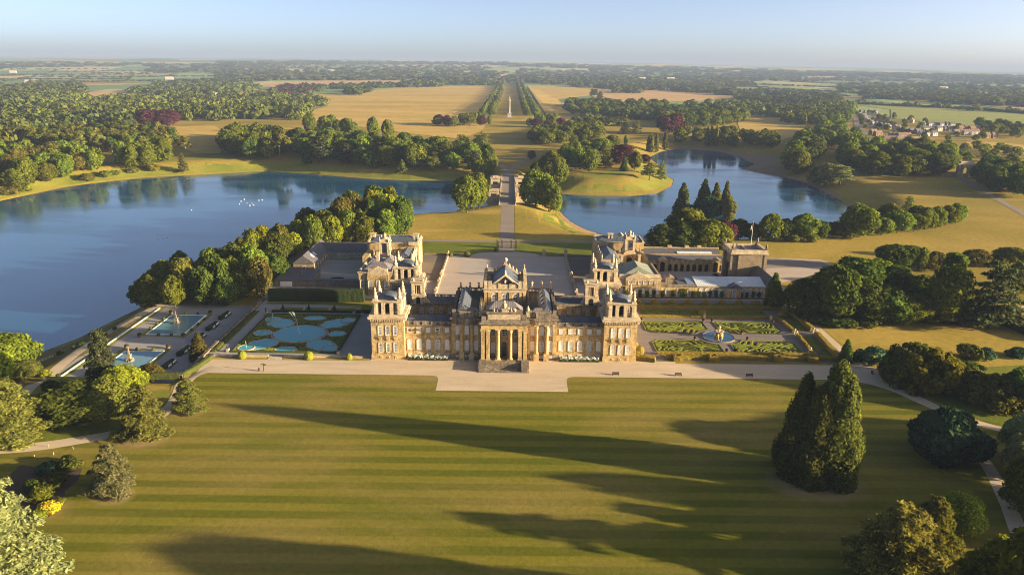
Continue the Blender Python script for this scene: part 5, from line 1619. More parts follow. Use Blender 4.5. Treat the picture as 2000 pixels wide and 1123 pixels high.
# --- central block
c0, c1 = X0 - 18.4, X0 + 18.4
m = MB()
m.box(c0, c1, 245, 252.5, 0, 13.3)
m.box(c0, X0 - 11.2, 252.5, 277, 0, 13.3); m.box(X0 + 11.2, c1, 252.5, 277, 0, 13.3)
m.box(X0 - 11.2, X0 + 11.2, 252.5, 277, 0, 11.6)
m.build('central_wall', 'gold_stone', pal)
for a_, b_2 in ((c0 - 0.05, X0 - 8.2), (X0 + 8.2, c1 + 0.05)):
    m = MB(); m.box(a_, b_2, 244.72, 245, 0, 2.4); m.build('plinth', 'grey_stone', pal)
m = MB()
for s_ in (-1, 1):
    cxx = X0 + s_ * 13.3
    a_, b_2 = cxx - 5.1, cxx + 5.1
    entabl(m, a_, b_2, 245, 276.9, 13.3, 15.5, 0.6)
    entabl(m, cxx - 2.4, cxx + 2.6, 244.2, 245.2, 13.32, 15.52, 0.6)
    m.box(a_ + 0.2, b_2 - 0.2, 245.3, 246.2, 15.5, 17.2)
    m.box(cxx - 2.3, cxx + 2.5, 244.7, 246.4, 15.5, 17.5); m.box(cxx - 2.5, cxx + 2.7, 244.5, 246.5, 17.5, 17.85)
    for q in (a_ + 0.25, b_2 - 0.95): m.box(q, q + 0.7, 246.2, 276, 15.5, 16.5)
    balustrade(m, a_, b_2, 275.9, 276.8, 15.5, 1.5)
    m.box(a_ + 0.2, a_ + 1.5, 245.2, 246.5, 17.2, 18.1); m.box(b_2 - 1.5, b_2 - 0.2, 245.2, 246.5, 17.2, 18.1)
m.build('entablature', 'grey_stone', pal)
for s_ in (-1, 1):
    for u, r_ in ((14.9, 0.62), (11.35, 0.62)):
        m = MB(); column(m, X0 + s_ * u, 244.3, 2.55, 13.3, r_); m.box(X0 + s_ * u - 0.95, X0 + s_ * u + 0.95, 243.4, 245, 0, 2.55); m.build('column', 'gold_stone', pal)
    for u, ww, dd in ((17.7, 1.3, 0.3), (8.75, 0.9, 0.25)):
        m = MB(); pilaster(m, X0 + s_ * u, 245, 2.4, 13.3, ww, dd); m.build('pilaster', 'gold_stone', pal)
for s_ in (-1, 1):
    for u, ww in ((16.35, 1.35), (13.1, 1.4), (9.9, 1.35)):
        window(pal, X0 + s_ * u, 245, 3.4, ww, 3.7, True, 'pale_pane' if u != 13.1 or s_ < 0 else 'sky_glass')
        window(pal, X0 + s_ * u, 245, 9.3, ww, 3.3, True, 'pale_pane')
        window(pal, X0 + s_ * u, 244.72, 0.7, 1.2, 1.1, False, 'dark_glass', cols=2, rows=2, surround=False)
# roofs of the side ranges
for s_ in (-1, 1):
    a_, b_2 = (X0 + 12.2, X0 + 17.6) if s_ > 0 else (X0 - 17.6, X0 - 12.2)
    m = MB(); m.hip(a_, b_2, 247.2, 275.6, 15.52, 18.6, 2.4); m.build('range_roof', 'lead_roof', pal)
    m = MB(); m.hip(*( (X0 + 8.6, X0 + 17.4) if s_ > 0 else (X0 - 17.4, X0 - 8.6)), 246.6, 252.2, 15.53, 17.9, 2.2); m.build('front_roof', 'lead_roof_warm', pal)
    for k in range(4):
        xx, yy = X0 + s_ * 14.9 - 1.35 * 1, 256 + k * 4.6
        m = MB(); m.add([(xx - 0.5, yy, 16.62 + 0.35), (xx + 0.35, yy, 17.6 + 0.35), (xx + 0.35, yy + 1.3, 17.6 + 0.35), (xx - 0.5, yy + 1.3, 16.62 + 0.35), (xx - 0.5, yy, 16.5), (xx + 0.35, yy, 17.3), (xx + 0.35, yy + 1.3, 17.3), (xx - 0.5, yy + 1.3, 16.5)],
                        [(0, 1, 2, 3), (0, 4, 5, 1), (1, 5, 6, 2), (2, 6, 7, 3), (3, 7, 4, 0)])
        m.build('rooflight', 'glass_roof', pal)
for xx, hh in ((X0 + 10.4, 2.4), (X0 + 14.2, 2.4), (X0 + 17.6, 2.4), (X0 - 17.2, 1.9), (X0 - 13.6, 1.9), (X0 - 10.2, 1.9)):
    m = MB(); pedestal(m, xx, 276.3, 17.0, 0.8, 0.6); statue(m, xx, 276.3, 17.6, hh, xx); m.build('roof_statue', 'carved_stone', pal)

# --- portico
p = empty('portico'); p.parent = pal; WO[p.name] = WO[pal.name]
m = MB(); m.box(X0 - 8.1, X0 + 8.1, 240.2, 245, 0, 1.4); m.build('podium', 'grey_stone', p)
for s_ in (-1, 1):
    m = MB(); column(m, X0 + s_ * 2.15, 241.6, 1.4, 12.8, 0.72, 0, 18); m.build('column', 'gold_stone', p)
for s_ in (-1, 1):
    for u in (5.55, 7.35):
        m = MB()
        for yy in (241.6,):
            m.box(X0 + s_ * u - 0.78, X0 + s_ * u + 0.78, yy - 0.78, yy + 0.78, 1.4, 1.9)
            m.box(X0 + s_ * u - 0.62, X0 + s_ * u + 0.62, yy - 0.62, yy + 0.62, 1.9, 11.3)
            m.box(X0 + s_ * u - 0.7, X0 + s_ * u + 0.7, yy - 0.7, yy + 0.7, 11.3, 12.0)
            m.box(X0 + s_ * u - 0.85, X0 + s_ * u + 0.85, yy - 0.85, yy + 0.85, 12.0, 12.8)
        if u > 7: m.box(X0 + s_ * 7.35 - 0.5, X0 + s_ * 7.35 + 0.5, 242.4, 244.7, 1.4, 12.8)
        m.build('pier', 'gold_stone', p)
m = MB(); m.box(X0 - 8.0, X0 + 8.0, 240.9, 245.4, 12.8, 14.3); m.build('architrave', 'gold_stone', p)
m = MB()
m.box(X0 - 8.3, X0 + 8.3, 240.6, 245.6, 14.3, 14.75); m.box(X0 - 8.75, X0 + 8.75, 240.1, 245.8, 14.75, 15.2)
m.box(X0 - 7.9, X0 + 7.9, 241.2, 246, 15.2, 15.8)
m.box(X0 - 5.9, X0 + 5.9, 241.6, 245, 15.8, 18.2); m.box(X0 - 6.2, X0 + 6.2, 241.3, 245.3, 18.2, 18.6)
for s_ in (-1, 1): m.box(X0 + s_ * 7.0 - 0.8, X0 + s_ * 7.0 + 0.8, 241.6, 244, 15.8, 17.2)
m.build('attic', 'grey_stone', p)
m = MB(); m.box(X0 - 5.5, X0 + 5.5, 241.53, 241.6, 16.1, 17.9); m.build('inscription_panel', 'pale_stone', p)
m = MB(); m.hip(X0 - 6.4, X0 + 6.4, 245.0, 252.2, 17.4, 20.6, 3.2); m.box(X0 - 6.6, X0 + 6.6, 245.3, 252.4, 13.3, 17.4); m.build('portico_roof', 'lead_roof_warm', p)
m = MB()                                               # trophy group with the bust
pedestal(m, X0, 243.2, 18.6, 1.7, 1.2)
m.lathe(X0, 243.2, [(0.5, 19.8), (0.8, 20.3), (0.95, 20.8), (0.7, 21.3), (0.26, 21.5), (0.4, 21.8), (0.42, 22.2), (0.2, 22.5), (0.02, 22.6)], 10)
rs = np.random.RandomState(3)
for k in range(26):
    u = rs.uniform(-4.2, 4.2); zz = 18.6 + rs.uniform(0.1, 1.9) * (1 - abs(u) / 5.2)
    a = rs.uniform(0, 2 * pi)
    m.tube((X0 + u, 243 + rs.uniform(-0.4, 0.6), zz), (X0 + u + cos(a) * 1.0, 243.1, zz + abs(sin(a)) * 0.8), 0.2, 0.1, 5)
for k in range(7):
    u = -3.6 + k * 1.2; m.lathe(X0 + u, 243.1, [(0.45, 18.6), (0.55, 19.0), (0.3, 19.5), (0.05, 19.7)], 7)
m.build('trophy', 'carved_stone', p)
for s_ in (-1, 1):
    m = MB()
    pedestal(m, X0 + s_ * 8.2, 245.6, 16.0, 1.2, 1.8); m.lathe(X0 + s_ * 8.2, 245.6, [(0.4, 17.8), (0.6, 18.4), (0.5, 19.0), (0.2, 19.3), (0.3, 19.6), (0.05, 19.9)], 8)
    m.build('attic_vase', 'carved_stone', p)
for s_ in (-1, 1):
    window(p, X0 + s_ * 3.9, 245, 2.6, 1.5, 3.9, True, 'pale_pane')
    window(p, X0 + s_ * 3.9, 245, 8.9, 1.55, 3.2, False, 'dark_glass', cols=3, rows=5)
window(p, X0, 245, 8.9, 2.1, 3.4, False, 'dark_glass', cols=4, rows=5)
window(p, X0, 245, 1.4, 1.9, 5.4, True, 'dark_glass', name='door', cols=2, rows=5, frame='oak_wood')
m = MB()                                               # steps with their flanking blocks
for i in range(9): m.box(X0 - 6.1, X0 + 6.1, 234.2 + i * 0.62, 240.2, 0.03 + i * 0.15, 0.03 + (i + 1) * 0.15 if i < 8 else 1.37)
m.box(X0 - 6.1, X0 + 6.1, 238.0, 240.2, 1.2, 1.36)
m.build('steps', 'grey_stone', p)
m = MB()
for s_ in (-1, 1): m.box(X0 + s_ * 6.1, X0 + s_ * 8.5, 233.4, 240.4, 0.02, 1.55); m.box(X0 + s_ * 6.0, X0 + s_ * 8.65, 233.2, 240.5, 1.55, 1.75)
m.box(X0 - 8.7, X0 + 8.7, 232.9, 234.0, 0.02, 0.16)
m.build('step_wall', 'grey_stone', p)

# --- great hall rising behind
h_ = empty('great_hall'); h_.parent = pal; WO[h_.name] = WO[pal.name]
ha, hb = X0 - 7.9, X0 + 7.9
m = MB(); m.box(ha, hb, 266, 284, 11.6, 20.2)
for u in (-7.3, -5.9, -2.05, 2.05, 5.9, 7.3): m.box(X0 + u - 0.5, X0 + u + 0.5, 265.65, 266, 11.6, 18.4)
m.build('wall', 'gold_stone', h_)
m = MB(); entabl(m, ha, hb, 266, 284, 18.4, 20.0, 0.5)
m.box(ha, hb, 265.85, 266.5, 20.0, 21.5); m.box(ha, ha + 0.7, 266.5, 284, 20.0, 21.3); m.box(hb - 0.7, hb, 266.5, 284, 20.0, 21.3); m.box(ha, hb, 283.4, 284.1, 20.0, 21.5)
for u in (-7.2, -5.6, 5.6, 7.2): m.box(X0 + u - 0.62, X0 + u + 0.62, 265.6, 266.9, 20.0, 22.6)
for u in (-2.05, 2.05): m.box(X0 + u - 0.5, X0 + u + 0.5, 265.7, 266.6, 20.0, 21.65)
for s_ in (-1, 1):
    for yy in (270, 275, 280, 283.6): m.box(X0 + s_ * 7.6 - 0.6, X0 + s_ * 7.6 + 0.6, yy - 0.6, yy + 0.6, 20.0, 22.8)
m.build('parapet', 'pale_stone', h_)
m = MB()
m.add([(X0 - 5.6, 268.6, 20.2), (X0 + 5.6, 268.6, 20.2), (X0 + 5.6, 283, 20.2), (X0 - 5.6, 283, 20.2), (X0, 268.6, 24.6), (X0, 283, 24.6)], [(1, 2, 5, 4), (3, 0, 4, 5), (2, 3, 5)])
m.box(ha + 0.8, hb - 0.8, 266.5, 283.3, 20.0, 20.15)
m.build('roof', 'lead_roof', h_)
m = MB()
for s_ in (-1, 1):
    m.prism_y([(X0 + s_ * 6.0, 20.2), (X0, 24.9), (X0, 24.2), (X0 + s_ * 4.9, 20.3)][::s_], 267.6, 268.7)
    m.prism_y([(X0 + s_ * 6.4, 20.15), (X0 + s_ * 2.4, 21.8), (X0 + s_ * 2.4, 20.2)][::-s_], 266.7, 267.7)
m.prism_y([(X0 - 6.6, 20.1), (X0 + 6.6, 20.1), (X0, 25.2)], 283.0, 284.0)
m.build('pediment', 'pale_stone', h_)
m = MB(); m.add([(X0 - 4.9, 268.4, 20.2), (X0 + 4.9, 268.4, 20.2), (X0, 268.4, 24.3)], [(0, 1, 2)]); m.build('tympanum', 'slate_roof', h_)
m = MB()
statue(m, X0, 267.6, 20.6, 2.4, 0.4); m.lathe(X0, 268.2, [(0.5, 24.3), (0.6, 24.9), (0.3, 25.5), (0.45, 25.9), (0.1, 26.4)], 8)
pedestal(m, X0, 283.5, 24.8, 1.1, 0.9); m.lathe(X0, 283.5, [(0.3, 25.7), (0.75, 26.0), (0.95, 26.5), (0.75, 27.0), (0.3, 27.3), (0.02, 27.5)], 12)
for s_ in (-1, 1):
    for q in range(4):
        u = s_ * (1.5 + q * 1.4); zz = 24.6 - abs(u) * 0.72
        m.lathe(X0 + u, 283.5, [(0.4, zz), (0.5, zz + 0.6), (0.3, zz + 1.2), (0.05, zz + 1.6)], 7)
    statue(m, X0 + s_ * 7.4, 283.6, 22.8, 2.0, s_)
m.build('roof_sculpture', 'carved_stone', h_)
for u, ww, z0, hh in ((-3.95, 1.95, 13.2, 4.7), (0, 2.15, 12.9, 5.2), (3.95, 1.95, 13.2, 4.7)):
    window(h_, X0 + u, 266, z0, ww, hh, True, 'dark_glass', cols=5, rows=8, frame='white_paint', t=0.14)
for s_ in (-1, 1):
    for yy in (270, 275, 280): window(h_, X0 + s_ * 7.9, yy, 13.2, 1.9, 4.7, True, 'dark_glass', pi / 2 * s_, cols=5, rows=8)

# --- flower beds under the wings
def flower_bed(x0, x1, y0, y1, label):
    r = root('flower_bed', label, 'flower bed', ((x0 + x1) / 2, (y0 + y1) / 2, 0), 'white flower beds under the palace wings')
    rs = np.random.RandomState(int(x0) + 90)
    o0 = np.array([(x0 + x1) / 2, (y0 + y1) / 2, 0])
    for nm, mt, n, zr, sz in (('leaves', 'leaf_green', 1500, (0.1, 1.05), 0.2), ('blossom', 'leaf_white', 1100, (0.75, 1.35), 0.15)):
        c = np.stack([rs.uniform(x0, x1, n), rs.uniform(y0, y1, n), rs.uniform(zr[0], zr[1], n)], -1)
        lump = 0.25 * np.sin(c[:, 0] * 3.1) + 0.2 * np.sin(c[:, 0] * 7.7 + c[:, 1] * 3)
        c[:, 2] += np.where(c[:, 2] > 0.6, lump * 0.6, 0)
        V, F = leaf_quads(c, rs.normal(size=(n, 3)) + (0, -0.4, 0.8), sz, rs)
        link(nm, mesh_np(nm, V - o0, F, [M[mt]]), r)
    m = MB(); m.box(x0 - 0.2, x1 + 0.2, y0 - 0.2, y1 + 0.2, 0.02, 0.14); m.build('soil', 'soil', r)
flower_bed(X0 - 33.6, X0 - 19.8, 243.3, 245.2, 'long bed of white blossom under the palace wing on the pool side')
flower_bed(X0 + 19.8, X0 + 33.4, 243.3, 245.2, 'long bed of white blossom under the palace wing on the golden hedge side')
# ================================================================ service courts, gates, bridge, column, town
def simple_range(name, label, x0, x1, y0, y1, eave, ridge, wall, roof, axis_inset=0.0, group=None, over=0.35, g=True):
    r = root(name, label, 'building', ((x0 + x1) / 2, (y0 + y1) / 2, 0), group)
    m = MB(); m.box(x0, x1, y0, y1, 0, eave)
    if g:
        if x1 - x0 >= y1 - y0:
            ym = (y0 + y1) / 2
            for xx in (x0, x1 - 0.3): m.prism_x([(y0, eave), (y1, eave), (ym, ridge)], xx, xx + 0.3)
        else:
            xm = (x0 + x1) / 2
            for yy in (y0, y1 - 0.3): m.prism_y([(x0, eave), (x1, eave), (xm, ridge)], yy, yy + 0.3)
    m.build('wall', wall, r)
    m = MB(); m.hip(x0 - over, x1 + over, y0 - over, y1 + over, eave + 0.02, ridge + 0.12, None, 0, g, g); m.build('roof', roof, r)
    return r

# --- kitchen court (left)
kp = root('kitchen_pavilion', 'golden stone pavilion with tall arched windows beside the very tall dark hedge', 'building', (-59, 330, 0))
m = MB(); m.box(-66.5, -50.5, 320, 346, 0, 9.4); m.box(-66.7, -50.3, 319.8, 346, 0, 1.2); m.box(-62.6, -53.0, 319.3, 320, 0, 9.4); m.build('wall', 'gold_stone', kp)
m = MB(); entabl(m, -66.5, -50.5, 320, 346, 9.4, 10.6, 0.5); m.box(-62.4, -53.2, 319.4, 320.2, 9.42, 10.62); m.box(-62.2, -53.4, 319.6, 320.6, 10.6, 12.4)
for xx in (-66.3, -51.7): m.box(xx, xx + 0.8, 320.8, 346, 10.6, 11.4)
m.build('parapet', 'pale_stone', kp)
m = MB(); m.hip(-65.3, -51.8, 321, 333, 10.62, 13.6, 4.5); m.hip(-65.3, -59.5, 334, 345, 10.62, 13.2); m.hip(-58.6, -51.8, 334, 345, 10.62, 13.4); m.build('roof', 'lead_roof_warm', kp)
for xx, yy in ((-60.6, 337), (-56, 341)):
    m = MB(); m.box(xx - 0.6, xx + 0.6, yy - 0.8, yy + 0.8, 10.7, 15.2); m.box(xx - 0.8, xx + 0.8, yy - 1.0, yy + 1.0, 15.2, 15.6); m.build('chimney', 'pale_stone', kp)
for xx in (-65, -61.3, -57.8, -54.2): window(kp, xx, 320 if xx < -63 else 319.3, 3.1, 1.6, 3.9, True, 'sky_glass', rows=6)
for k in range(5): window(kp, -50.5, 323 + k * 4.6, 3.1, 1.6, 3.9, True, 'sky_glass', pi / 2)
m = MB(); m.prism_y([(-62.4, 10.9), (-53.2, 10.9), (-57.8, 13.4)], 319.5, 319.95); m.build('pediment', 'pale_stone', kp)

def clock_gate(cx, yf, label, dial):
    r = root('clock_gate', label, 'gate tower', (cx, yf, 0))
    m = MB()
    for s_ in (-1, 1):
        m.box(cx + s_ * 4.6 - 1.7, cx + s_ * 4.6 + 1.7, yf - 0.4, yf + 6.4, 0, 7.4)
        m.box(cx + s_ * 2.4 - 0.75, cx + s_ * 2.4 + 0.75, yf - 1.0, yf + 6.8, 0, 8.0)
    m.prism_y([(cx - 2.9, 8.0), (cx - 2.9, 4.5)] + [(cx - 1.6 * cos(pi * k / 8), 4.5 + 1.6 * sin(pi * k / 8)) for k in range(9)] + [(cx + 2.9, 4.5), (cx + 2.9, 8.0)], yf, yf + 6)
    m.box(cx - 6.6, cx + 6.6, yf - 0.7, yf + 6.7, 7.4, 8.0)
    m.build('gate_wall', 'gold_stone', r)
    m = MB(); m.box(cx - 1.58, cx + 1.58, yf + 2.6, yf + 2.9, 0, 4.6); m.build('gate_opening', 'dark_opening', r)
    m = MB()
    m.prism_y([(cx - 3.2, 8.0)] + [(cx - 3.2 * cos(pi * k / 10), 8.0 + 1.9 * sin(pi * k / 10)) for k in range(11)] + [(cx + 3.2, 8.0)], yf - 0.9, yf - 0.2)
    m.box(cx - 2.3, cx + 2.3, yf + 0.6, yf + 5.2, 8.0, 15.0)
    for s_ in (-1, 1):
        m.box(cx + s_ * 2.0 - 0.6, cx + s_ * 2.0 + 0.6, yf - 0.1, yf + 0.8, 8.0, 15.2)
        m.box(cx + s_ * 2.0 - 0.6, cx + s_ * 2.0 + 0.6, yf + 5.0, yf + 5.9, 8.0, 15.2)
        pr = [(cx + s_ * 2.3, 8.0), (cx + s_ * 6.0, 8.0), (cx + s_ * 5.2, 8.8), (cx + s_ * 4.0, 9.4), (cx + s_ * 3.2, 10.6), (cx + s_ * 2.7, 12.4), (cx + s_ * 2.3, 12.8)]
        m.prism_y(pr[::-s_] if s_ > 0 else pr, yf + 1.2, yf + 2.0)
        m.prism_y(pr[::-s_] if s_ > 0 else pr, yf + 4.0, yf + 4.8)
    m.box(cx - 2.9, cx + 2.9, yf - 0.3, yf + 6.1, 15.0, 15.5)
    m.prism_y([(cx - 2.2, 15.5)] + [(cx - 2.2 * cos(pi * k / 10), 15.5 + 1.7 * sin(pi * k / 10)) for k in range(11)] + [(cx + 2.2, 15.5)], yf + 0.2, yf + 5.6)
    m.build('belfry', 'pale_stone', r)
    m = MB(); m.box(cx - 1.3, cx + 1.3, yf + 0.5, yf + 0.6, 10.2, 14.6); m.build('panel', 'slate_roof' if not dial else 'gold_stone', r)
    if dial:
        m = MB(); m.lathe(0, 0, [(1.2, 0.0), (1.2, 0.1), (1.05, 0.14)], 20)
        m.v = [(cx + p[0], yf + 0.5 - p[2], 12.3 + p[1]) for p in m.v]
        m.build('clock_dial', 'clock_blue', r)
        m = MB(); m.box(cx - 0.06, cx + 0.06, yf + 0.32, yf + 0.35, 12.3, 13.2); m.box(cx - 0.55, cx, yf + 0.32, yf + 0.35, 12.24, 12.36); m.build('clock_hand', 'gilded', r)
    m = MB(); m.lathe(cx, yf + 2.9, [(0.7, 17.1), (0.4, 17.5), (0.5, 17.7), (0.8, 18.1), (0.95, 18.6), (0.8, 19.1), (0.4, 19.45), (0.02, 19.6)], 12); m.build('ball_finial', 'carved_stone', r)
    for s_ in (-1, 1):
        for yy in (yf + 0.3, yf + 5.5):
            m = MB(); m.lathe(cx + s_ * 2.1, yy, [(0.4, 15.5), (0.35, 16.2), (0.5, 16.5), (0.3, 17.0), (0.18, 18.0), (0.02, 18.2)], 7); m.build('pinnacle', 'carved_stone', r)
        m = MB(); finial(m, cx + s_ * 5.2, yf + 0.6, 8.0, 3.2); m.build('finial', 'carved_stone', r)
    return r
clock_gate(-61.2, 357.5, 'carved gate tower with ball finial and dark panel behind the kitchen pavilion', False)
nb = root('north_pavilion', 'golden stone pavilion with hipped lead roof around the kitchen gate tower', 'building', (-57, 372, 0))
m = MB(); m.box(-71, -68.0, 352, 374, 0, 9.6); m.box(-71, -45, 366, 380, 0, 12.3); m.box(-54, -46, 347, 366, 0, 9.0); m.build('wall', 'gold_stone', nb)
m = MB(); entabl(m, -71, -45, 366, 380, 12.3, 13.4, 0.5); m.box(-50, -45.2, 364.6, 366, 12.3, 14.0)
for a_ in ((-70.8, -69.9, 366.2, 380), (-46, -45.1, 366.2, 380), (-70.8, -45, 379.2, 379.9)): m.box(*a_, 13.4, 14.2)
entabl(m, -54, -46, 347, 366, 9.0, 9.8, 0.35); m.box(-46.6, -46, 347, 366, 9.8, 10.8)
m.build('parapet', 'pale_stone', nb)
m = MB(); m.hip(-69.8, -46.2, 366.6, 379, 13.42, 15.6, 4.0); m.hip(-53.4, -46.8, 347.6, 366.4, 9.82, 12.0); m.build('roof', 'lead_roof', nb)
for k in range(4):
    m = MB(); xx = -47.5 + 0 * k; finial(m, -46.4, 349 + k * 5, 9.8, 2.6); m.build('finial', 'carved_stone', nb)
for xx in (-69, -47):
    m = MB()
    for q in (-0.9, 0.9): m.box(xx + q - 0.45, xx + q + 0.45, 371, 372.2, 13.4, 16.6)
    m.box(xx - 1.6, xx + 1.6, 370.7, 372.5, 16.6, 17.1); m.build('chimney', 'pale_stone', nb)
for k in range(3): window(nb, -45, 368.5 + k * 4.4, 3.5, 1.6, 4.0, True, 'dark_glass', pi / 2)
for k in range(3): window(nb, -46, 350 + k * 5, 3.0, 1.5, 3.4, True, 'dark_glass', pi / 2)

r = simple_range('kitchen_range', 'long dark slate roofed range with sage green walls at the back of the kitchen court', -103, -71, 382, 394, 4.2, 8.0, 'sage_render', 'slate_roof')
for k in range(6): window(r, -89 + k * 2.6, 382, 1.6, 1.2, 1.6, False, 'dark_glass', cols=3, rows=2, surround=False)
for xx, ww in ((-96.5, 2.2), (-85.5, 3.0)):
    m = MB(); m.box(xx - ww / 2, xx + ww / 2, 380.6, 382, 0, 2.7); m.build('porch', 'sage_render', r)
r = simple_range('gabled_range', 'gabled stone barn with two rooflights on the outer side of the kitchen court', -106.3, -96, 356, 392, 4.6, 8.6, 'rubble_stone', 'slate_roof')
for yy in (362, 366.5):
    m = MB(); m.add([(-99.4, yy, 7.35), (-97.6, yy, 5.95), (-97.6, yy + 2.2, 5.95), (-99.4, yy + 2.2, 7.35)], [(0, 1, 2, 3)])
    m.v = [(a, b__, c_ + 0.22) for a, b__, c_ in m.v]; m.build('rooflight', 'glass_roof', r)
window(r, -101.1, 356, 1.0, 1.6, 2.2, False, 'dark_glass', cols=2, rows=3)
for k in range(6): window(r, -96, 359 + k * 5, 1.2, 1.3, 1.7, False, 'dark_glass', pi / 2, cols=2, rows=2, surround=False)
r = root('flat_range', 'low flat dark roofed range along the front of the kitchen court', 'building', (-88, 335, 0))
m = MB(); m.box(-108, -68.3, 331.4, 334.8, 0, 2.9); m.box(-108, -91.6, 334.8, 351, 0, 2.9); m.build('wall', 'rubble_stone', r)
m = MB(); m.box(-108.3, -68.0, 331.1, 335.1, 2.9, 3.15); m.box(-108.3, -91.3, 335.1, 351.3, 2.9, 3.15); m.build('roof', 'slate_roof', r)
m = MB(); m.box(-105.5, -100, 331.2, 331.4, 0.1, 2.5); m.build('white_panel', 'white_paint', r)
m = MB(); m.box(-99, -98, 341, 342, 3.15, 4.6); m.build('chimney', 'rubble_stone', r)
m = MB(); m.lathe(-82, 342, [(4.1, 0.04), (4.1, 0.7), (3.5, 0.7), (3.5, 0.1)], 24); tag(m.build('well_ring', 'dark_opening'), 'round dark ring of planting in the kitchen court yard', 'planter')

# --- stable court (right)
sp_ = root('stable_pavilion', 'golden pavilion with carved pediment and green copper roof between palace and orangery', 'building', (60, 333, 0))
m = MB(); m.box(50.5, 69.2, 322, 344, 0, 8.0); m.box(53.5, 69.3, 321.2, 322, 0, 8.0); m.box(50.3, 69.5, 321.0, 322, 0, 1.2); m.box(50.4, 69.4, 321.1, 322, 5.2, 5.45); m.build('wall', 'gold_stone', sp_)
m = MB(); entabl(m, 50.5, 69.2, 322, 344, 8.0, 9.0, 0.45); m.box(50.6, 69.1, 321.9, 322.8, 9.0, 10.4); m.box(68.4, 69.2, 322.8, 344, 9.0, 10.0); entabl(m, 53.5, 69.3, 321.2, 322, 8.01, 9.01, 0.3)
m.build('parapet', 'pale_stone', sp_)
m = MB(); m.prism_y([(53.2, 9.0), (64.2, 9.0), (58.6, 11.9)], 320.9, 321.8); m.build('pediment', 'carved_stone', sp_)
m = MB(); m.hip(51, 68.4, 323, 343.6, 9.02, 12.6, 5.0); m.build('roof', 'copper_roof', sp_)
for xx in (51.8, 55.2, 57.3, 59.8, 62.0, 64.9, 67.2): window(sp_, xx, 321.2 if xx > 53.5 else 322, 6.1, 1.1, 1.3, False, 'dark_glass', cols=2, rows=2)
for xx in (51.8, 55.6, 58.6, 61.6, 65.0, 67.8): window(sp_, xx, 321.2 if xx > 53.5 else 322, 1.6, 1.2, 2.6, True, 'pale_pane', rows=5)
for k in range(4): window(sp_, 69.2, 325 + k * 4.5, 2.0, 1.2, 2.6, True, 'dark_glass', pi / 2, rows=5)
for xx, yy in ((54, 340), (62.4, 341)):
    m = MB(); m.box(xx - 0.6, xx + 0.6, yy - 0.6, yy + 0.6, 9.1, 14.4); m.box(xx - 0.8, xx + 0.8, yy - 0.8, yy + 0.8, 14.4, 14.8); m.build('chimney', 'pale_stone', sp_)
lw = root('low_wing', 'low golden wing with three arched windows joining stable pavilion and orangery', 'building', (77, 326, 0))
m = MB(); m.box(69.6, 85.6, 322, 331.5, 0, 4.9); m.build('wall', 'gold_stone', lw)
m = MB(); m.box(69.6, 85.8, 321.7, 331.8, 4.9, 5.3); m.box(69.6, 85.8, 321.9, 322.4, 5.3, 5.9); m.box(72.8, 76.6, 327.5, 330.5, 5.3, 7.2); m.prism_y([(72.4, 7.2), (77.0, 7.2), (74.7, 8.5)], 327.2, 330.8); m.build('parapet', 'grey_stone', lw)
m = MB(); m.box(77.6, 81.6, 323, 331, 5.3, 5.7); m.build('roof', 'slate_roof', lw)
m = MB(); m.add([(81.9, 323, 5.5), (85.2, 323, 5.5), (85.2, 331, 6.6), (81.9, 331, 6.6)], [(0, 1, 2, 3)]); m.build('rooflight', 'sky_glass', lw)
for xx in (72.6, 77.8, 82.6): window(lw, xx, 322, 1.0, 1.4, 2.9, True, 'dark_glass', rows=5)

og = root('orangery', 'long orangery with white framed arched windows and pale glass roof', 'building', (101, 326, 0))
m = MB(); m.box(85.6, 117.2, 322, 331.5, 0, 4.9); m.box(85.6, 117.4, 321.7, 331.8, 4.9, 5.25); m.box(99.5, 105.9, 320.9, 322, 0, 4.9); m.build('wall', 'gold_stone', og)
m = MB(); m.add([(85.8, 322.2, 5.27), (117.2, 322.2, 5.27), (117.2, 331.4, 7.3), (85.8, 331.4, 7.3), (85.8, 331.4, 5.2), (117.2, 331.4, 5.2)], [(0, 1, 2, 3), (3, 2, 5, 4), (0, 3, 4), (1, 5, 2)]); m.build('glass_roof', 'glass_roof', og)
m = MB(); m.prism_y([(98.9, 4.9), (106.5, 4.9), (102.7, 6.9)], 320.6, 323.4); m.box(98.9, 106.5, 320.6, 322.2, 4.6, 4.92); m.build('pediment', 'lead_roof', og)
for u in (-2.6, -1.8, 1.8, 2.6):
    m = MB(); pilaster(m, 102.7 + u, 320.9, 0.2, 4.6, 0.6, 0.25); m.build('pilaster', 'gold_stone', og)
for xx in (88, 90.7, 93.5, 96.3, 98.6, 107.4, 110.2, 113.0, 115.8): window(og, xx, 322, 0.6, 1.8, 3.7, True, 'pale_pane' if xx < 97 and int(xx) != 93 else 'sky_glass', rows=5, cols=4)
window(og, 102.7, 320.9, 0.15, 1.7, 4.0, False, 'sky_glass', name='door', cols=2, rows=4)
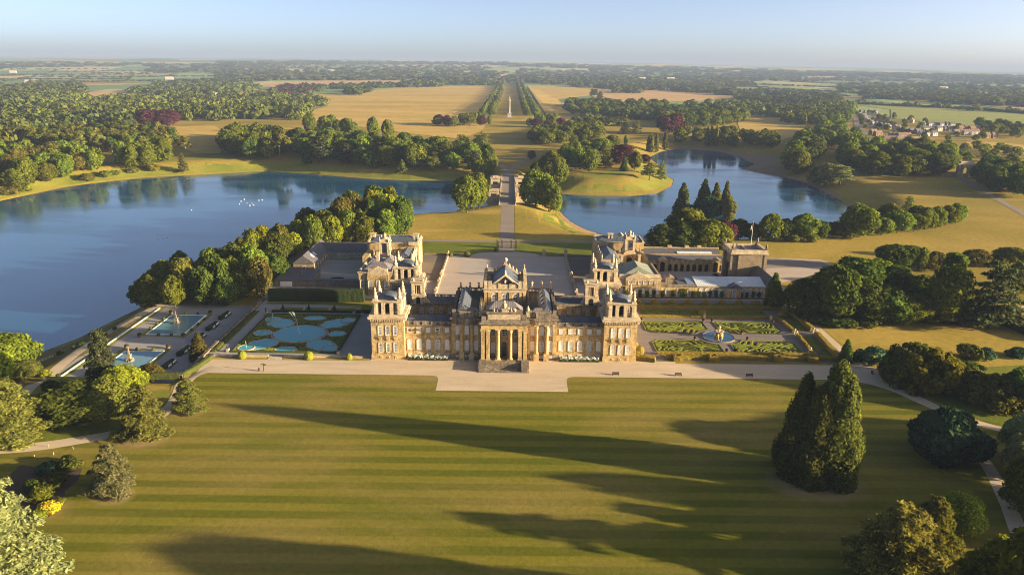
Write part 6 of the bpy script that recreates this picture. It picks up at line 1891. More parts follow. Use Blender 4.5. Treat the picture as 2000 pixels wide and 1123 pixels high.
# climbers against the garden front
for k, (xx, hh) in enumerate(((53.6, 3.2), (57.1, 2.8), (60.2, 3.3), (63.4, 3.0), (66.4, 3.4), (70.7, 3.0), (75.2, 3.3), (80.2, 4.0), (84.5, 3.0), (87, 2.8), (89.4, 2.6), (92.1, 3.0), (94.9, 3.2), (97.5, 2.9), (106.4, 2.6), (108.8, 2.6), (111.6, 3.0), (114.4, 2.8))):
    rs = np.random.RandomState(k)
    n = 240 if k != 7 else 420
    c = np.stack([xx + rs.normal(0, 0.42 if k != 7 else 0.9, n), np.full(n, 321.2 if 53.5 < xx < 69.3 else 322.0) - rs.uniform(0.1, 0.5, n), rs.uniform(0.1, hh, n)], -1)
    V, F = leaf_quads(c, np.tile([0, -1, 0.2], (n, 1)), 0.2, rs, 1.2, 0.5)
    tag(link('climbing_plant', mesh_np('climbing_plant', V, F, [M['leaf_green' if k == 7 else 'leaf_dark']])), 'fuller bright green climber between two low wing windows' if k == 7 else 'dark climbing plant trained up the garden front between windows', 'climber', None if k == 7 else 'climbers on the garden front')
m = MB(); m.box(49.5, 117.5, 319.6, 320.6, 0.0, 0.25); tag(m.build('planting_bed', 'soil'), kind='structure')

# back range with arcade
br_ = root('arcaded_range', 'long range with a dark arcade and two pedimented arches behind the stable yard', 'building', (91, 373, 0))
m = MB()
m.box(70.5, 110.5, 366.6, 381, 0, 5.2)
arches = [72.5, 75.4] + [83.0 + 3.1 * k for k in range(7)] + [109.0 - 0.6]
for xx in (78.9, 106.0): m.box(xx - 2.0, xx + 2.0, 365.4, 366.6, 0, 6.2)
for k in range(14): m.box(70.6 + k * 3.0, 72.0 + k * 3.0, 366.2, 366.7, 4.6, 6.1)
m.box(70.5, 110.5, 366.3, 366.9, 5.0, 5.3)
m.box(70.5, 110.5, 372.6, 373.4, 5.2, 7.4); m.box(70.5, 111, 379.8, 380.8, 5.2, 9.3)
for xx in (84, 93, 99.5): m.box(xx, xx + 2.2, 379.6, 381, 9.3, 10.3)
m.build('wall', 'gold_stone', br_)
for xx in arches:
    m = MB(); m.prism_y([(xx + p[0], 0.05 + p[1]) for p in arch_outline(1.7, 3.6, True)], 366.5, 366.64); m.build('arch', 'dark_opening', br_)
for xx in (78.9, 106.0):
    m = MB(); m.prism_y([(xx + p[0], 0.05 + p[1]) for p in arch_outline(2.3, 5.2, True)], 365.3, 365.44); m.build('arch', 'dark_opening', br_)
    m = MB(); m.prism_y([(xx - 2.5, 6.2), (xx + 2.5, 6.2), (xx, 7.7)], 365.0, 367.4); m.build('pediment', 'pale_stone', br_)
m = MB(); m.add([(70.5, 366.9, 5.3), (110.5, 366.9, 5.3), (110.5, 372.6, 7.0), (70.5, 372.6, 7.0)], [(0, 1, 2, 3)]); m.add([(70.5, 373.4, 7.2), (110.5, 373.4, 7.2), (110.5, 379.8, 8.9), (70.5, 379.8, 8.9)], [(0, 1, 2, 3)]); m.build('roof', 'slate_roof', br_)
m = MB(); m.add([(88, 373.5, 7.5), (106, 373.5, 7.5), (106, 376, 8.2), (88, 376, 8.2)], [(0, 1, 2, 3)]); m.build('rooflight', 'glass_roof', br_)
clock_gate(62.6, 370, 'carved clock tower with blue dial and ball finial above the stable court', True)
ns = root('north_stable_pavilion', 'golden stone pavilion with hipped lead roof behind the blue dialled clock tower', 'building', (58, 384, 0))
m = MB(); m.box(45.6, 71, 378.2, 392, 0, 11.2); m.box(46, 55, 352, 378.2, 0, 8.6); m.box(68.9, 70.5, 362, 378.2, 0, 8); m.build('wall', 'gold_stone', ns)
m = MB(); entabl(m, 45.6, 71, 378.2, 392, 11.2, 12.1, 0.5); entabl(m, 46, 55, 352, 378.1, 8.6, 9.3, 0.3)
for a_ in ((45.8, 46.6, 378.4, 392), (70.2, 70.9, 378.4, 392), (45.8, 70.8, 391.2, 391.9)): m.box(*a_, 12.1, 12.9)
m.box(46, 46.6, 352, 378, 9.3, 10.2); m.build('parapet', 'pale_stone', ns)
m = MB(); m.hip(46.8, 70, 379, 391, 12.12, 14.4, 4); m.hip(46.7, 54.6, 352.4, 377.8, 9.32, 11.6); m.build('roof', 'lead_roof', ns)
m = MB()
for q in (-0.9, 0.9): m.box(54 + q - 0.45, 54 + q + 0.45, 382, 383.2, 12.1, 15.4)
m.box(52.4, 55.6, 381.7, 383.5, 15.4, 15.9); m.build('chimney', 'pale_stone', ns)
m = MB(); m.prism_y([(57.5, 12.1), (63.5, 12.1), (60.5, 14.6)], 384, 392.2); m.build('pediment', 'pale_stone', ns)
for k in range(4):
    m = MB(); finial(m, 46.4, 354 + k * 6, 9.3, 2.6); m.build('finial', 'carved_stone', ns)

et = root('gate_tower', 'massive square stone gate tower with sunken lead roof and flagpole', 'gate tower', (117.5, 353, 0))
m = MB()
m.box(111.2, 123.6, 346.4, 361, 0, 14.2)
m.box(107.6, 111.2, 347, 349.2, 0, 14.2); m.box(107.6, 111.2, 358, 360.6, 0, 14.2); m.box(108.8, 111.2, 349.2, 358, 8.5, 14.2)
m.box(123.6, 125.0, 346.2, 348.4, 0, 14.2); m.box(123.6, 125.0, 359, 361, 0, 14.2)
m.build('wall', 'rubble_stone', et)
m = MB(); m.box(107.2, 125.6, 345.8, 361.6, 14.2, 14.8)
for a_ in ((107.6, 125.2, 346.2, 347.4), (107.6, 125.2, 360, 361.2), (107.6, 109, 347.4, 360), (123.8, 125.2, 347.4, 360)): m.box(*a_, 14.8, 16.3)
m.build('parapet', 'pale_stone', et)
m = MB(); m.box(109, 123.8, 347.4, 360, 14.8, 15.0); m.box(115.9, 116.5, 347.4, 360, 15.0, 15.5); m.build('roof', 'lead_roof_warm', et)
m = MB(); m.prism_x([(353.6 + p[0], 0.05 + p[1]) for p in arch_outline(4.0, 8.0, True)], 108.6, 108.85); m.build('gate_arch', 'dark_opening', et)
for px, py in ((108.3, 347), (124.4, 347), (108.3, 360.5), (124.4, 360.5)):
    m = MB(); pedestal(m, px, py, 16.3, 1.1, 0.8); m.lathe(px, py, [(0.3, 17.1), (0.6, 17.6), (0.5, 18.3), (0.25, 18.7), (0.3, 19.1), (0.03, 19.4)], 8); m.build('vase', 'grey_stone', et)
m = MB(); m.lathe(120.5, 358.5, [(0.11, 15.0), (0.09, 22), (0.05, 27.5), (0.1, 27.6), (0.02, 27.8)], 8); m.build('flagpole', 'white_paint', et)
m = MB()
for k in range(6):
    x0_, x1_ = 120.4 - k * 0.16, 120.4 - (k + 1) * 0.16
    y0_, y1_ = 358.5 + 0.16 * sin(k), 358.5 + 0.16 * sin(k + 1)
    m.add([(x0_, y0_, 25.0 - k * 0.3), (x1_, y1_, 24.7 - k * 0.3), (x1_, y1_, 27.2 - k * 0.55), (x0_, y0_, 27.4 - k * 0.5)], [(0, 1, 2, 3)])
m.build('flag', 'stubble_field', et)
r = simple_range('slate_range', 'slate roofed range between gate tower and orangery', 117.6, 124.5, 323, 346.2, 5.2, 8.6, 'rubble_stone', 'slate_roof')

# --- court walls, gates and piers
for x, l in ((-32.6, 'low stone wall with piers along the pool side of the great court'), (31.7, 'low stone wall with piers along the orangery side of the great court')):
    m = MB(); m.box(x - 0.4, x + 0.4, 300, 394.5, 0, 1.0)
    for yy in (300, 325, 340.6, 353, 354.6, 394): m.box(x - 0.75, x + 0.75, yy - 0.75, yy + 0.75, 0, 1.7); m.lathe(x, yy, [(0.3, 1.7), (0.5, 2.0), (0.45, 2.4), (0.05, 2.6)], 7)
    tag(m.build('court_wall', 'pale_stone'), l, 'wall')
for x0, x1, l in ((-48, -33, 'wall between the two yards on the pool side of the great court'), (32.2, 46, 'wall between the two yards on the orangery side of the great court')):
    m = MB(); m.box(x0, x1, 340.7, 341.3, 0, 0.9); tag(m.build('yard_wall', 'pale_stone'), l, 'wall')
for x0, x1, l in ((-46, -21, 'low grassy stone kerb closing the great court on the pool side of the gate'), (19.5, 46, 'low stone kerb closing the great court on the orangery side of the gate')):
    m = MB(); m.box(x0, x1, 394.6, 395.3, 0, 0.8); tag(m.build('court_kerb', 'rubble_stone'), l, 'kerb')
g_ = root('iron_gate', 'black iron gate screen between forecourt and bridge drive', 'gate', (-0.8, 412, 0))
for xx in (-6.2, -3.4, 1.8, 4.6):
    m = MB(); m.box(xx - 0.28, xx + 0.28, 411.7, 412.3, 0.02, 4.4); m.lathe(xx, 412, [(0.3, 4.4), (0.4, 4.7), (0.2, 5.1), (0.02, 5.3)], 7); m.build('post', 'dark_iron', g_)
for x0, x1 in ((-6.0, -3.6), (-3.2, -0.85), (-0.75, 1.6), (2.0, 4.4)):
    m = MB()
    for zz in (0.35, 1.3, 3.6): m.box(x0, x1, 411.95, 412.05, zz, zz + 0.14)
    n = int((x1 - x0) / 0.3)
    for k in range(n + 1): m.box(x0 + (x1 - x0) * k / n - 0.03, x0 + (x1 - x0) * k / n + 0.03, 411.97, 412.03, 0.2, 4.0)
    m.build('gate_leaf', 'dark_iron', g_)
for x, y, r_, l in ((-31, 391.5, 1.3, 'round green bush at the outer corner of the great court'), (-22.0, 391.8, 1.9, 'round green bush where the great court wall curves to the gate'), (-6.6, 403.5, 1.3, 'small green bush beside the iron gate, pool side')):
    dome('clipped_bush', x, y, r_, r_ * 1.6, 'hedge_green', l, seed=int(r_ * 10), cat='bush')
for x, y, l in ((19.8, 394.6, 'first'), (31.8, 396.2, 'second')):
    m = MB(); pedestal(m, x, y, 0, 1.6, 3.0); m.lathe(x, y, [(0.4, 3.0), (0.7, 3.4), (0.6, 3.9), (0.1, 4.2)], 8)
    tag(m.build('gate_pier', 'carved_stone'), '%s stone pier on the curving forecourt edge, orangery side of the iron gate' % l, 'pier')

# --- grand bridge
gb = root('stone_bridge', 'wide stone bridge with ruined looking turret blocks carrying the drive over the lake', 'bridge', (-1, 625, 0))
m = MB()
ol = [(548, 0.0), (548, -9), (606, -9.5)] + [(625 - 17 * cos(pi * k / 12), -9.5 + 8.2 * sin(pi * k / 12)) for k in range(1, 12)] + [(644, -9.5), (705, -9), (705, 0.0)]
m.prism_x(ol, -7.5, 5.3); m.build('arch', 'pale_stone', gb)
m = MB()
for xx in (-7.5, 4.7): m.box(xx, xx + 0.6, 548, 705, 0.0, 1.1)
m.build('parapet', 'pale_stone', gb)
m = MB(); m.box(-6.9, 4.7, 548, 705, 0.02, 0.12); m.build('deck', 'drive_tarmac', gb)
for s_ in (-1, 1):
    xo = -1.1 + s_ * 11.2
    m = MB(); m.box(xo - 4.8, xo + 4.8, 588, 600, -9, -0.6); m.box(xo - 4.8, xo + 4.8, 650, 664, -9, -0.6); m.box(xo - 4.4, xo + 4.4, 600, 650, -1.2, -0.5); m.build('platform', 'pale_stone', gb)
    for yy, hh in ((589, 3.6), (652, 4.6)):
        m = MB()
        for dx in (-3.2, 3.2):
            for dy in (1, 9): m.box(xo + dx - 0.9, xo + dx + 0.9, yy + dy - 1.0, yy + dy + 1.0, -0.6, hh)
        m.box(xo - 4.1, xo - 3.2, yy + 1.0, yy + 9, -0.6, hh - 0.8); m.box(xo + 3.2, xo + 4.1, yy + 1.0, yy + 9, -0.6, hh - 0.8)
        m.box(xo - 2.3, xo + 2.3, yy, yy + 0.8, 1.6, hh - 0.6); m.box(xo - 2.3, xo + 2.3, yy + 9.2, yy + 10, -0.6, hh - 0.6)
        m.box(xo - 4.4, xo + 4.4, yy - 0.4, yy + 10.4, hh, hh + 0.6)
        if hh > 4: m.box(xo - 2.2, xo + 2.2, yy + 3, yy + 7, hh + 0.6, hh + 1.6)
        m.build('turret', 'pale_stone', gb)
strip('drive', [(-1.1, 704, 9), (-1.1, 712, 9.4), (-1.0, 740, 9.0)], 9, 'drive_tarmac', 0.09, n=2)
a_ = G2(988, 327)
strip('drive', [(-1.5, 735, 7), (-14, 800, 6.5), (-28, 860, 6), (-48, 900, 5)], 6, 'drive_tarmac', 0.1)
strip('drive', [(-0.5, 735, 7), (13, 800, 6.5), (30, 850, 6), (60, 905, 5), (80, 930, 5)], 6, 'drive_tarmac', 0.11)
strip('gravel_link', [(-22, 838, 7), (0, 842, 6), (24, 838, 7)], 6, 'path_gravel', 0.13)
strip('avenue_path', [(-2.6, 1530, 5), (-3.5, 2400, 6), (-5, 4100, 8)], 5, 'drive_tarmac', 0.5, n=14)

# --- column in the avenue
cv = root('monument_column', 'tall pale monument column with statue on a square pedestal in the avenue', 'column', (-2.5, 1512, 0))
m = MB(); m.box(-8, 3, 1506.5, 1517.5, 0, 1.0); m.box(-6.2, 1.2, 1508.3, 1515.7, 1.0, 7.6); m.box(-6.9, 1.9, 1507.6, 1516.4, 7.6, 8.5); m.build('pedestal', 'white_render', cv)
m = MB(); column(m, -2.5, 1512, 8.5, 34.5, 1.45, 0, 16); m.build('shaft', 'white_render', cv)
m = MB(); pedestal(m, -2.5, 1512, 34.5, 2.4, 2.2); statue(m, -2.5, 1512, 36.7, 4.6, 1.0); m.build('statue', 'white_render', cv)

# --- town gate and houses
gx_, gy_ = G2(1882, 346)
tg = root('triumphal_arch', 'stone triumphal arch gate at the end of the park road', 'gate', (gx_, gy_, 0))
m = MB()
for s_ in (-1, 1): m.box(gx_ + s_ * 5.4 - 2.4, gx_ + s_ * 5.4 + 2.4, gy_ - 2, gy_ + 2, 0, 11)
m.prism_y([(gx_ - 3.2, 12), (gx_ - 3.2, 6.5)] + [(gx_ - 3.0 * cos(pi * k / 8), 6.5 + 3.0 * sin(pi * k / 8)) for k in range(9)] + [(gx_ + 3.2, 6.5), (gx_ + 3.2, 12)], gy_ - 2, gy_ + 2)
m.box(gx_ - 8.6, gx_ + 8.6, gy_ - 2.8, gy_ + 2.8, 12, 13.2); m.box(gx_ - 6, gx_ + 6, gy_ - 2, gy_ + 2, 13.2, 15.5)
for s_ in (-1, 1):
    for q in (3.6, 7.2): column(m, gx_ + s_ * q, gy_ - 2.5, 0, 12, 0.7)
m.build('arch', 'pale_stone', tg)
m = MB(); m.box(gx_ - 22, gx_ - 8, gy_ - 0.6, gy_ + 0.6, 0, 5); m.build('wall', 'rubble_stone', tg)
m = MB(); m.box(gx_ + 8, gx_ + 20, gy_ - 0.6, gy_ + 0.6, 0, 5); m.build('wall', 'rubble_stone', tg)
def house(x, y, w_, d, h, rz, wall, roof, label, group=None, chim=True, name='house'):
    r = empty(name, (x, y, gz(x, y)), rz); tag(r, label, 'house', group); WO[r.name] = Vector((0, 0, 0))
    m = MB(); m.box(-w_ / 2, w_ / 2, -d / 2, d / 2, -0.5, h)
    for xx in (-w_ / 2, w_ / 2 - 0.3): m.prism_x([(-d / 2, h), (d / 2, h), (0, h + d * 0.42)], xx, xx + 0.3)
    m.build('wall', wall, r, local=True)
    m = MB()
    rf_ = d * 0.42
    m.add([(-w_ / 2 - 0.2, -d / 2 - 0.3, h - 0.1), (w_ / 2 + 0.2, -d / 2 - 0.3, h - 0.1), (w_ / 2 + 0.2, 0, h + rf_ + 0.15), (-w_ / 2 - 0.2, 0, h + rf_ + 0.15), (w_ / 2 + 0.2, d / 2 + 0.3, h - 0.1), (-w_ / 2 - 0.2, d / 2 + 0.3, h - 0.1)], [(0, 1, 2, 3), (3, 2, 4, 5)])
    o = m.build('roof', roof, r, local=True)
    if chim:
        m = MB(); m.box(w_ / 2 - 1.6, w_ / 2 - 0.5, -0.5, 0.5, h + rf_ * 0.6, h + rf_ + 1.3); m.build('chimney', 'red_brick', r, local=True)
    m = MB()
    for q in (-0.28, 0.28):
        for zz in (1.0, h - 1.9): m.box(w_ * q - 0.6, w_ * q + 0.6, -d / 2 - 0.05, -d / 2 + 0.02, zz, zz + 1.3)
    m.build('window', 'dark_glass', r, local=True)
    return r
house(gx_ + 34, gy_ + 14, 34, 11, 6, 0.12, 'rubble_stone', 'tile_roof', 'long stone house with tiled roof behind the triumphal arch')
house(gx_ + 30, gy_ - 3, 16, 9, 5, 0.5, 'rubble_stone', 'slate_roof', 'stone cottage with slate roof next to the triumphal arch')
rs = np.random.RandomState(12)
HP = []
def hrow(p0, p1, n, dirx, wall, roof, label, group, w_=(9, 12), h=5.4, jit=4):
    for k in range(n):
        t = (k + 0.5) / n
        px, py = p0[0] + (p1[0] - p0[0]) * t, p0[1] + (p1[1] - p0[1]) * t
        x, y = G2(px, py)
        house(x + rs.uniform(-jit, jit), y + rs.uniform(-jit, jit), rs.uniform(*w_), rs.uniform(7.5, 9), h, dirx + rs.uniform(-0.12, 0.12), wall, roof, label, group, k % 2 == 0)
hrow((1680, 226), (1700, 246), 5, 0.7, 'white_render', 'slate_roof', 'pale rendered house on the curving street at the wooded end of the village', 'houses on the curving village street')
hrow((1692, 224), (1742, 238), 6, 1.2, 'white_render', 'slate_roof', 'white gabled house in the upper row at the wooded end of the village', 'white gabled houses, upper row')
hrow((1700, 236), (1745, 250), 5, 1.3, 'rubble_stone', 'tile_roof', 'stone house with brown roof among trees in the middle of the village', 'brown roofed houses among trees')
hrow((1762, 240), (1782, 240), 2, 0.9, 'white_render', 'tile_roof', 'white gabled house standing at the edge of the pale green field', 'white houses at the field edge')
hrow((1790, 247), (1866, 248), 7, 0.25, 'white_render', 'slate_roof', 'dark roofed house with white gable in the back terrace row', 'dark roofed terrace, back row')
hrow((1786, 256), (1862, 256), 7, 0.25, 'white_render', 'slate_roof', 'dark roofed house with white gable in the front terrace row', 'dark roofed terrace, front row')
hrow((1870, 256), (1908, 256), 4, 0.1, 'red_brick', 'tile_roof', 'reddish tiled house at the field end of the terraces', 'reddish tiled houses')
hrow((1735, 270), (1775, 271), 5, 0.05, 'white_render', 'tile_roof', 'house in the long pale street terrace above the park trees', 'long pale street terrace')
hrow((1790, 266), (1826, 266), 3, 0.3, 'white_render', 'lead_roof', 'house with blue grey roof beside the long pale terrace', 'blue grey roofed houses')
hrow((1920, 270), (1946, 270), 2, 0.2, 'rubble_stone', 'tile_roof', 'detached stone house at the outer end of the village', 'detached stone houses')
hrow((1705, 246), (1760, 256), 6, 0.9, 'white_render', 'slate_roof', 'pale house in the crowded lane behind the long pale terrace', 'pale houses in the crowded lane', (9, 12), 5.4)
hrow((1750, 258), (1790, 262), 5, 0.3, 'rubble_stone', 'slate_roof', 'grey stone house between crowded lane and terraces', 'grey houses between lane and terraces', (9, 12), 5.4)
hrow((1720, 277), (1790, 279), 7, 0.05, 'rubble_stone', 'tile_roof', 'brown roofed house in the lowest village row, next to the park trees', 'lowest village row', (9, 12), 5.4)
hrow((1866, 264), (1915, 263), 5, 0.1, 'white_render', 'tile_roof', 'pale house with brown roof below the reddish tiled ones', 'pale houses below the tiled ones', (9, 12), 5.4)
hrow((1680, 221), (1712, 222), 3, 0.5, 'rubble_stone', 'slate_roof', 'pale house at the top of the village beside the green field', 'houses at the top of the village', (9, 12), 5.4)
hrow((1700, 262), (1716, 268), 2, 0.2, 'rubble_stone', 'tile_roof', 'stone house at the street corner above the park trees', 'street corner houses')
strip('village_street', [G2(1650, 250), G2(1655, 236), G2(1668, 226), G2(1690, 250), G2(1690, 272)][0:3], 9, 'drive_tarmac', 0.25)
strip('village_street', [G2(1672, 226), G2(1676, 244), G2(1688, 266), G2(1700, 276)], 14, 'drive_tarmac', 0.3)
# far farms: the white specks
for px, py, l, w_ in ((26, 143, 'white farmhouse far off among green fields', 36), (62, 165, 'long white barn near the wood edge, far off', 44), (522, 151, 'white farmhouse with red roof by the distant wood', 30), (331, 156, 'small white farm among far hedges', 36), (648, 141, 'far farm with pale roof inside the distant wood', 40), (1253, 158, 'pale barn inside the wood beyond the avenue', 50), (1310, 158, 'long pale barn inside the wood beyond the pink field', 50), (1842, 177, 'white house in the far woods near the horizon', 45), (424, 188, 'stone lodge by the trees at the field edge', 24), (1173, 129.5, 'tiny white tower block on the horizon', 60)):
    x, y = G2(px, py)
    house(x, y, w_, w_ * 0.4, w_ * 0.22, 0.2, 'white_render', 'tile_roof' if 'red' in l else 'white_render', l, None, False, 'farmhouse')
x, y = G2(1855, 301)
m = MB(); m.box(x - 9, x + 9, y - 4, y + 4, gz(x, y), gz(x, y) + 0.3); tag(m.build('swimming_pool', 'pool_water'), 'bright turquoise swimming pool in a garden by the triumphal arch', 'pool')

# --- cars by the kitchen court
def car(x, y, rz, paint, label):
    r = empty('parked_car', (x, y, 0.03), rz); tag(r, label, 'car', 'cars parked behind the kitchen court'); WO[r.name] = Vector((0, 0, 0))
    m = MB()
    prof = [(-2.1, 0.35), (-2.15, 0.7), (-2.0, 0.95), (-1.3, 1.02), (-0.7, 1.45), (0.9, 1.48), (1.7, 1.02), (2.1, 0.9), (2.12, 0.4)]
    m.prism_x([(p[0], p[1]) for p in prof], -0.86, 0.86); m.build('body', paint, r, local=True)
    m = MB(); m.prism_x([(-1.22, 1.03), (-0.68, 1.4), (0.86, 1.42), (1.58, 1.03)], -0.88, 0.88); m.build('window', 'dark_glass', r, local=True)
    for sx in (-1, 1):
        for yy in (-1.3, 1.3):
            m = MB(); m.lathe(0, 0, [(0.2, 0), (0.34, 0.02), (0.34, 0.2), (0.2, 0.22)], 12)
            m.v = [(sx * 0.78 + (p[2] - 0.1), yy + p[0], 0.34 + p[1]) for p in m.v]; m.build('wheel', 'dark_iron', r, local=True)
for x, y, p_, l in ((-108.6, 361, 'white_paint', 'white car beside the gabled stone barn'), (-108.4, 366, 'lead_roof', 'blue grey car behind the white car'), (-108.2, 371.5, 'dark_iron', 'black car along the gabled stone barn'), (-108, 377, 'green_paint', 'dark green car along the gabled stone barn'), (-117.5, 388, 'dark_iron', 'black car under the trees at the yard edge'), (-96, 412, 'red_paint', 'red car in the shade of the trees'), (-100, 410, 'lead_roof', 'blue car in shade beside the red car'), (82, 352, 'dark_wood', 'dark car in the stable yard near the gate tower'), (104, 357, 'dark_iron', 'dark car in the stable yard beside the arcade')):
    car(x, y, 0.1 if x > 0 else 1.4, p_, l)
r = root('red_object', 'small red object of unclear kind on the gravel by the golden yew', 'object', (126, 235.6, 0))  # unclear red thing, more like a cart; the chair shape is invented
m = MB(); m.box(125.6, 126.4, 235.2, 236, 0.45, 0.52); m.build('seat', 'red_paint', r)
m = MB(); m.box(125.6, 126.4, 236, 236.06, 0.5, 1.2); m.build('backrest', 'red_paint', r)
for dx in (-0.36, 0.36):
    m = MB(); m.box(126 + dx - 0.03, 126 + dx + 0.03, 235.2, 236.05, 0.05, 0.45); m.build('leg', 'red_paint', r)

# --- white water birds
for k, (px, py) in enumerate(((470, 394), (477, 390), (482, 397), (488, 402), (492, 398), (505, 392), (512, 391), (374, 411), (310, 467), (318, 466), (326, 464), (468, 399), (495, 401))):
    p_ = inv0(px, py, LAKE_Z)
    m = MB(); m.lathe(0, 0, [(0.05, 0.0), (0.42, 0.12), (0.5, 0.35), (0.34, 0.6), (0.08, 0.72)], 9, 0, True, 1.7, 1.0)
    m.tube((0.6, 0, 0.35), (0.95, 0, 1.0), 0.13, 0.09); m.tube((0.95, 0, 1.0), (1.2, 0, 0.98), 0.12, 0.04); m.tube((-0.75, 0, 0.45), (-1.1, 0, 0.6), 0.2, 0.03)
    o = m.build('swan', 'white_paint', None, local=True); o.location = (p_[0], p_[1], LAKE_Z); o.rotation_euler = (0, 0, k * 1.3); o.scale = (0.62, 0.62, 0.62)
    tag(o, 'single white swan swimming away from the flock' if k == 7 else 'white swan floating far out on the lake', 'swan', None if k == 7 else 'swans on the lake')

strip('field_track', [G2(855, 232), G2(880, 214), G2(905, 192)], 9, 'green_field', 0.5)
# ================================================================ trees and woods
def depth_of(p): return float(np.dot(np.asarray(p) - CAM, _f))
def z_at(px, py, y):
    d = _f * FPX + _R * (px - 1000) + _U * (561.5 - py)
    return (CAM + d * ((y - CAM[1]) / d[1]))[2]
def tpx(kind, px, base, top, wpx, label, mat=None, group=None, **kw):
    """a tree whose foot, top and spread were read off the photograph"""
    g = G(px, base)
    k = {'yew': 0.85, 'spruce_bush': 0.8, 'bush': 0.6, 'cypress_near': 0.7, 'cedar_near': 0.35, 'broad_near': 0.5, 'airy': 0.35, 'spire': 0.5}.get(kind, 0.0)
    if k:                                            # the foot seen is the near edge of the crown: its middle stands farther back
        r_ = wpx * depth_of(g) / FPX * 0.5 * k
        dv = (g - CAM)[:2]; dv = dv / np.linalg.norm(dv)
        q = g[:2] + dv * r_
        g = np.array([q[0], q[1], gz(*q)])
    h = z_at(px, top, g[1]) - g[2]
    wd = wpx * depth_of(g) / FPX
    return tree(kind, g[0], g[1], max(h, 1.0), wd, label, group, mat, g[2], **kw)

# --- close trees, left
tpx('cedar_near', 20, 1165, 932, 210, 'huge pale blue green cedar filling the near corner of the lawn', 'leaf_bluecedar', variant=0)
tpx('cedar_near', 222, 966, 866, 106, 'pale silvery cedar standing alone on the lawn beside the planted bed', 'leaf_bluecedar', variant=1)
tpx('cedar_near', 28, 872, 738, 150, 'big yellow green cedar beside the curved gravel path, reaching out of frame', 'leaf_cedar', variant=1)
tpx('cedar_near', 282, 858, 752, 122, 'broad green cedar leaning over the inner side of the gravel path', 'leaf_cedar', variant=0)
tpx('cedar_near', 370, 806, 738, 78, 'small pale cedar at the lawn corner by the terrace', 'leaf_cedar', variant=1)
tpx('broad_near', 150, 838, 752, 130, 'dark spreading tree behind the green cedar', 'leaf_dark', variant=0)
tpx('broad_near', 205, 828, 745, 100, 'feathery mid green tree between dark tree and green cedar', 'leaf_olive', variant=1)
tpx('broad_near', 240, 788, 716, 84, 'bright lime green tree before the long pool', 'leaf_bright', variant=2)
tpx('cedar_near', 208, 770, 640, 84, 'tall pointed conifer rising above the lime green tree', 'leaf_darkcedar', variant=0)
tpx('broad_near', 297, 748, 712, 46, 'small round tree at the end of the long pool', 'leaf_olive', variant=1)
tpx('spire', 391, 706, 650, 36, 'dense columnar conifer at the corner between pools and terrace', 'leaf_cypress', variant=0)
tpx('broad_near', 20, 742, 655, 110, 'rounded bright green tree on the lake slope at the frame edge', 'leaf_green', variant=0)
tpx('broad_near', -30, 770, 690, 100, 'bright green tree half out of frame on the lake slope', 'leaf_bright', variant=2)
tpx('broad_near', 52, 742, 705, 52, 'brownish leaved small tree beside the lower path', 'leaf_cypress', variant=1)
tpx('bush', 87, 738, 722, 26, 'yellow green shrub beside the lower path', 'leaf_bright')
tpx('bush', 103, 765, 744, 34, 'dark shrub at the corner of the dark hedge', 'leaf_dark')
for k, (px, py, tp, wd, mt, l) in enumerate(((135, 918, 893, 44, 'leaf_dark', 'dark rounded shrub at the back of the planted bed'), (95, 926, 905, 42, 'leaf_spruce', 'blue green shrub at the outer end of the planted bed'), (110, 955, 926, 46, 'leaf_dark', 'dark shrub in the middle of the planted bed'),
        (82, 980, 952, 48, 'leaf_green', 'green shrub above the yellow flowers'), (115, 948, 934, 22, 'leaf_bright', 'light green shrub on the lawn side of the bed'), (98, 1003, 984, 44, 'leaf_yellow', 'bright yellow flowering shrub in the planted bed'), (76, 1018, 1000, 34, 'leaf_bright', 'yellow green shrub below the flowering one'),
        (155, 912, 900, 26, 'leaf_olive', 'olive shrub at the tip of the planted bed'), (70, 962, 938, 36, 'leaf_dark', 'dark shrub on the shaded side of the planted bed'), (118, 985, 972, 24, 'leaf_olive', 'low olive shrub along the bed edge'))):
    tpx('bush', px, py, tp, wd, l, mt, variant=k)
for px, py, wd in ((205, 656, 10), (160, 675, 14), (145, 682, 12), (185, 664, 10), (118, 693, 16), (225, 645, 8)):
    tpx('bush', px, py, py - 7, wd, 'small dark bush on the water edge below the lower path', 'leaf_dark', 'dark bushes on the water edge')
# --- close trees, right
tpx('cypress_near', 1552, 938, 732, 98, 'slimmer dark conifer of the pair on the lawn', 'leaf_cypress', variant=0)
tpx('cypress_near', 1612, 952, 708, 112, 'tallest conifer of the pair on the lawn, broad with a worn tip', 'leaf_cypress', variant=1)
tpx('cypress_near', 1582, 952, 752, 84, 'conifer filling the gap between the pair on the lawn', 'leaf_cypress', variant=1)
tpx('spire', 1645, 948, 870, 40, 'small dark conifer at the foot of the tall pair', 'leaf_dark', variant=1)
tpx('spruce_bush', 1840, 916, 808, 142, 'wide round dark blue green tree beside the gravel drive', variant=0)
tpx('airy', 1745, 1150, 985, 210, 'large straw coloured feathery tree at the lawn bottom', 'leaf_straw', variant=0)
tpx('airy', 1810, 1085, 972, 130, 'yellow green feathery tree behind the straw coloured one', 'leaf_olive', variant=1)
tpx('broad_near', 1870, 1052, 970, 82, 'round yellow green tree behind the feathery ones', 'leaf_bright', variant=1)
tpx('airy', 1950, 1180, 1050, 190, 'feathery green tree in the near corner by the drive', 'leaf_bright', variant=1)
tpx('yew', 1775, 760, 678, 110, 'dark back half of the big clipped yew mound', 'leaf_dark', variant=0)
tpx('yew', 1806, 777, 688, 140, 'big golden yew mound beside the gravel drive bend', 'leaf_gold', variant=1)
tpx('yew', 1925, 806, 738, 120, 'dark yew mound beyond the golden one', 'leaf_olive', variant=0)
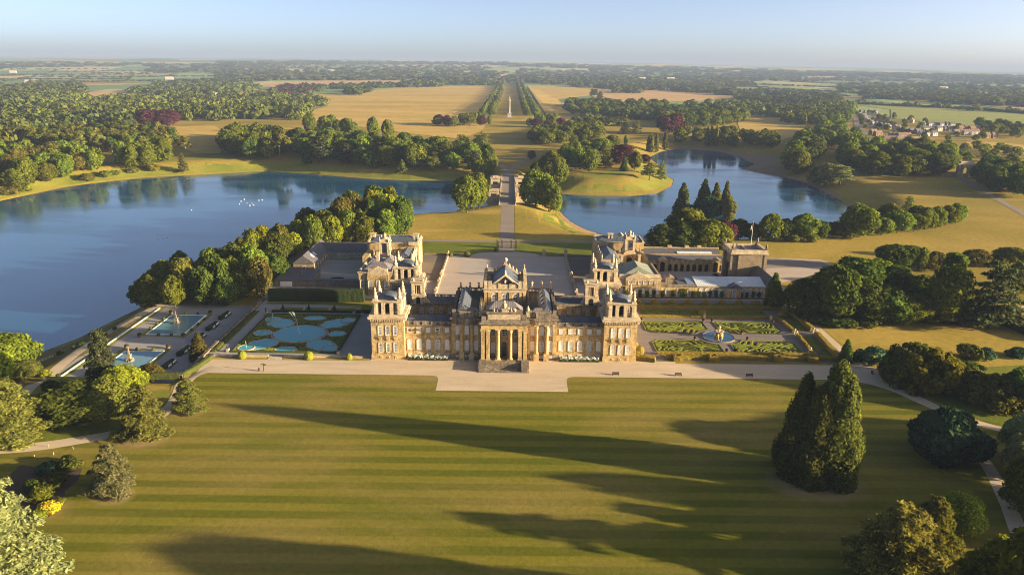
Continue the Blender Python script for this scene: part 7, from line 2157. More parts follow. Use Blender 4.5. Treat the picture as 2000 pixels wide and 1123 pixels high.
tpx('yew', 1995, 812, 728, 100, 'dark olive yew mound at the frame edge', 'leaf_dark', variant=1)
tpx('broad_near', 1992, 905, 812, 80, 'grey green bushy tree at the frame edge beside the drive fork', 'leaf_bluecedar', variant=0)
tpx('broad_near', 1988, 945, 850, 70, 'pale grey green bush below the first at the frame edge', 'leaf_bluecedar', variant=2)
tpx('broad_near', 1995, 1010, 895, 100, 'round mid green tree at the frame edge along the drive', 'leaf_green', variant=1)
tpx('spire', 1650, 712, 664, 28, 'dark clipped cone yew at the corner of the golden hedges', 'leaf_dark', variant=1)
tpx('spire', 1508, 603, 534, 38, 'dark rounded columnar yew at the end of the orangery', 'leaf_dark', variant=0)
for k, (px, py, tp, wd, mt, l) in enumerate(((1702, 712, 680, 60, 'leaf_spruce', 'hazy blue green shrub on the east lawn beside the gravel path'), (1890, 705, 672, 46, 'leaf_green', 'young round tree on the shaded east lawn'), (1925, 705, 680, 34, 'leaf_spruce', 'bluish shrub beside the young round tree'),
       (1895, 735, 710, 50, 'leaf_dark', 'low dark shrub behind the dark yew mound'), (1985, 700, 680, 40, 'leaf_spruce', 'bluish shrub at the frame edge on the east lawn'), (1900, 742, 722, 40, 'leaf_bluecedar', 'pale grey shrub before the dark yew mound'), (1670, 705, 690, 40, 'leaf_dark', 'low dark shrub beside the cone yew'))):
    tpx('bush', px, py, tp, wd, l, mt, variant=k)
# shade trees of the pleasure ground beyond the frame
for k, (x, y, h, wd) in enumerate(((92, 99, 31, 22), (116, 97, 27, 18), (140, 138, 24, 14), (150, 150, 19, 17), (160, 170, 20, 17), (200, 128, 26, 20), (205, 172, 24, 19))):
    tree('broad_near', x, y, h, wd, 'broadleaf tree of the pleasure ground beyond the drive, outside the view', 'trees of the pleasure ground beyond the drive', ('leaf_green', 'leaf_dark')[k % 2])

# --- wood east of the palace
E = 'trees of the wood beyond the formal garden'
for k, a in enumerate((
    ('broad', 1562, 622, 548, 70, 'leaf_dark', 'dark rounded tree at the palace end of the east wood'), ('spire', 1588, 622, 556, 34, 'leaf_olive', 'taller of two pale columnar conifers side by side in the east wood edge'), ('spire', 1604, 620, 572, 22, 'leaf_olive', 'shorter pale columnar conifer joined to the taller one'),
    ('spire', 1628, 612, 553, 22, 'leaf_olive', 'slim pale columnar conifer standing apart in the east wood edge'), ('broad', 1625, 628, 520, 90, 'leaf_dark', 'big dark tree behind the slim pale conifer'), ('broad', 1665, 590, 505, 90, 'leaf_dark', 'tall dark tree at the back of the east wood, palace end'),
    ('broad', 1700, 580, 506, 86, 'leaf_green', 'tall sunlit tree on the crest of the east wood'), ('broad', 1735, 585, 522, 80, 'leaf_dark', 'dark tree under the crest of the east wood'), ('broad', 1755, 560, 522, 50, 'leaf_green', 'sunlit green crown before the pale gap in the east wood'),
    ('broad', 1680, 628, 548, 90, 'leaf_dark', 'dark crown in the front of the east wood, palace half'), ('spire', 1650, 628, 590, 34, 'leaf_olive', 'low olive conifer in the shade at the wood foot'), ('broad', 1725, 632, 560, 90, 'leaf_dark', 'dark crown at the middle front of the east wood'),
    ('broad_near', 1762, 638, 583, 70, 'leaf_green', 'lighter green low tree at the front of the east wood'), ('broad_near', 1805, 636, 575, 80, 'leaf_green', 'second lighter green tree at the front, towards the big cedar'), ('broad', 1800, 600, 540, 80, 'leaf_green', 'mid green tree behind the two lighter ones'),
    ('broad', 1848, 630, 520, 90, 'leaf_green', 'tall green tree next to the big dark cedar'), ('broad', 1850, 600, 495, 46, 'leaf_dark', 'small round dark crown above the tall green tree'), ('broad', 1880, 630, 575, 70, 'leaf_dark', 'dark tree in the shade of the big cedar'),
    ('cedar', 1932, 642, 508, 124, 'leaf_darkcedar', 'big spreading dark cedar with layered branches at the wood end'), ('broad', 1840, 615, 560, 80, 'leaf_dark', 'dark crown between green tree and front row'),
    ('broad', 1742, 528, 478, 60, 'leaf_dark', 'dark tree of the far clump behind the east wood, palace side'), ('broad', 1768, 528, 480, 46, 'leaf_dark', 'dark tree in the middle of the far clump'), ('broad', 1796, 530, 486, 34, 'leaf_green', 'sunlit tree at the end of the far clump'),
    ('broad', 1822, 530, 492, 44, 'leaf_olive', 'pale young tree beside the far clump'), ('broad', 1865, 525, 494, 42, 'leaf_green', 'small rounded tree between young pale trees'), ('broad', 1905, 520, 488, 52, 'leaf_olive', 'pale wide young tree in the far field corner'), ('broad', 1975, 520, 484, 60, 'leaf_olive', 'pale tree at the frame edge behind the cedar'),
    ('broad', 1940, 516, 498, 24, 'leaf_dark', 'small dark bush before the pale young trees'), ('broad', 1985, 575, 515, 70, 'leaf_olive', 'pale green tree at the frame edge beside the cedar'), ('broad', 1780, 500, 480, 30, 'leaf_dark', 'small dark crown behind the far clump'))):
    tpx(a[0], a[1], a[2], a[3], a[4], a[6], a[5], E, variant=k)
hedge('clipped_hedge', [G2(1945, 628), G2(2010, 655), G2(2060, 670)], 2.6, 3.0, 'hedge_dark', 'dark clipped hedge running out of frame beside the big cedar')
for k, (px, py) in enumerate(((1580, 630), (1615, 638), (1645, 640), (1690, 640), (1600, 634), (1630, 640))):
    tpx('bush', px, py, py - 22, 52, 'low dark laurel bush along the foot of the east wood', 'leaf_dark', 'laurel bushes along the east wood')

# --- trees behind the stable court
S = 'trees behind the stable court'
for k, a in enumerate((('broad', 1292, 490, 440, 62, 'leaf_dark', 'dark round tree behind the arcaded range, clock tower side'), ('broad', 1338, 482, 408, 84, 'leaf_green', 'tallest green tree behind the arcaded range'), ('broad', 1385, 492, 434, 76, 'leaf_green', 'round sunlit tree behind the arcaded range'),
      ('broad', 1330, 492, 440, 70, 'leaf_dark', 'dark tree in front of the tallest green one'), ('broad', 1412, 482, 432, 44, 'leaf_copper', 'dark red tree beside the round sunlit one'))):
    tpx(a[0], a[1], a[2], a[3], a[4], a[6], a[5], S, variant=k)
# --- conifers on the islet of the pool
I = 'trees on the pool islet'
for k, a in enumerate((('spire', 1332, 418, 358, 32, 'leaf_dark', 'dark rounded conifer standing apart on the islet'), ('spire', 1372, 424, 352, 34, 'leaf_dark', 'dark pointed conifer in the middle of the islet'), ('spire', 1395, 426, 358, 28, 'leaf_cypress', 'brownish conifer beside the middle one on the islet'),
      ('spire', 1414, 430, 356, 24, 'leaf_cypress', 'tallest narrow conifer at the outer side of the islet'), ('broad', 1382, 436, 382, 46, 'leaf_spruce', 'pale bluish willow before the islet conifers'), ('broad', 1420, 440, 384, 30, 'leaf_olive', 'light olive willow at the outer end of the islet'), ('broad', 1348, 430, 400, 30, 'leaf_spruce', 'low bluish bush between the islet conifers'))):
    tpx(a[0], a[1], a[2], a[3], a[4], a[6], a[5], I, variant=k)
# --- row along the near bank of the pool
N_ = 'trees along the near bank of the pool'
order = 'first second third fourth fifth sixth seventh eighth ninth tenth eleventh twelfth thirteenth fourteenth fifteenth sixteenth seventeenth eighteenth nineteenth twentieth'.split()
row = [(1442, 470, 428, 36, 'leaf_dark'), (1468, 470, 436, 34, 'leaf_dark'), (1502, 470, 420, 46, 'leaf_green'), (1533, 470, 428, 34, 'leaf_dark'), (1570, 470, 418, 44, 'leaf_green'), (1600, 468, 432, 34, 'leaf_dark'), (1628, 462, 434, 40, 'leaf_dark'), (1674, 463, 402, 62, 'leaf_green'), (1720, 460, 426, 46, 'leaf_green'), (1752, 455, 412, 50, 'leaf_green'),
       (1735, 440, 398, 48, 'leaf_olive'), (1785, 452, 418, 44, 'leaf_green'), (1806, 448, 408, 40, 'leaf_green'), (1826, 446, 404, 40, 'leaf_green'), (1846, 440, 402, 40, 'leaf_green'), (1866, 436, 398, 36, 'leaf_green'), (1790, 436, 402, 40, 'leaf_dark'), (1772, 425, 382, 40, 'leaf_cedar'), (1695, 440, 412, 40, 'leaf_dark'), (1418, 470, 440, 34, 'leaf_copper')]
for k, a in enumerate(row):
    nm_ = {'leaf_copper': 'small dark red', 'leaf_cedar': 'grey green cedar like', 'leaf_olive': 'olive'}.get(a[4])
    l = '%s tree along the near bank of the pool' % nm_ if nm_ else '%s tree counted from the palace along the near bank of the pool' % order[k]
    tpx('cedar' if a[4] == 'leaf_cedar' else 'broad', a[0], a[1], a[2], a[3], l, a[4], N_, variant=k)
for k, (px, py) in enumerate(((1548, 474), (1585, 474), (1655, 468))): tpx('bush', px, py, py - 16, 26, 'low olive bush at the foot of the pool bank trees', 'leaf_olive', 'low bushes along the pool bank')
# --- bridge trees
Bt = 'big trees at the bridge head'
for k, a in enumerate((('broad', 912, 416, 344, 54, 'leaf_green', 'big tree at the bridge on the lake side, towards the open water'), ('broad', 935, 408, 338, 46, 'leaf_green', 'big tree at the bridge on the lake side, next to the drive'), ('broad', 1046, 404, 336, 58, 'leaf_green', 'big tree at the bridge on the pool side, next to the drive'), ('broad', 1072, 414, 352, 50, 'leaf_green', 'big tree at the bridge on the pool side, towards the water'),
     ('broad', 1086, 418, 378, 20, 'leaf_bright', 'small bright tree leaning over the pool by the bridge'), ('broad', 1076, 352, 296, 50, 'leaf_green', 'tall tree across the bridge on the pool side'), ('broad', 1090, 362, 310, 34, 'leaf_green', 'sunlit tree beyond the bridge above the pool'), ('broad', 1048, 345, 318, 28, 'leaf_dark', 'small dark tree beyond the bridge beside the drive'), ('broad', 1038, 312, 294, 18, 'leaf_dark', 'small round tree alone on the slope beyond the bridge'),
     ('broad', 938, 350, 310, 36, 'leaf_green', 'green tree across the bridge on the lake side'), ('broad', 955, 340, 300, 32, 'leaf_green', 'sunlit tree across the bridge beside the drive'), ('broad', 950, 320, 282, 34, 'leaf_dark', 'dark tree behind the sunlit one across the bridge'))):
    tpx(a[0], a[1], a[2], a[3], a[4], a[6], a[5], Bt, variant=k)

# --- scattered woods: every tree its own copy, described by kind, colour and size
def in_poly(poly, x, y): return poly_sdf(np.array(poly, float), np.array([x]), np.array([y]))[0] < 0
CW = {'leaf_green': 'mid green', 'leaf_dark': 'dark green', 'leaf_bright': 'bright green', 'leaf_olive': 'olive', 'leaf_copper': 'dark red', 'leaf_cedar': 'grey green', 'leaf_darkcedar': 'dark grey green', 'leaf_bluecedar': 'pale grey green', 'leaf_cypress': 'brownish', 'leaf_spruce': 'bluish green'}
KW = dict(broad='broadleaf tree', broad_tall='tall crowned tree', broad_far='broadleaf tree', cedar='cedar', pine='pine', spire='conifer', poplar='poplar')
def wood(where, poly_px, space, mix, h, seed, group=None, wk=0.8, avoid=None):
    rs = np.random.RandomState(seed)
    poly = np.array([G2(*p) for p in poly_px])
    x0, y0 = poly.min(0); x1, y1 = poly.max(0)
    pts = []
    for _ in range(int(14 * (x1 - x0) * (y1 - y0) / space ** 2) + 60):
        x, y = rs.uniform(x0, x1), rs.uniform(y0, y1)
        if poly_sdf(poly, np.array([x]), np.array([y]))[0] > 0: continue
        if gz(x, y) < LAKE_Z + 0.7: continue
        if any((x - a) ** 2 + (y - b__) ** 2 < (space * rs.uniform(0.85, 1.1)) ** 2 for a, b__ in pts): continue
        pts.append((x, y))
    pts.sort(key=lambda p: p[1])
    wts = np.array([m_[2] for m_ in mix], float); wts /= wts.sum()
    for i, (x, y) in enumerate(pts):
        kd, mt, _w = mix[rs.choice(len(mix), p=wts)]
        hh = rs.uniform(*h)
        wd = wk * 1.25 * space * rs.uniform(1.15, 1.6) * (0.75 if kd in ('pine', 'spire') else 1.0) * (0.85 if kd == 'broad_tall' else 1)
        t = (hh - h[0]) / (h[1] - h[0])
        size = 'small' if t < 0.33 else ('medium' if t < 0.67 else 'tall')
        PENDING.append((kd, x, y, hh, min(wd, hh * 1.1), '%s %s %s %s' % (size, CW[mt], KW[kd], where), group or 'trees ' + where, mt, rs.randint(0, 9), where))
    return len(pts)
NT = []
NT.append(wood('in the wood between lake and kitchen court', [(222, 622), (300, 604), (420, 602), (505, 594), (520, 570), (548, 532), (560, 512), (600, 498), (660, 482), (700, 474), (645, 462), (590, 478), (520, 512), (430, 548), (340, 580), (262, 604)], 8.6, [('broad', 'leaf_green', 5), ('broad', 'leaf_bright', 2), ('broad', 'leaf_dark', 3), ('broad_tall', 'leaf_green', 2), ('broad', 'leaf_olive', 2), ('cedar', 'leaf_darkcedar', 0.5)], (12, 21), 5))
NT.append(wood('in the wooded knoll between lake and forecourt', [(640, 480), (720, 478), (795, 474), (800, 450), (770, 432), (720, 434), (660, 450), (600, 474)], 9.6, [('broad', 'leaf_green', 5), ('broad', 'leaf_bright', 1.5), ('broad', 'leaf_dark', 3), ('broad_tall', 'leaf_green', 2), ('broad', 'leaf_olive', 1)], (15, 25), 6))
NT.append(wood('on the far lake bank before the great field', [(565, 300), (620, 316), (700, 330), (780, 334), (850, 334), (930, 336), (945, 318), (900, 306), (800, 296), (700, 288), (640, 282), (580, 284)], 16, [('broad', 'leaf_green', 5), ('broad_tall', 'leaf_green', 2), ('broad', 'leaf_dark', 3), ('cedar', 'leaf_cedar', 1.6), ('cedar', 'leaf_darkcedar', 0.8)], (16, 25), 7))
for k, (px, b_, t_, wd, l) in enumerate(((805, 324, 276, 34, 'pale layered cedar in the far bank wood'), (846, 336, 306, 36, 'flat topped cedar with bare trunk on the far lake bank'), (785, 338, 312, 30, 'low grey cedar at the far lake edge'), (905, 302, 262, 44, 'wide grey cedar at the back of the far bank wood'), (940, 302, 262, 44, 'grey cedar at the drive end of the far bank wood'), (872, 312, 272, 40, 'grey cedar before the wide ones in the far bank wood'))):
    tpx('cedar', px, b_, t_, wd, l, 'leaf_cedar', 'cedars of the far bank wood', variant=k)
for k, (px, b_, t_, wd, l) in enumerate(((730, 272, 229, 22, 'lone round tree in the golden field, lake side of a pair'), (757, 278, 234, 24, 'lone round tree in the golden field, avenue side of a pair'), (606, 262, 222, 24, 'rounded tree at the wood end of the field edge row'), (635, 266, 228, 30, 'second rounded tree in the field edge row'), (648, 258, 225, 22, 'rounded tree behind the second in the field edge row'), (660, 262, 234, 22, 'small rounded tree in the field edge row'), (678, 268, 231, 30, 'last large rounded tree of the field edge row'), (692, 266, 240, 18, 'small tree ending the field edge row'))):
    tpx('broad', px, b_, t_, wd, l, 'leaf_green', 'rounded trees at the golden field edge', variant=k)
NT.append(wood('in the grove between lake bank and dry pasture', [(432, 300), (480, 312), (530, 316), (556, 300), (550, 276), (500, 268), (450, 272)], 15, [('broad', 'leaf_green', 3), ('broad_tall', 'leaf_green', 2), ('broad', 'leaf_dark', 2)], (17, 24), 8))
tpx('pine', 547, 312, 240, 36, 'tall bare stemmed pine at the bright end of the bank grove', 'leaf_olive', variant=0)
tpx('cedar', 625, 320, 265, 60, 'dark spreading cedar on the far lake bank', 'leaf_darkcedar', variant=1)
tpx('spire', 598, 322, 286, 20, 'dark conical conifer on the far lake bank', 'leaf_dark', variant=1)
tpx('pine', 364, 304, 266, 24, 'slender pale conifer alone on the grassy lake bank', 'leaf_olive', variant=1)
tpx('cedar', 358, 338, 298, 28, 'young pale conifer by the far water edge', 'leaf_cedar', variant=2)
NT.append(wood('in the dark pine wood above the far lake bank', [(60, 292), (120, 300), (210, 302), (300, 298), (342, 288), (330, 270), (250, 266), (140, 268), (70, 274)], 13, [('pine', 'leaf_olive', 3), ('pine', 'leaf_dark', 2), ('broad', 'leaf_dark', 1), ('broad_tall', 'leaf_olive', 1)], (17, 23), 9))
NT.append(wood('above the far shore before the pine wood', [(236, 330), (290, 336), (325, 326), (318, 306), (260, 306)], 13, [('broad', 'leaf_green', 3), ('broad_tall', 'leaf_green', 2)], (15, 25), 10))
NT.append(wood('along the far shore at the outer lake end', [(-40, 385), (0, 376), (70, 360), (130, 348), (190, 338), (190, 320), (130, 312), (60, 312), (-40, 322)], 13.5, [('broad', 'leaf_green', 4), ('broad_tall', 'leaf_green', 2), ('broad', 'leaf_olive', 1)], (14, 24), 11))
for k, (px, py, wd, mt) in enumerate(((20, 384, 34, 'leaf_olive'), (50, 376, 26, 'leaf_bright'), (170, 356, 30, 'leaf_olive'), (225, 344, 20, 'leaf_green'), (262, 340, 22, 'leaf_olive'), (300, 336, 26, 'leaf_bright'), (625, 340, 8, 'leaf_olive'), (205, 348, 26, 'leaf_green'))):
    tpx('bush', px, py, py - wd * 0.55, wd, 'shoreline willow bush on the far lake bank, %s' % ('outermost', 'yellow green beside the outermost', 'rounded, below the big trees', 'small, green', 'small, olive', 'yellow green, before the clump', 'tiny, alone at the water edge', 'wide, green')[k], mt, 'shoreline bushes of the far bank')
for k, (px, b_, t_, wd, l) in enumerate(((290, 248, 214, 50, 'dark red beech of the pair, lake end side'), (327, 248, 214, 46, 'dark red beech of the pair, field side'), (138, 232, 212, 42, 'dark red beech among green trees at the outer wood'), (14, 232, 218, 20, 'small dark red tree at the frame edge'))):
    tpx('broad', px, b_, t_, wd, l, 'leaf_copper', 'copper beeches of the far wood', variant=k)
# avenue head clumps
A_ = 'clump trees at the head of the avenue'
for k, a in enumerate((('broad', 858, 244, 224, 20, 'leaf_copper', 'dark red tree at the lake end of the near avenue clump'), ('broad', 853, 246, 230, 18, 'leaf_dark', 'dark green tree below the red one in the near avenue clump'), ('broad', 873, 246, 226, 18, 'leaf_copper', 'second dark red tree of the near avenue clump'), ('cedar', 888, 248, 226, 26, 'leaf_cedar', 'grey cedar in the near avenue clump'), ('cedar', 918, 248, 224, 30, 'leaf_cedar', 'wide grey cedar in the near avenue clump'), ('broad', 904, 244, 222, 20, 'leaf_dark', 'dark tree between the two grey cedars'),
      ('broad', 940, 246, 226, 26, 'leaf_copper', 'broad dark red tree at the avenue end of the near clump'), ('broad', 956, 244, 227, 10, 'leaf_green', 'narrow green tree closing the near avenue clump'), ('broad', 1035, 248, 231, 14, 'leaf_green', 'narrow green tree opening the clump right of the column'), ('broad', 1047, 250, 232, 22, 'leaf_copper', 'dark red tree in the clump right of the column'), ('broad', 1070, 250, 236, 18, 'leaf_copper', 'second dark red tree right of the column'), ('broad', 1095, 246, 230, 20, 'leaf_copper', 'third dark red tree right of the column'))):
    tpx(a[0], a[1], a[2], a[3], a[4], a[6], a[5], A_, variant=k)
for k in range(5): tpx('broad', 912 + k * 8, 238 - k * 1.0, 221 - k * 0.6, 11, 'small round tree in the short row joining clump and avenue', 'leaf_green', 'short row joining the avenue, lake side', variant=k)
for k in range(7): tpx('broad', 1048 + k * 6, 240 + (k % 3) * 2, 221 + (k % 3) * 2, 11, 'small round tree in the cluster right of the column', 'leaf_green', 'small round trees right of the column', variant=k)
NT.append(wood('in the clump across the bridge on the pool side', [(1042, 282), (1075, 286), (1108, 284), (1112, 268), (1080, 262), (1045, 266)], 15, [('broad', 'leaf_green', 3), ('broad', 'leaf_dark', 1)], (14, 19), 13))
NT.append(wood('in the clump before the dark red beech', [(1112, 272), (1150, 278), (1172, 276), (1170, 258), (1130, 250), (1105, 254)], 16, [('broad', 'leaf_green', 2), ('broad', 'leaf_dark', 2)], (15, 20), 14))
NT.append(wood('on the slope between bridge and dark red beech', [(1105, 330), (1150, 336), (1185, 330), (1195, 306), (1160, 294), (1110, 300)], 15, [('broad', 'leaf_green', 3), ('cedar', 'leaf_cedar', 2), ('spire', 'leaf_dark', 0.6)], (13, 22), 15))
C_ = 'trees on the pool headland'
for k, a in enumerate((('broad', 1215, 322, 283, 62, 'leaf_copper', 'big spreading dark red beech on the pool headland'), ('broad', 1258, 320, 302, 24, 'leaf_copper', 'small dark red tree beside the big beech'), ('spire', 1219, 335, 305, 16, 'leaf_dark', 'dark conical tree before the big dark red beech'), ('broad', 1240, 332, 296, 28, 'leaf_green', 'round green tree before the big dark red beech'), ('cedar', 1268, 352, 316, 36, 'leaf_cedar', 'wide pale cedar at the headland shore'), ('cedar', 1292, 350, 314, 28, 'leaf_cedar', 'pale cedar at the headland tip'), ('broad', 1195, 290, 264, 30, 'leaf_green', 'rounded tree behind the big dark red beech'), ('broad', 1222, 284, 266, 10, 'leaf_green', 'narrow pale tree behind the beech'),
      ('cedar', 1222, 262, 238, 30, 'leaf_darkcedar', 'dark flat cedar on the slope behind the headland'), ('cedar', 1242, 262, 236, 26, 'leaf_cedar', 'grey cedar beside the dark flat one'), ('cedar', 1160, 192, 174, 20, 'leaf_darkcedar', 'dark cedar alone in the field near the avenue'), ('cedar', 1172, 194, 178, 20, 'leaf_darkcedar', 'second dark cedar alone in the field near the avenue'))):
    tpx(a[0], a[1], a[2], a[3], a[4], a[6], a[5], C_, variant=k)
for k, (px, b_, t_) in enumerate(((1272, 298, 262), (1281, 298, 260), (1298, 292, 254), (1266, 296, 266), (1380, 286, 248), (1388, 286, 244), (1398, 286, 244))):
    tpx('poplar', px, b_, t_, 10, 'slim pale poplar %s' % ('at the pool inlet, first', 'at the pool inlet, second', 'at the pool inlet, tallest', 'at the pool inlet, shortest', 'on the far pool bank, first of three', 'on the far pool bank, middle of three', 'on the far pool bank, last of three')[k], 'leaf_olive', 'slim poplars round the pool', variant=k)
for k, (px, b_, t_, wd, l) in enumerate(((1302, 262, 226, 44, 'dark red beech at the back of the far pool bank'), (1318, 262, 222, 40, 'second dark red beech at the back of the far pool bank'), (1403, 242, 220, 18, 'small dark red tree in the far wood edge'))):
    tpx('broad', px, b_, t_, wd, l, 'leaf_copper', 'copper beeches behind the pool', variant=k)
NT.append(wood('on the far bank of the pool', [(1320, 284), (1370, 284), (1425, 288), (1470, 292), (1515, 292), (1510, 278), (1440, 270), (1380, 268), (1330, 264)], 19, [('broad', 'leaf_green', 3), ('broad', 'leaf_dark', 2), ('broad', 'leaf_olive', 1)], (12, 19), 16))
NT.append(wood('at the wood edge behind the far pool bank', [(1290, 250), (1340, 252), (1400, 248), (1450, 240), (1455, 226), (1390, 222), (1300, 226)], 24, [('broad', 'leaf_green', 2), ('broad_tall', 'leaf_green', 1), ('broad', 'leaf_dark', 2)], (16, 24), 17))
NT.append(wood('in the dark plantation beside the avenue field', [(1092, 218), (1120, 226), (1200, 232), (1290, 232), (1320, 222), (1290, 208), (1200, 206), (1110, 206)], 30, [('broad_far', 'leaf_dark', 3), ('broad_far', 'leaf_green', 2)], (17, 23), 18))
NT.append(wood('in the park wood between pool and village', [(1535, 332), (1570, 338), (1590, 318), (1610, 290), (1650, 296), (1690, 300), (1670, 270), (1630, 256), (1590, 262), (1560, 284)], 19, [('broad', 'leaf_green', 3), ('broad', 'leaf_dark', 2), ('broad_tall', 'leaf_green', 1)], (15, 23), 19))
NT.append(wood('in the line of park trees before the village', [(1645, 330), (1690, 345), (1740, 348), (1800, 348), (1850, 342), (1850, 318), (1790, 306), (1720, 298), (1660, 300)], 17, [('broad', 'leaf_green', 4), ('broad', 'leaf_dark', 2), ('broad_tall', 'leaf_green', 2)], (16, 25), 20))
for k, (px, b_, t_, wd, l, mt) in enumerate(((1610, 362, 318, 66, 'wide grey blue cedar on the pool shore', 'leaf_bluecedar'), (1640, 362, 322, 50, 'grey blue cedar beside the wide one on the pool shore', 'leaf_bluecedar'), (1590, 356, 326, 40, 'low grey cedar behind the pool shore', 'leaf_darkcedar'))):
    tpx('cedar', px, b_, t_, wd, l, mt, 'cedars on the pool shore', variant=k)
tpx('broad', 1556, 340, 292, 50, 'bright round tree at the shore before the grey blue cedars', 'leaf_green', variant=2)
NT.append(wood('at the frame edge beside the park road', [(1905, 362), (1950, 380), (2010, 392), (2040, 370), (1990, 350), (1930, 345)], 15, [('broad', 'leaf_green', 3), ('broad', 'leaf_dark', 2)], (15, 22), 21))
NT.append(wood('among the gardens by the triumphal arch', [(1835, 318), (1900, 322), (1960, 330), (2030, 335), (2030, 306), (1960, 296), (1880, 292), (1830, 296)], 22, [('broad_far', 'leaf_olive', 2), ('broad_far', 'leaf_green', 2), ('broad_far', 'leaf_bright', 0.6)], (8, 13), 22))
NT.append(wood('in the belt between park and village street', [(1600, 250), (1640, 254), (1658, 232), (1670, 212), (1640, 206), (1600, 214)], 26, [('broad_far', 'leaf_green', 3), ('broad_far', 'leaf_dark', 1)], (15, 20), 23))
NT.append(wood('among the village houses', [(1668, 222), (1745, 226), (1870, 252), (1960, 262), (1950, 276), (1860, 276), (1740, 274), (1690, 256)], 40, [('broad_far', 'leaf_green', 3), ('broad_far', 'leaf_dark', 1)], (7, 11), 24, wk=0.45))
NT.append(wood('at the outer end of the village', [(1905, 246), (1940, 248), (2010, 250), (2040, 262), (1990, 272), (1930, 262)], 24, [('broad_far', 'leaf_green', 3), ('broad_far', 'leaf_dark', 1)], (11, 17), 25))

# --- the avenue: two double rows of single trees running away to the woods
AVENUE_REST = []
for s_, side in ((-1, 'lake side'), (1, 'pool side')):
    for q, wh in ((0, 'inner'), (1, 'outer')):
        for k in range(115):
            y = 1560 + k * 23
            x = -3.0 + s_ * (((36 if q == 0 else 53) if s_ < 0 else (36 if q == 0 else 55)))
            if k < 18: tree('broad_far', x + 1.5 * sin(k * 2.2), y, 15 + 2 * sin(k * 1.3), 15.5, 'tree of the %s avenue row on the %s of the column' % (wh, side), 'avenue, %s row, %s' % (wh, side), 'leaf_green', variant=k + q, name='avenue_tree')
            else: AVENUE_REST.append((x, y, gz(x, y)))
# --- the largest looking broadleaf trees of the woods stay single; the rest of each wood is one mass
def app_size(t): return t[3] * t[4] / max(depth_of((t[1], t[2], 0)), 1) ** 2
_single = lambda t: not (t[0].startswith('broad') and t[7] != 'leaf_copper')
PENDING.sort(key=app_size, reverse=True)
_left = 298 - NCOUNT.get('broadleaf_tree', 0)
MASSES = {}
for t in PENDING:
    if _single(t):
        tree(t[0], t[1], t[2], t[3], t[4], t[5], t[6], t[7], variant=t[8])
    elif _left > 0:
        _left -= 1
        tree(t[0], t[1], t[2], t[3], t[4], t[5], t[6], t[7], variant=t[8], parts=t[0] != 'broad_far' and t[2] < 600)
    else: MASSES.setdefault((t[9], t[7]), []).append(t)
for (wh, mt), lst in MASSES.items():
    Vs = []
    for kd, x, y, hh, wd, _l, _g, _m, var, _w in lst:
        L_ = PROTO['broad_far']; p = L_[var % len(L_)]
        V = p['crown'][0]; a = (x * 1.7 + y * 0.9) % 6.283
        ca, sa = cos(a) * wd / p['W'], sin(a) * wd / p['W']
        Vs.append(np.stack([V[:, 0] * ca - V[:, 1] * sa + x, V[:, 0] * sa + V[:, 1] * ca + y, V[:, 2] * hh / p['H'] + gz(x, y)], -1))
    V = np.concatenate(Vs)
    tag(link('woodland', mesh_np('woodland', V, np.arange(len(V)).reshape(-1, 4), [M[mt]])), kind='stuff')


# ================================================================ far woods, hedgerows: each a mass nobody could count
def Gv(PXs, PYs):
    PXs, PYs = np.asarray(PXs, float), np.asarray(PYs, float)
    d = _f[None] * FPX + _R[None] * (PXs - 1000)[:, None] + _U[None] * (561.5 - PYs)[:, None]
    d /= np.linalg.norm(d, axis=1, keepdims=True)
    t = _ts * 1000.0
    p = CAM[None, :, None] + d[:, :, None] * t[None, None, :]
    dz = p[:, 2] - ground(p[:, 0], p[:, 1])
    k = np.argmax(dz < 0, axis=1)
    ok = (dz < 0).any(1)
    k = np.clip(k, 1, len(t) - 1)
    r = np.arange(len(k))
    a, b_ = dz[r, k - 1], dz[r, k]
    tt = t[k - 1] + (t[k] - t[k - 1]) * np.clip(a / (a - b_ + 1e-9), 0, 1)
    q = CAM + d * tt[:, None]
    q[:, 2] = ground(q[:, 0], q[:, 1])
    return q[ok]

def px_in(poly, n, rs):
    P_ = np.array(poly, float)
    o = []
    tot = 0
    x0, y0 = P_.min(0); x1, y1 = P_.max(0)
    while tot < n:
        xy = np.stack([rs.uniform(x0, x1, n * 2), rs.uniform(y0, y1, n * 2)], -1)
        xy = xy[poly_sdf(P_, xy[:, 0], xy[:, 1]) < 0]
        o.append(xy); tot += len(xy)
    return np.concatenate(o)[:n]

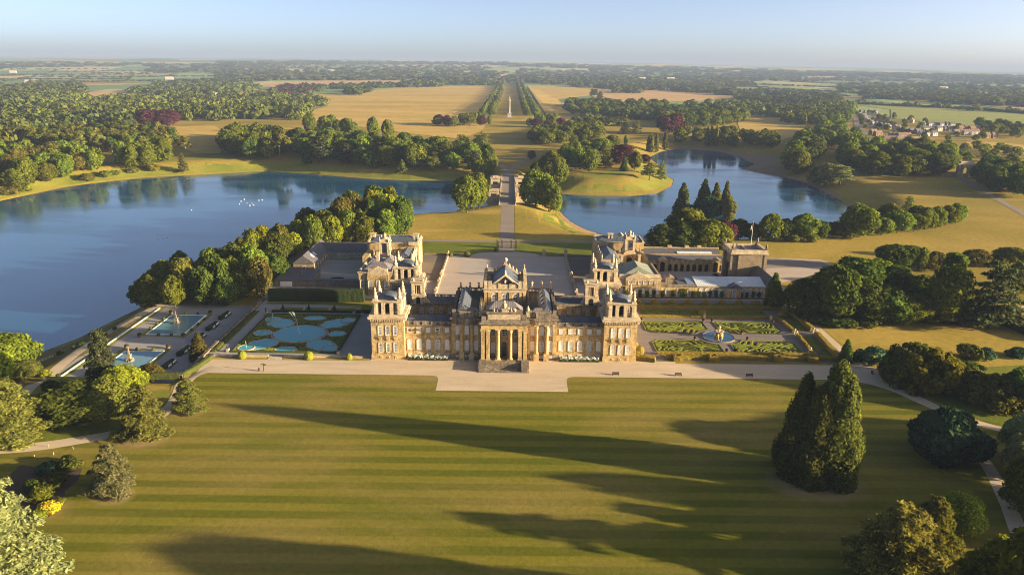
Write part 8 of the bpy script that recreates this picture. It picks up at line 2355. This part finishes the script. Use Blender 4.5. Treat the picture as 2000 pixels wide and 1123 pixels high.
_rsf = np.random.RandomState(77)
def clump_proto(seed, nq, leaf):
    rs = np.random.RandomState(seed)
    lobes = lobes_round(rs, 1.0, 1.0, 9, -0.1, 1.0, (0.2, 0.3))
    c, nn = sample_lobes(lobes, nq, rs, 0.8, np.array([0, 0, 0.4]), 0.3)
    V, F = leaf_quads(c, nn, leaf, rs, 1.2, 0.45)
    V[:, 2] = np.maximum(V[:, 2], 0)
    return V
CL = {90: [clump_proto(900 + i, 90, 0.125) for i in range(4)], 40: [clump_proto(950 + i, 40, 0.19) for i in range(4)]}
def mass(name, pts, h, wd, mat, nq=90, kind='stuff'):
    n = len(pts)
    if n == 0: return
    Vs = []
    for i in range(n):
        P_ = CL[nq][_rsf.randint(4)]
        a = _rsf.uniform(0, 6.28); s = wd * _rsf.uniform(0.75, 1.25); hh = h * _rsf.uniform(0.75, 1.2)
        ca, sa = cos(a) * s, sin(a) * s
        Vs.append(np.stack([P_[:, 0] * ca - P_[:, 1] * sa + pts[i, 0], P_[:, 0] * sa + P_[:, 1] * ca + pts[i, 1], P_[:, 2] * hh + pts[i, 2]], -1))
    V = np.concatenate(Vs)
    o = link(name, mesh_np(name, V, np.arange(len(V)).reshape(-1, 4), [M[mat]]))
    return tag(o, kind=kind)
for nm_ in ('leaf_green', 'leaf_dark', 'leaf_olive'):
    pass
leafmat('wood_green', (0.09, 0.105, 0.018), (0.05, 0.064, 0.013), 0.2, 0.03, 0.2, 0.004)
leafmat('wood_dark', (0.062, 0.078, 0.018), (0.04, 0.053, 0.013), 0.2, 0.02, 0.2, 0.004)
leafmat('wood_olive', (0.09, 0.1, 0.03), (0.055, 0.066, 0.02), 0.2, 0.02, 0.2, 0.004)
leafmat('wood_copper', (0.055, 0.02, 0.026), (0.036, 0.014, 0.018), 0.2, 0.02, 0.2, 0.004)
mass('far_avenue', np.array(AVENUE_REST), 15, 16, 'wood_green', 90)
def farwood(poly, n, h, wd, mat, nq=90, seed=0):
    rs = np.random.RandomState(seed + 31)
    pts = Gv(*px_in(poly, n, rs).T)
    keep = np.ones(len(pts), bool)
    mass('far_woodland', pts, h, wd, mat, nq)
# middle distance, left
farwood([(0, 262), (60, 252), (150, 244), (300, 236), (420, 238), (520, 232), (580, 236), (610, 222), (560, 214), (420, 212), (300, 214), (150, 222), (0, 236)], 330, 19, 20, 'wood_green', 90, 1)
farwood([(200, 224), (330, 214), (480, 214), (600, 214), (640, 205), (600, 194), (500, 188), (340, 192), (240, 196), (120, 206), (0, 214), (0, 226)], 420, 18, 22, 'wood_green', 90, 2)
farwood([(60, 262), (160, 250), (260, 252), (240, 238), (120, 238), (20, 246)], 60, 19, 22, 'wood_dark', 90, 3)
farwood([(0, 300), (50, 290), (70, 270), (40, 250), (0, 246), (-40, 250), (-40, 310)], 50, 18, 20, 'wood_green', 90, 4)
farwood([(0, 206), (100, 203), (180, 193), (120, 188), (60, 184), (0, 186)], 170, 18, 24, 'wood_green', 90, 5)
farwood([(100, 188), (170, 182), (160, 170), (100, 165), (0, 172), (0, 184)], 130, 18, 28, 'wood_dark', 90, 6)
farwood([(248, 184), (300, 186), (420, 186), (500, 180), (520, 172), (480, 164), (400, 166), (330, 168), (260, 176)], 230, 17, 28, 'wood_green', 90, 7)
farwood([(335, 176), (380, 170), (440, 162), (560, 158), (640, 156), (560, 152), (420, 158), (300, 166)], 180, 17, 34, 'wood_dark', 40, 8)
farwood([(520, 186), (620, 184), (640, 178), (610, 172), (540, 176)], 40, 16, 30, 'wood_dark', 90, 9)
farwood([(541, 186), (600, 186), (610, 178), (606, 171), (560, 171), (545, 177)], 46, 19, 26, 'wood_copper', 90, 10)
farwood([(675, 187), (718, 187), (722, 181), (715, 178), (680, 178)], 26, 20, 26, 'wood_dark', 90, 11)
farwood([(612, 176), (700, 175), (790, 171), (790, 166), (700, 168), (612, 171)], 90, 17, 28, 'wood_dark', 90, 12)
farwood([(780, 172), (830, 172), (872, 170), (870, 162), (820, 160), (785, 164)], 70, 19, 30, 'wood_dark', 90, 13)
farwood([(870, 166), (950, 168), (985, 164), (985, 152), (920, 148), (860, 154)], 90, 20, 34, 'wood_dark', 90, 14)
farwood([(430, 158), (560, 158), (780, 158), (870, 158), (980, 152), (1000, 138), (900, 128), (760, 126), (600, 124), (460, 126), (420, 140)], 620, 17, 60, 'wood_dark', 40, 15)
farwood([(440, 132), (600, 128), (800, 127), (1000, 129), (1000, 124), (800, 122.5), (600, 121), (430, 123)], 260, 20, 110, 'wood_dark', 40, 16)
farwood([(985, 162), (1040, 164), (1040, 150), (985, 150)], 30, 19, 36, 'wood_dark', 90, 17)
# middle distance, right
farwood([(1030, 162), (1100, 170), (1150, 172), (1250, 178), (1330, 180), (1440, 190), (1450, 182), (1340, 168), (1200, 160), (1100, 152), (1020, 150)], 330, 19, 36, 'wood_dark', 90, 18)
farwood([(1010, 158), (1100, 158), (1250, 164), (1380, 172), (1480, 170), (1420, 158), (1250, 148), (1100, 140), (1010, 136)], 380, 18, 54, 'wood_dark', 40, 19)
farwood([(1198, 183), (1250, 184), (1268, 178), (1240, 173), (1205, 174)], 40, 18, 30, 'wood_green', 90, 20)
farwood([(1440, 196), (1520, 205), (1600, 208), (1640, 204), (1640, 192), (1560, 184), (1480, 180), (1440, 184)], 190, 18, 30, 'wood_dark', 90, 21)
farwood([(1330, 232), (1400, 232), (1480, 228), (1540, 232), (1540, 212), (1450, 206), (1340, 206)], 150, 18, 24, 'wood_green', 90, 22)
farwood([(1536, 244), (1580, 246), (1640, 240), (1668, 214), (1640, 206), (1580, 208), (1540, 216)], 130, 19, 24, 'wood_green', 90, 23)
farwood([(1180, 232), (1260, 236), (1330, 240), (1340, 228), (1280, 220), (1180, 220)], 60, 18, 24, 'wood_dark', 90, 24)
farwood([(1136, 236), (1170, 236), (1170, 227), (1140, 226)], 18, 10, 22, 'wood_green', 90, 25)
farwood([(1176, 246), (1220, 246), (1222, 236), (1180, 234)], 26, 9, 24, 'wood_green', 90, 26)
farwood([(1680, 192), (1800, 198), (1900, 206), (2040, 212), (2040, 200), (1920, 194), (1780, 186), (1690, 182)], 190, 15, 34, 'wood_dark', 90, 27)
farwood([(1820, 204), (1900, 204), (2040, 208), (2040, 190), (1900, 182), (1820, 184)], 120, 16, 38, 'wood_green', 40, 28)
farwood([(1640, 182), (1800, 184), (1960, 190), (2040, 190), (2040, 176), (1900, 168), (1760, 164), (1640, 166)], 260, 16, 50, 'wood_dark', 40, 29)
farwood([(1100, 140), (1300, 150), (1500, 162), (1700, 160), (2040, 168), (2040, 156), (1800, 150), (1500, 144), (1200, 134)], 360, 17, 72, 'wood_dark', 40, 30)
farwood([(1000, 131), (1200, 137), (1500, 146), (1800, 154), (2040, 160), (2040, 150), (1800, 146), (1500, 138), (1200, 129), (1000, 125)], 380, 18, 110, 'wood_dark', 40, 31)
farwood([(0, 134), (100, 132), (230, 130), (440, 132), (440, 126), (230, 124), (100, 122.5), (0, 124)], 120, 15, 90, 'wood_dark', 40, 32)
farwood([(280, 144), (430, 142), (430, 132), (300, 134)], 70, 16, 60, 'wood_dark', 40, 33)
# hedgerows and hedge trees between far fields
rs = np.random.RandomState(5)
def hedgerow(pts, gap, h, wd, mat='wood_dark', jit=0.8):
    q = []
    for (x0, y0), (x1, y1) in zip(pts[:-1], pts[1:]):
        n = max(1, int(hypot(x1 - x0, (y1 - y0) * 3) / gap))
        for k in range(n):
            t = (k + rs.uniform(0, 1)) / n
            q.append((x0 + (x1 - x0) * t + rs.uniform(-jit, jit), y0 + (y1 - y0) * t + rs.uniform(-0.12, 0.12)))
    q = np.array(q)
    mass('hedgerow', Gv(q[:, 0], q[:, 1]), h, wd, mat, 40)
for y0, y1, x0, x1, g_ in ((148, 146, -20, 300, 9), (151.5, 150, 60, 480, 11), (157, 155, -20, 260, 8), (141, 138.5, 120, 480, 12), (136, 135.4, -20, 220, 14), (144, 142.5, 180, 430, 10), (162, 159, 100, 330, 7)):
    hedgerow([(x0, y0), (x0 * 0.6 + x1 * 0.4, (y0 + y1) / 2 + 0.5), (x1, y1)], g_, 8, 26, 'wood_dark', 3.0)
for a in (((10, 160), (60, 152)), ((140, 158), (170, 147)), ((250, 157), (262, 147)), ((330, 150), (350, 142)), ((420, 150), (440, 143)), ((90, 146), (110, 138))): hedgerow(list(a), 3, 7, 22)
for pts, g_ in (([(1664, 203), (1740, 207), (1840, 211), (1930, 217), (2050, 226)], 6), ([(1480, 166), (1640, 172), (1800, 180)], 6), ([(1500, 174), (1620, 180), (1700, 184)], 6), ([(1360, 168), (1500, 172)], 7), ([(1540, 160), (1700, 168), (1900, 176), (2040, 184)], 6), ([(1440, 178), (1560, 180), (1660, 190)], 6), ([(1600, 152), (1800, 160), (2040, 170)], 8), ([(1400, 150), (1600, 158)], 8)):
    hedgerow(pts, g_, 7, 24)
mass('hedgerow', Gv(np.array([1676, 1684, 1770, 1788, 1830, 1850, 1878, 1892, 1905, 1970, 1985]), np.array([204, 204, 208.5, 209.5, 211, 212.5, 216, 217, 217.5, 220, 221.0])), 14, 22, 'wood_green', 90)

# fields of their own colour, far off
for pts, mt in (([(60, 150), (270, 150), (480, 147), (470, 141), (300, 144), (100, 146)], 'jade_field'), ([(0, 159), (200, 157), (480, 152), (480, 149), (250, 152), (0, 153)], 'jade_field'), ([(150, 148.5), (260, 148), (410, 146), (410, 143.6), (250, 145.5), (150, 146)], 'ploughed_field'), ([(150, 143.5), (260, 142), (380, 141), (380, 139.5), (200, 140.5)], 'pale_field'),
                ([(130, 164), (270, 162), (310, 160), (180, 160)], 'ploughed_field'), ([(145, 168.5), (280, 166), (270, 163.5), (160, 165)], 'pale_field'), ([(1390, 169), (1520, 166), (1560, 163), (1420, 163)], 'green_field'), ([(1440, 176), (1540, 172), (1520, 170), (1400, 171)], 'green_field'), ([(1480, 160.5), (1640, 165), (1660, 169), (1520, 164)], 'pale_field'), ([(1530, 181), (1620, 184), (1640, 180), (1560, 176)], 'green_field'), ([(1600, 164), (1660, 170), (1640, 172), (1560, 167)], 'green_field'),
                ([(1680, 149), (1730, 150), (1740, 153), (1690, 153)], 'pale_field'), ([(1720, 183), (1830, 186), (1830, 183), (1720, 180.5)], 'jade_field'), ([(800, 142), (880, 141), (870, 134.5), (810, 135.5)], 'jade_field'), ([(838, 151), (900, 150), (900, 147), (840, 147)], 'green_field'), ([(985, 131.5), (1120, 133.5), (1120, 131.5), (985, 130)], 'pale_field'), ([(1210, 148.5), (1290, 150.5), (1285, 148), (1215, 146.8)], 'pale_field'), ([(1310, 150), (1350, 152.5), (1345, 150.5), (1312, 148.6)], 'green_field'),
                ([(1900, 168), (2040, 172), (2040, 166), (1900, 162)], 'jade_field'), ([(0, 127), (180, 125.5), (420, 127), (420, 123.5), (180, 121.5), (0, 122)], 'pale_field')):
    drape_px('field', pts, mt, 1.2, 120)

# ================================================================ air
HZ = bpy.data.materials.new('haze_air')
HZ.use_nodes = True
HZ.node_tree.nodes.clear()
_o = HZ.node_tree.nodes.new('ShaderNodeOutputMaterial')
_v = HZ.node_tree.nodes.new('ShaderNodeVolumePrincipled')
_v.inputs['Color'].default_value = (0.26, 0.34, 0.52, 1)
_v.inputs['Density'].default_value = 0.00009
_v.inputs['Anisotropy'].default_value = 0.0
HZ.node_tree.links.new(_v.outputs[0], _o.inputs['Volume'])
M['haze_air'] = HZ
m = MB(); m.box(-17500, 17500, -900, 18500, float(GZ.min()) - 1.0, float(max(GZ.max() + 40, 130)))
tag(m.build('haze', 'haze_air'), kind='stuff')
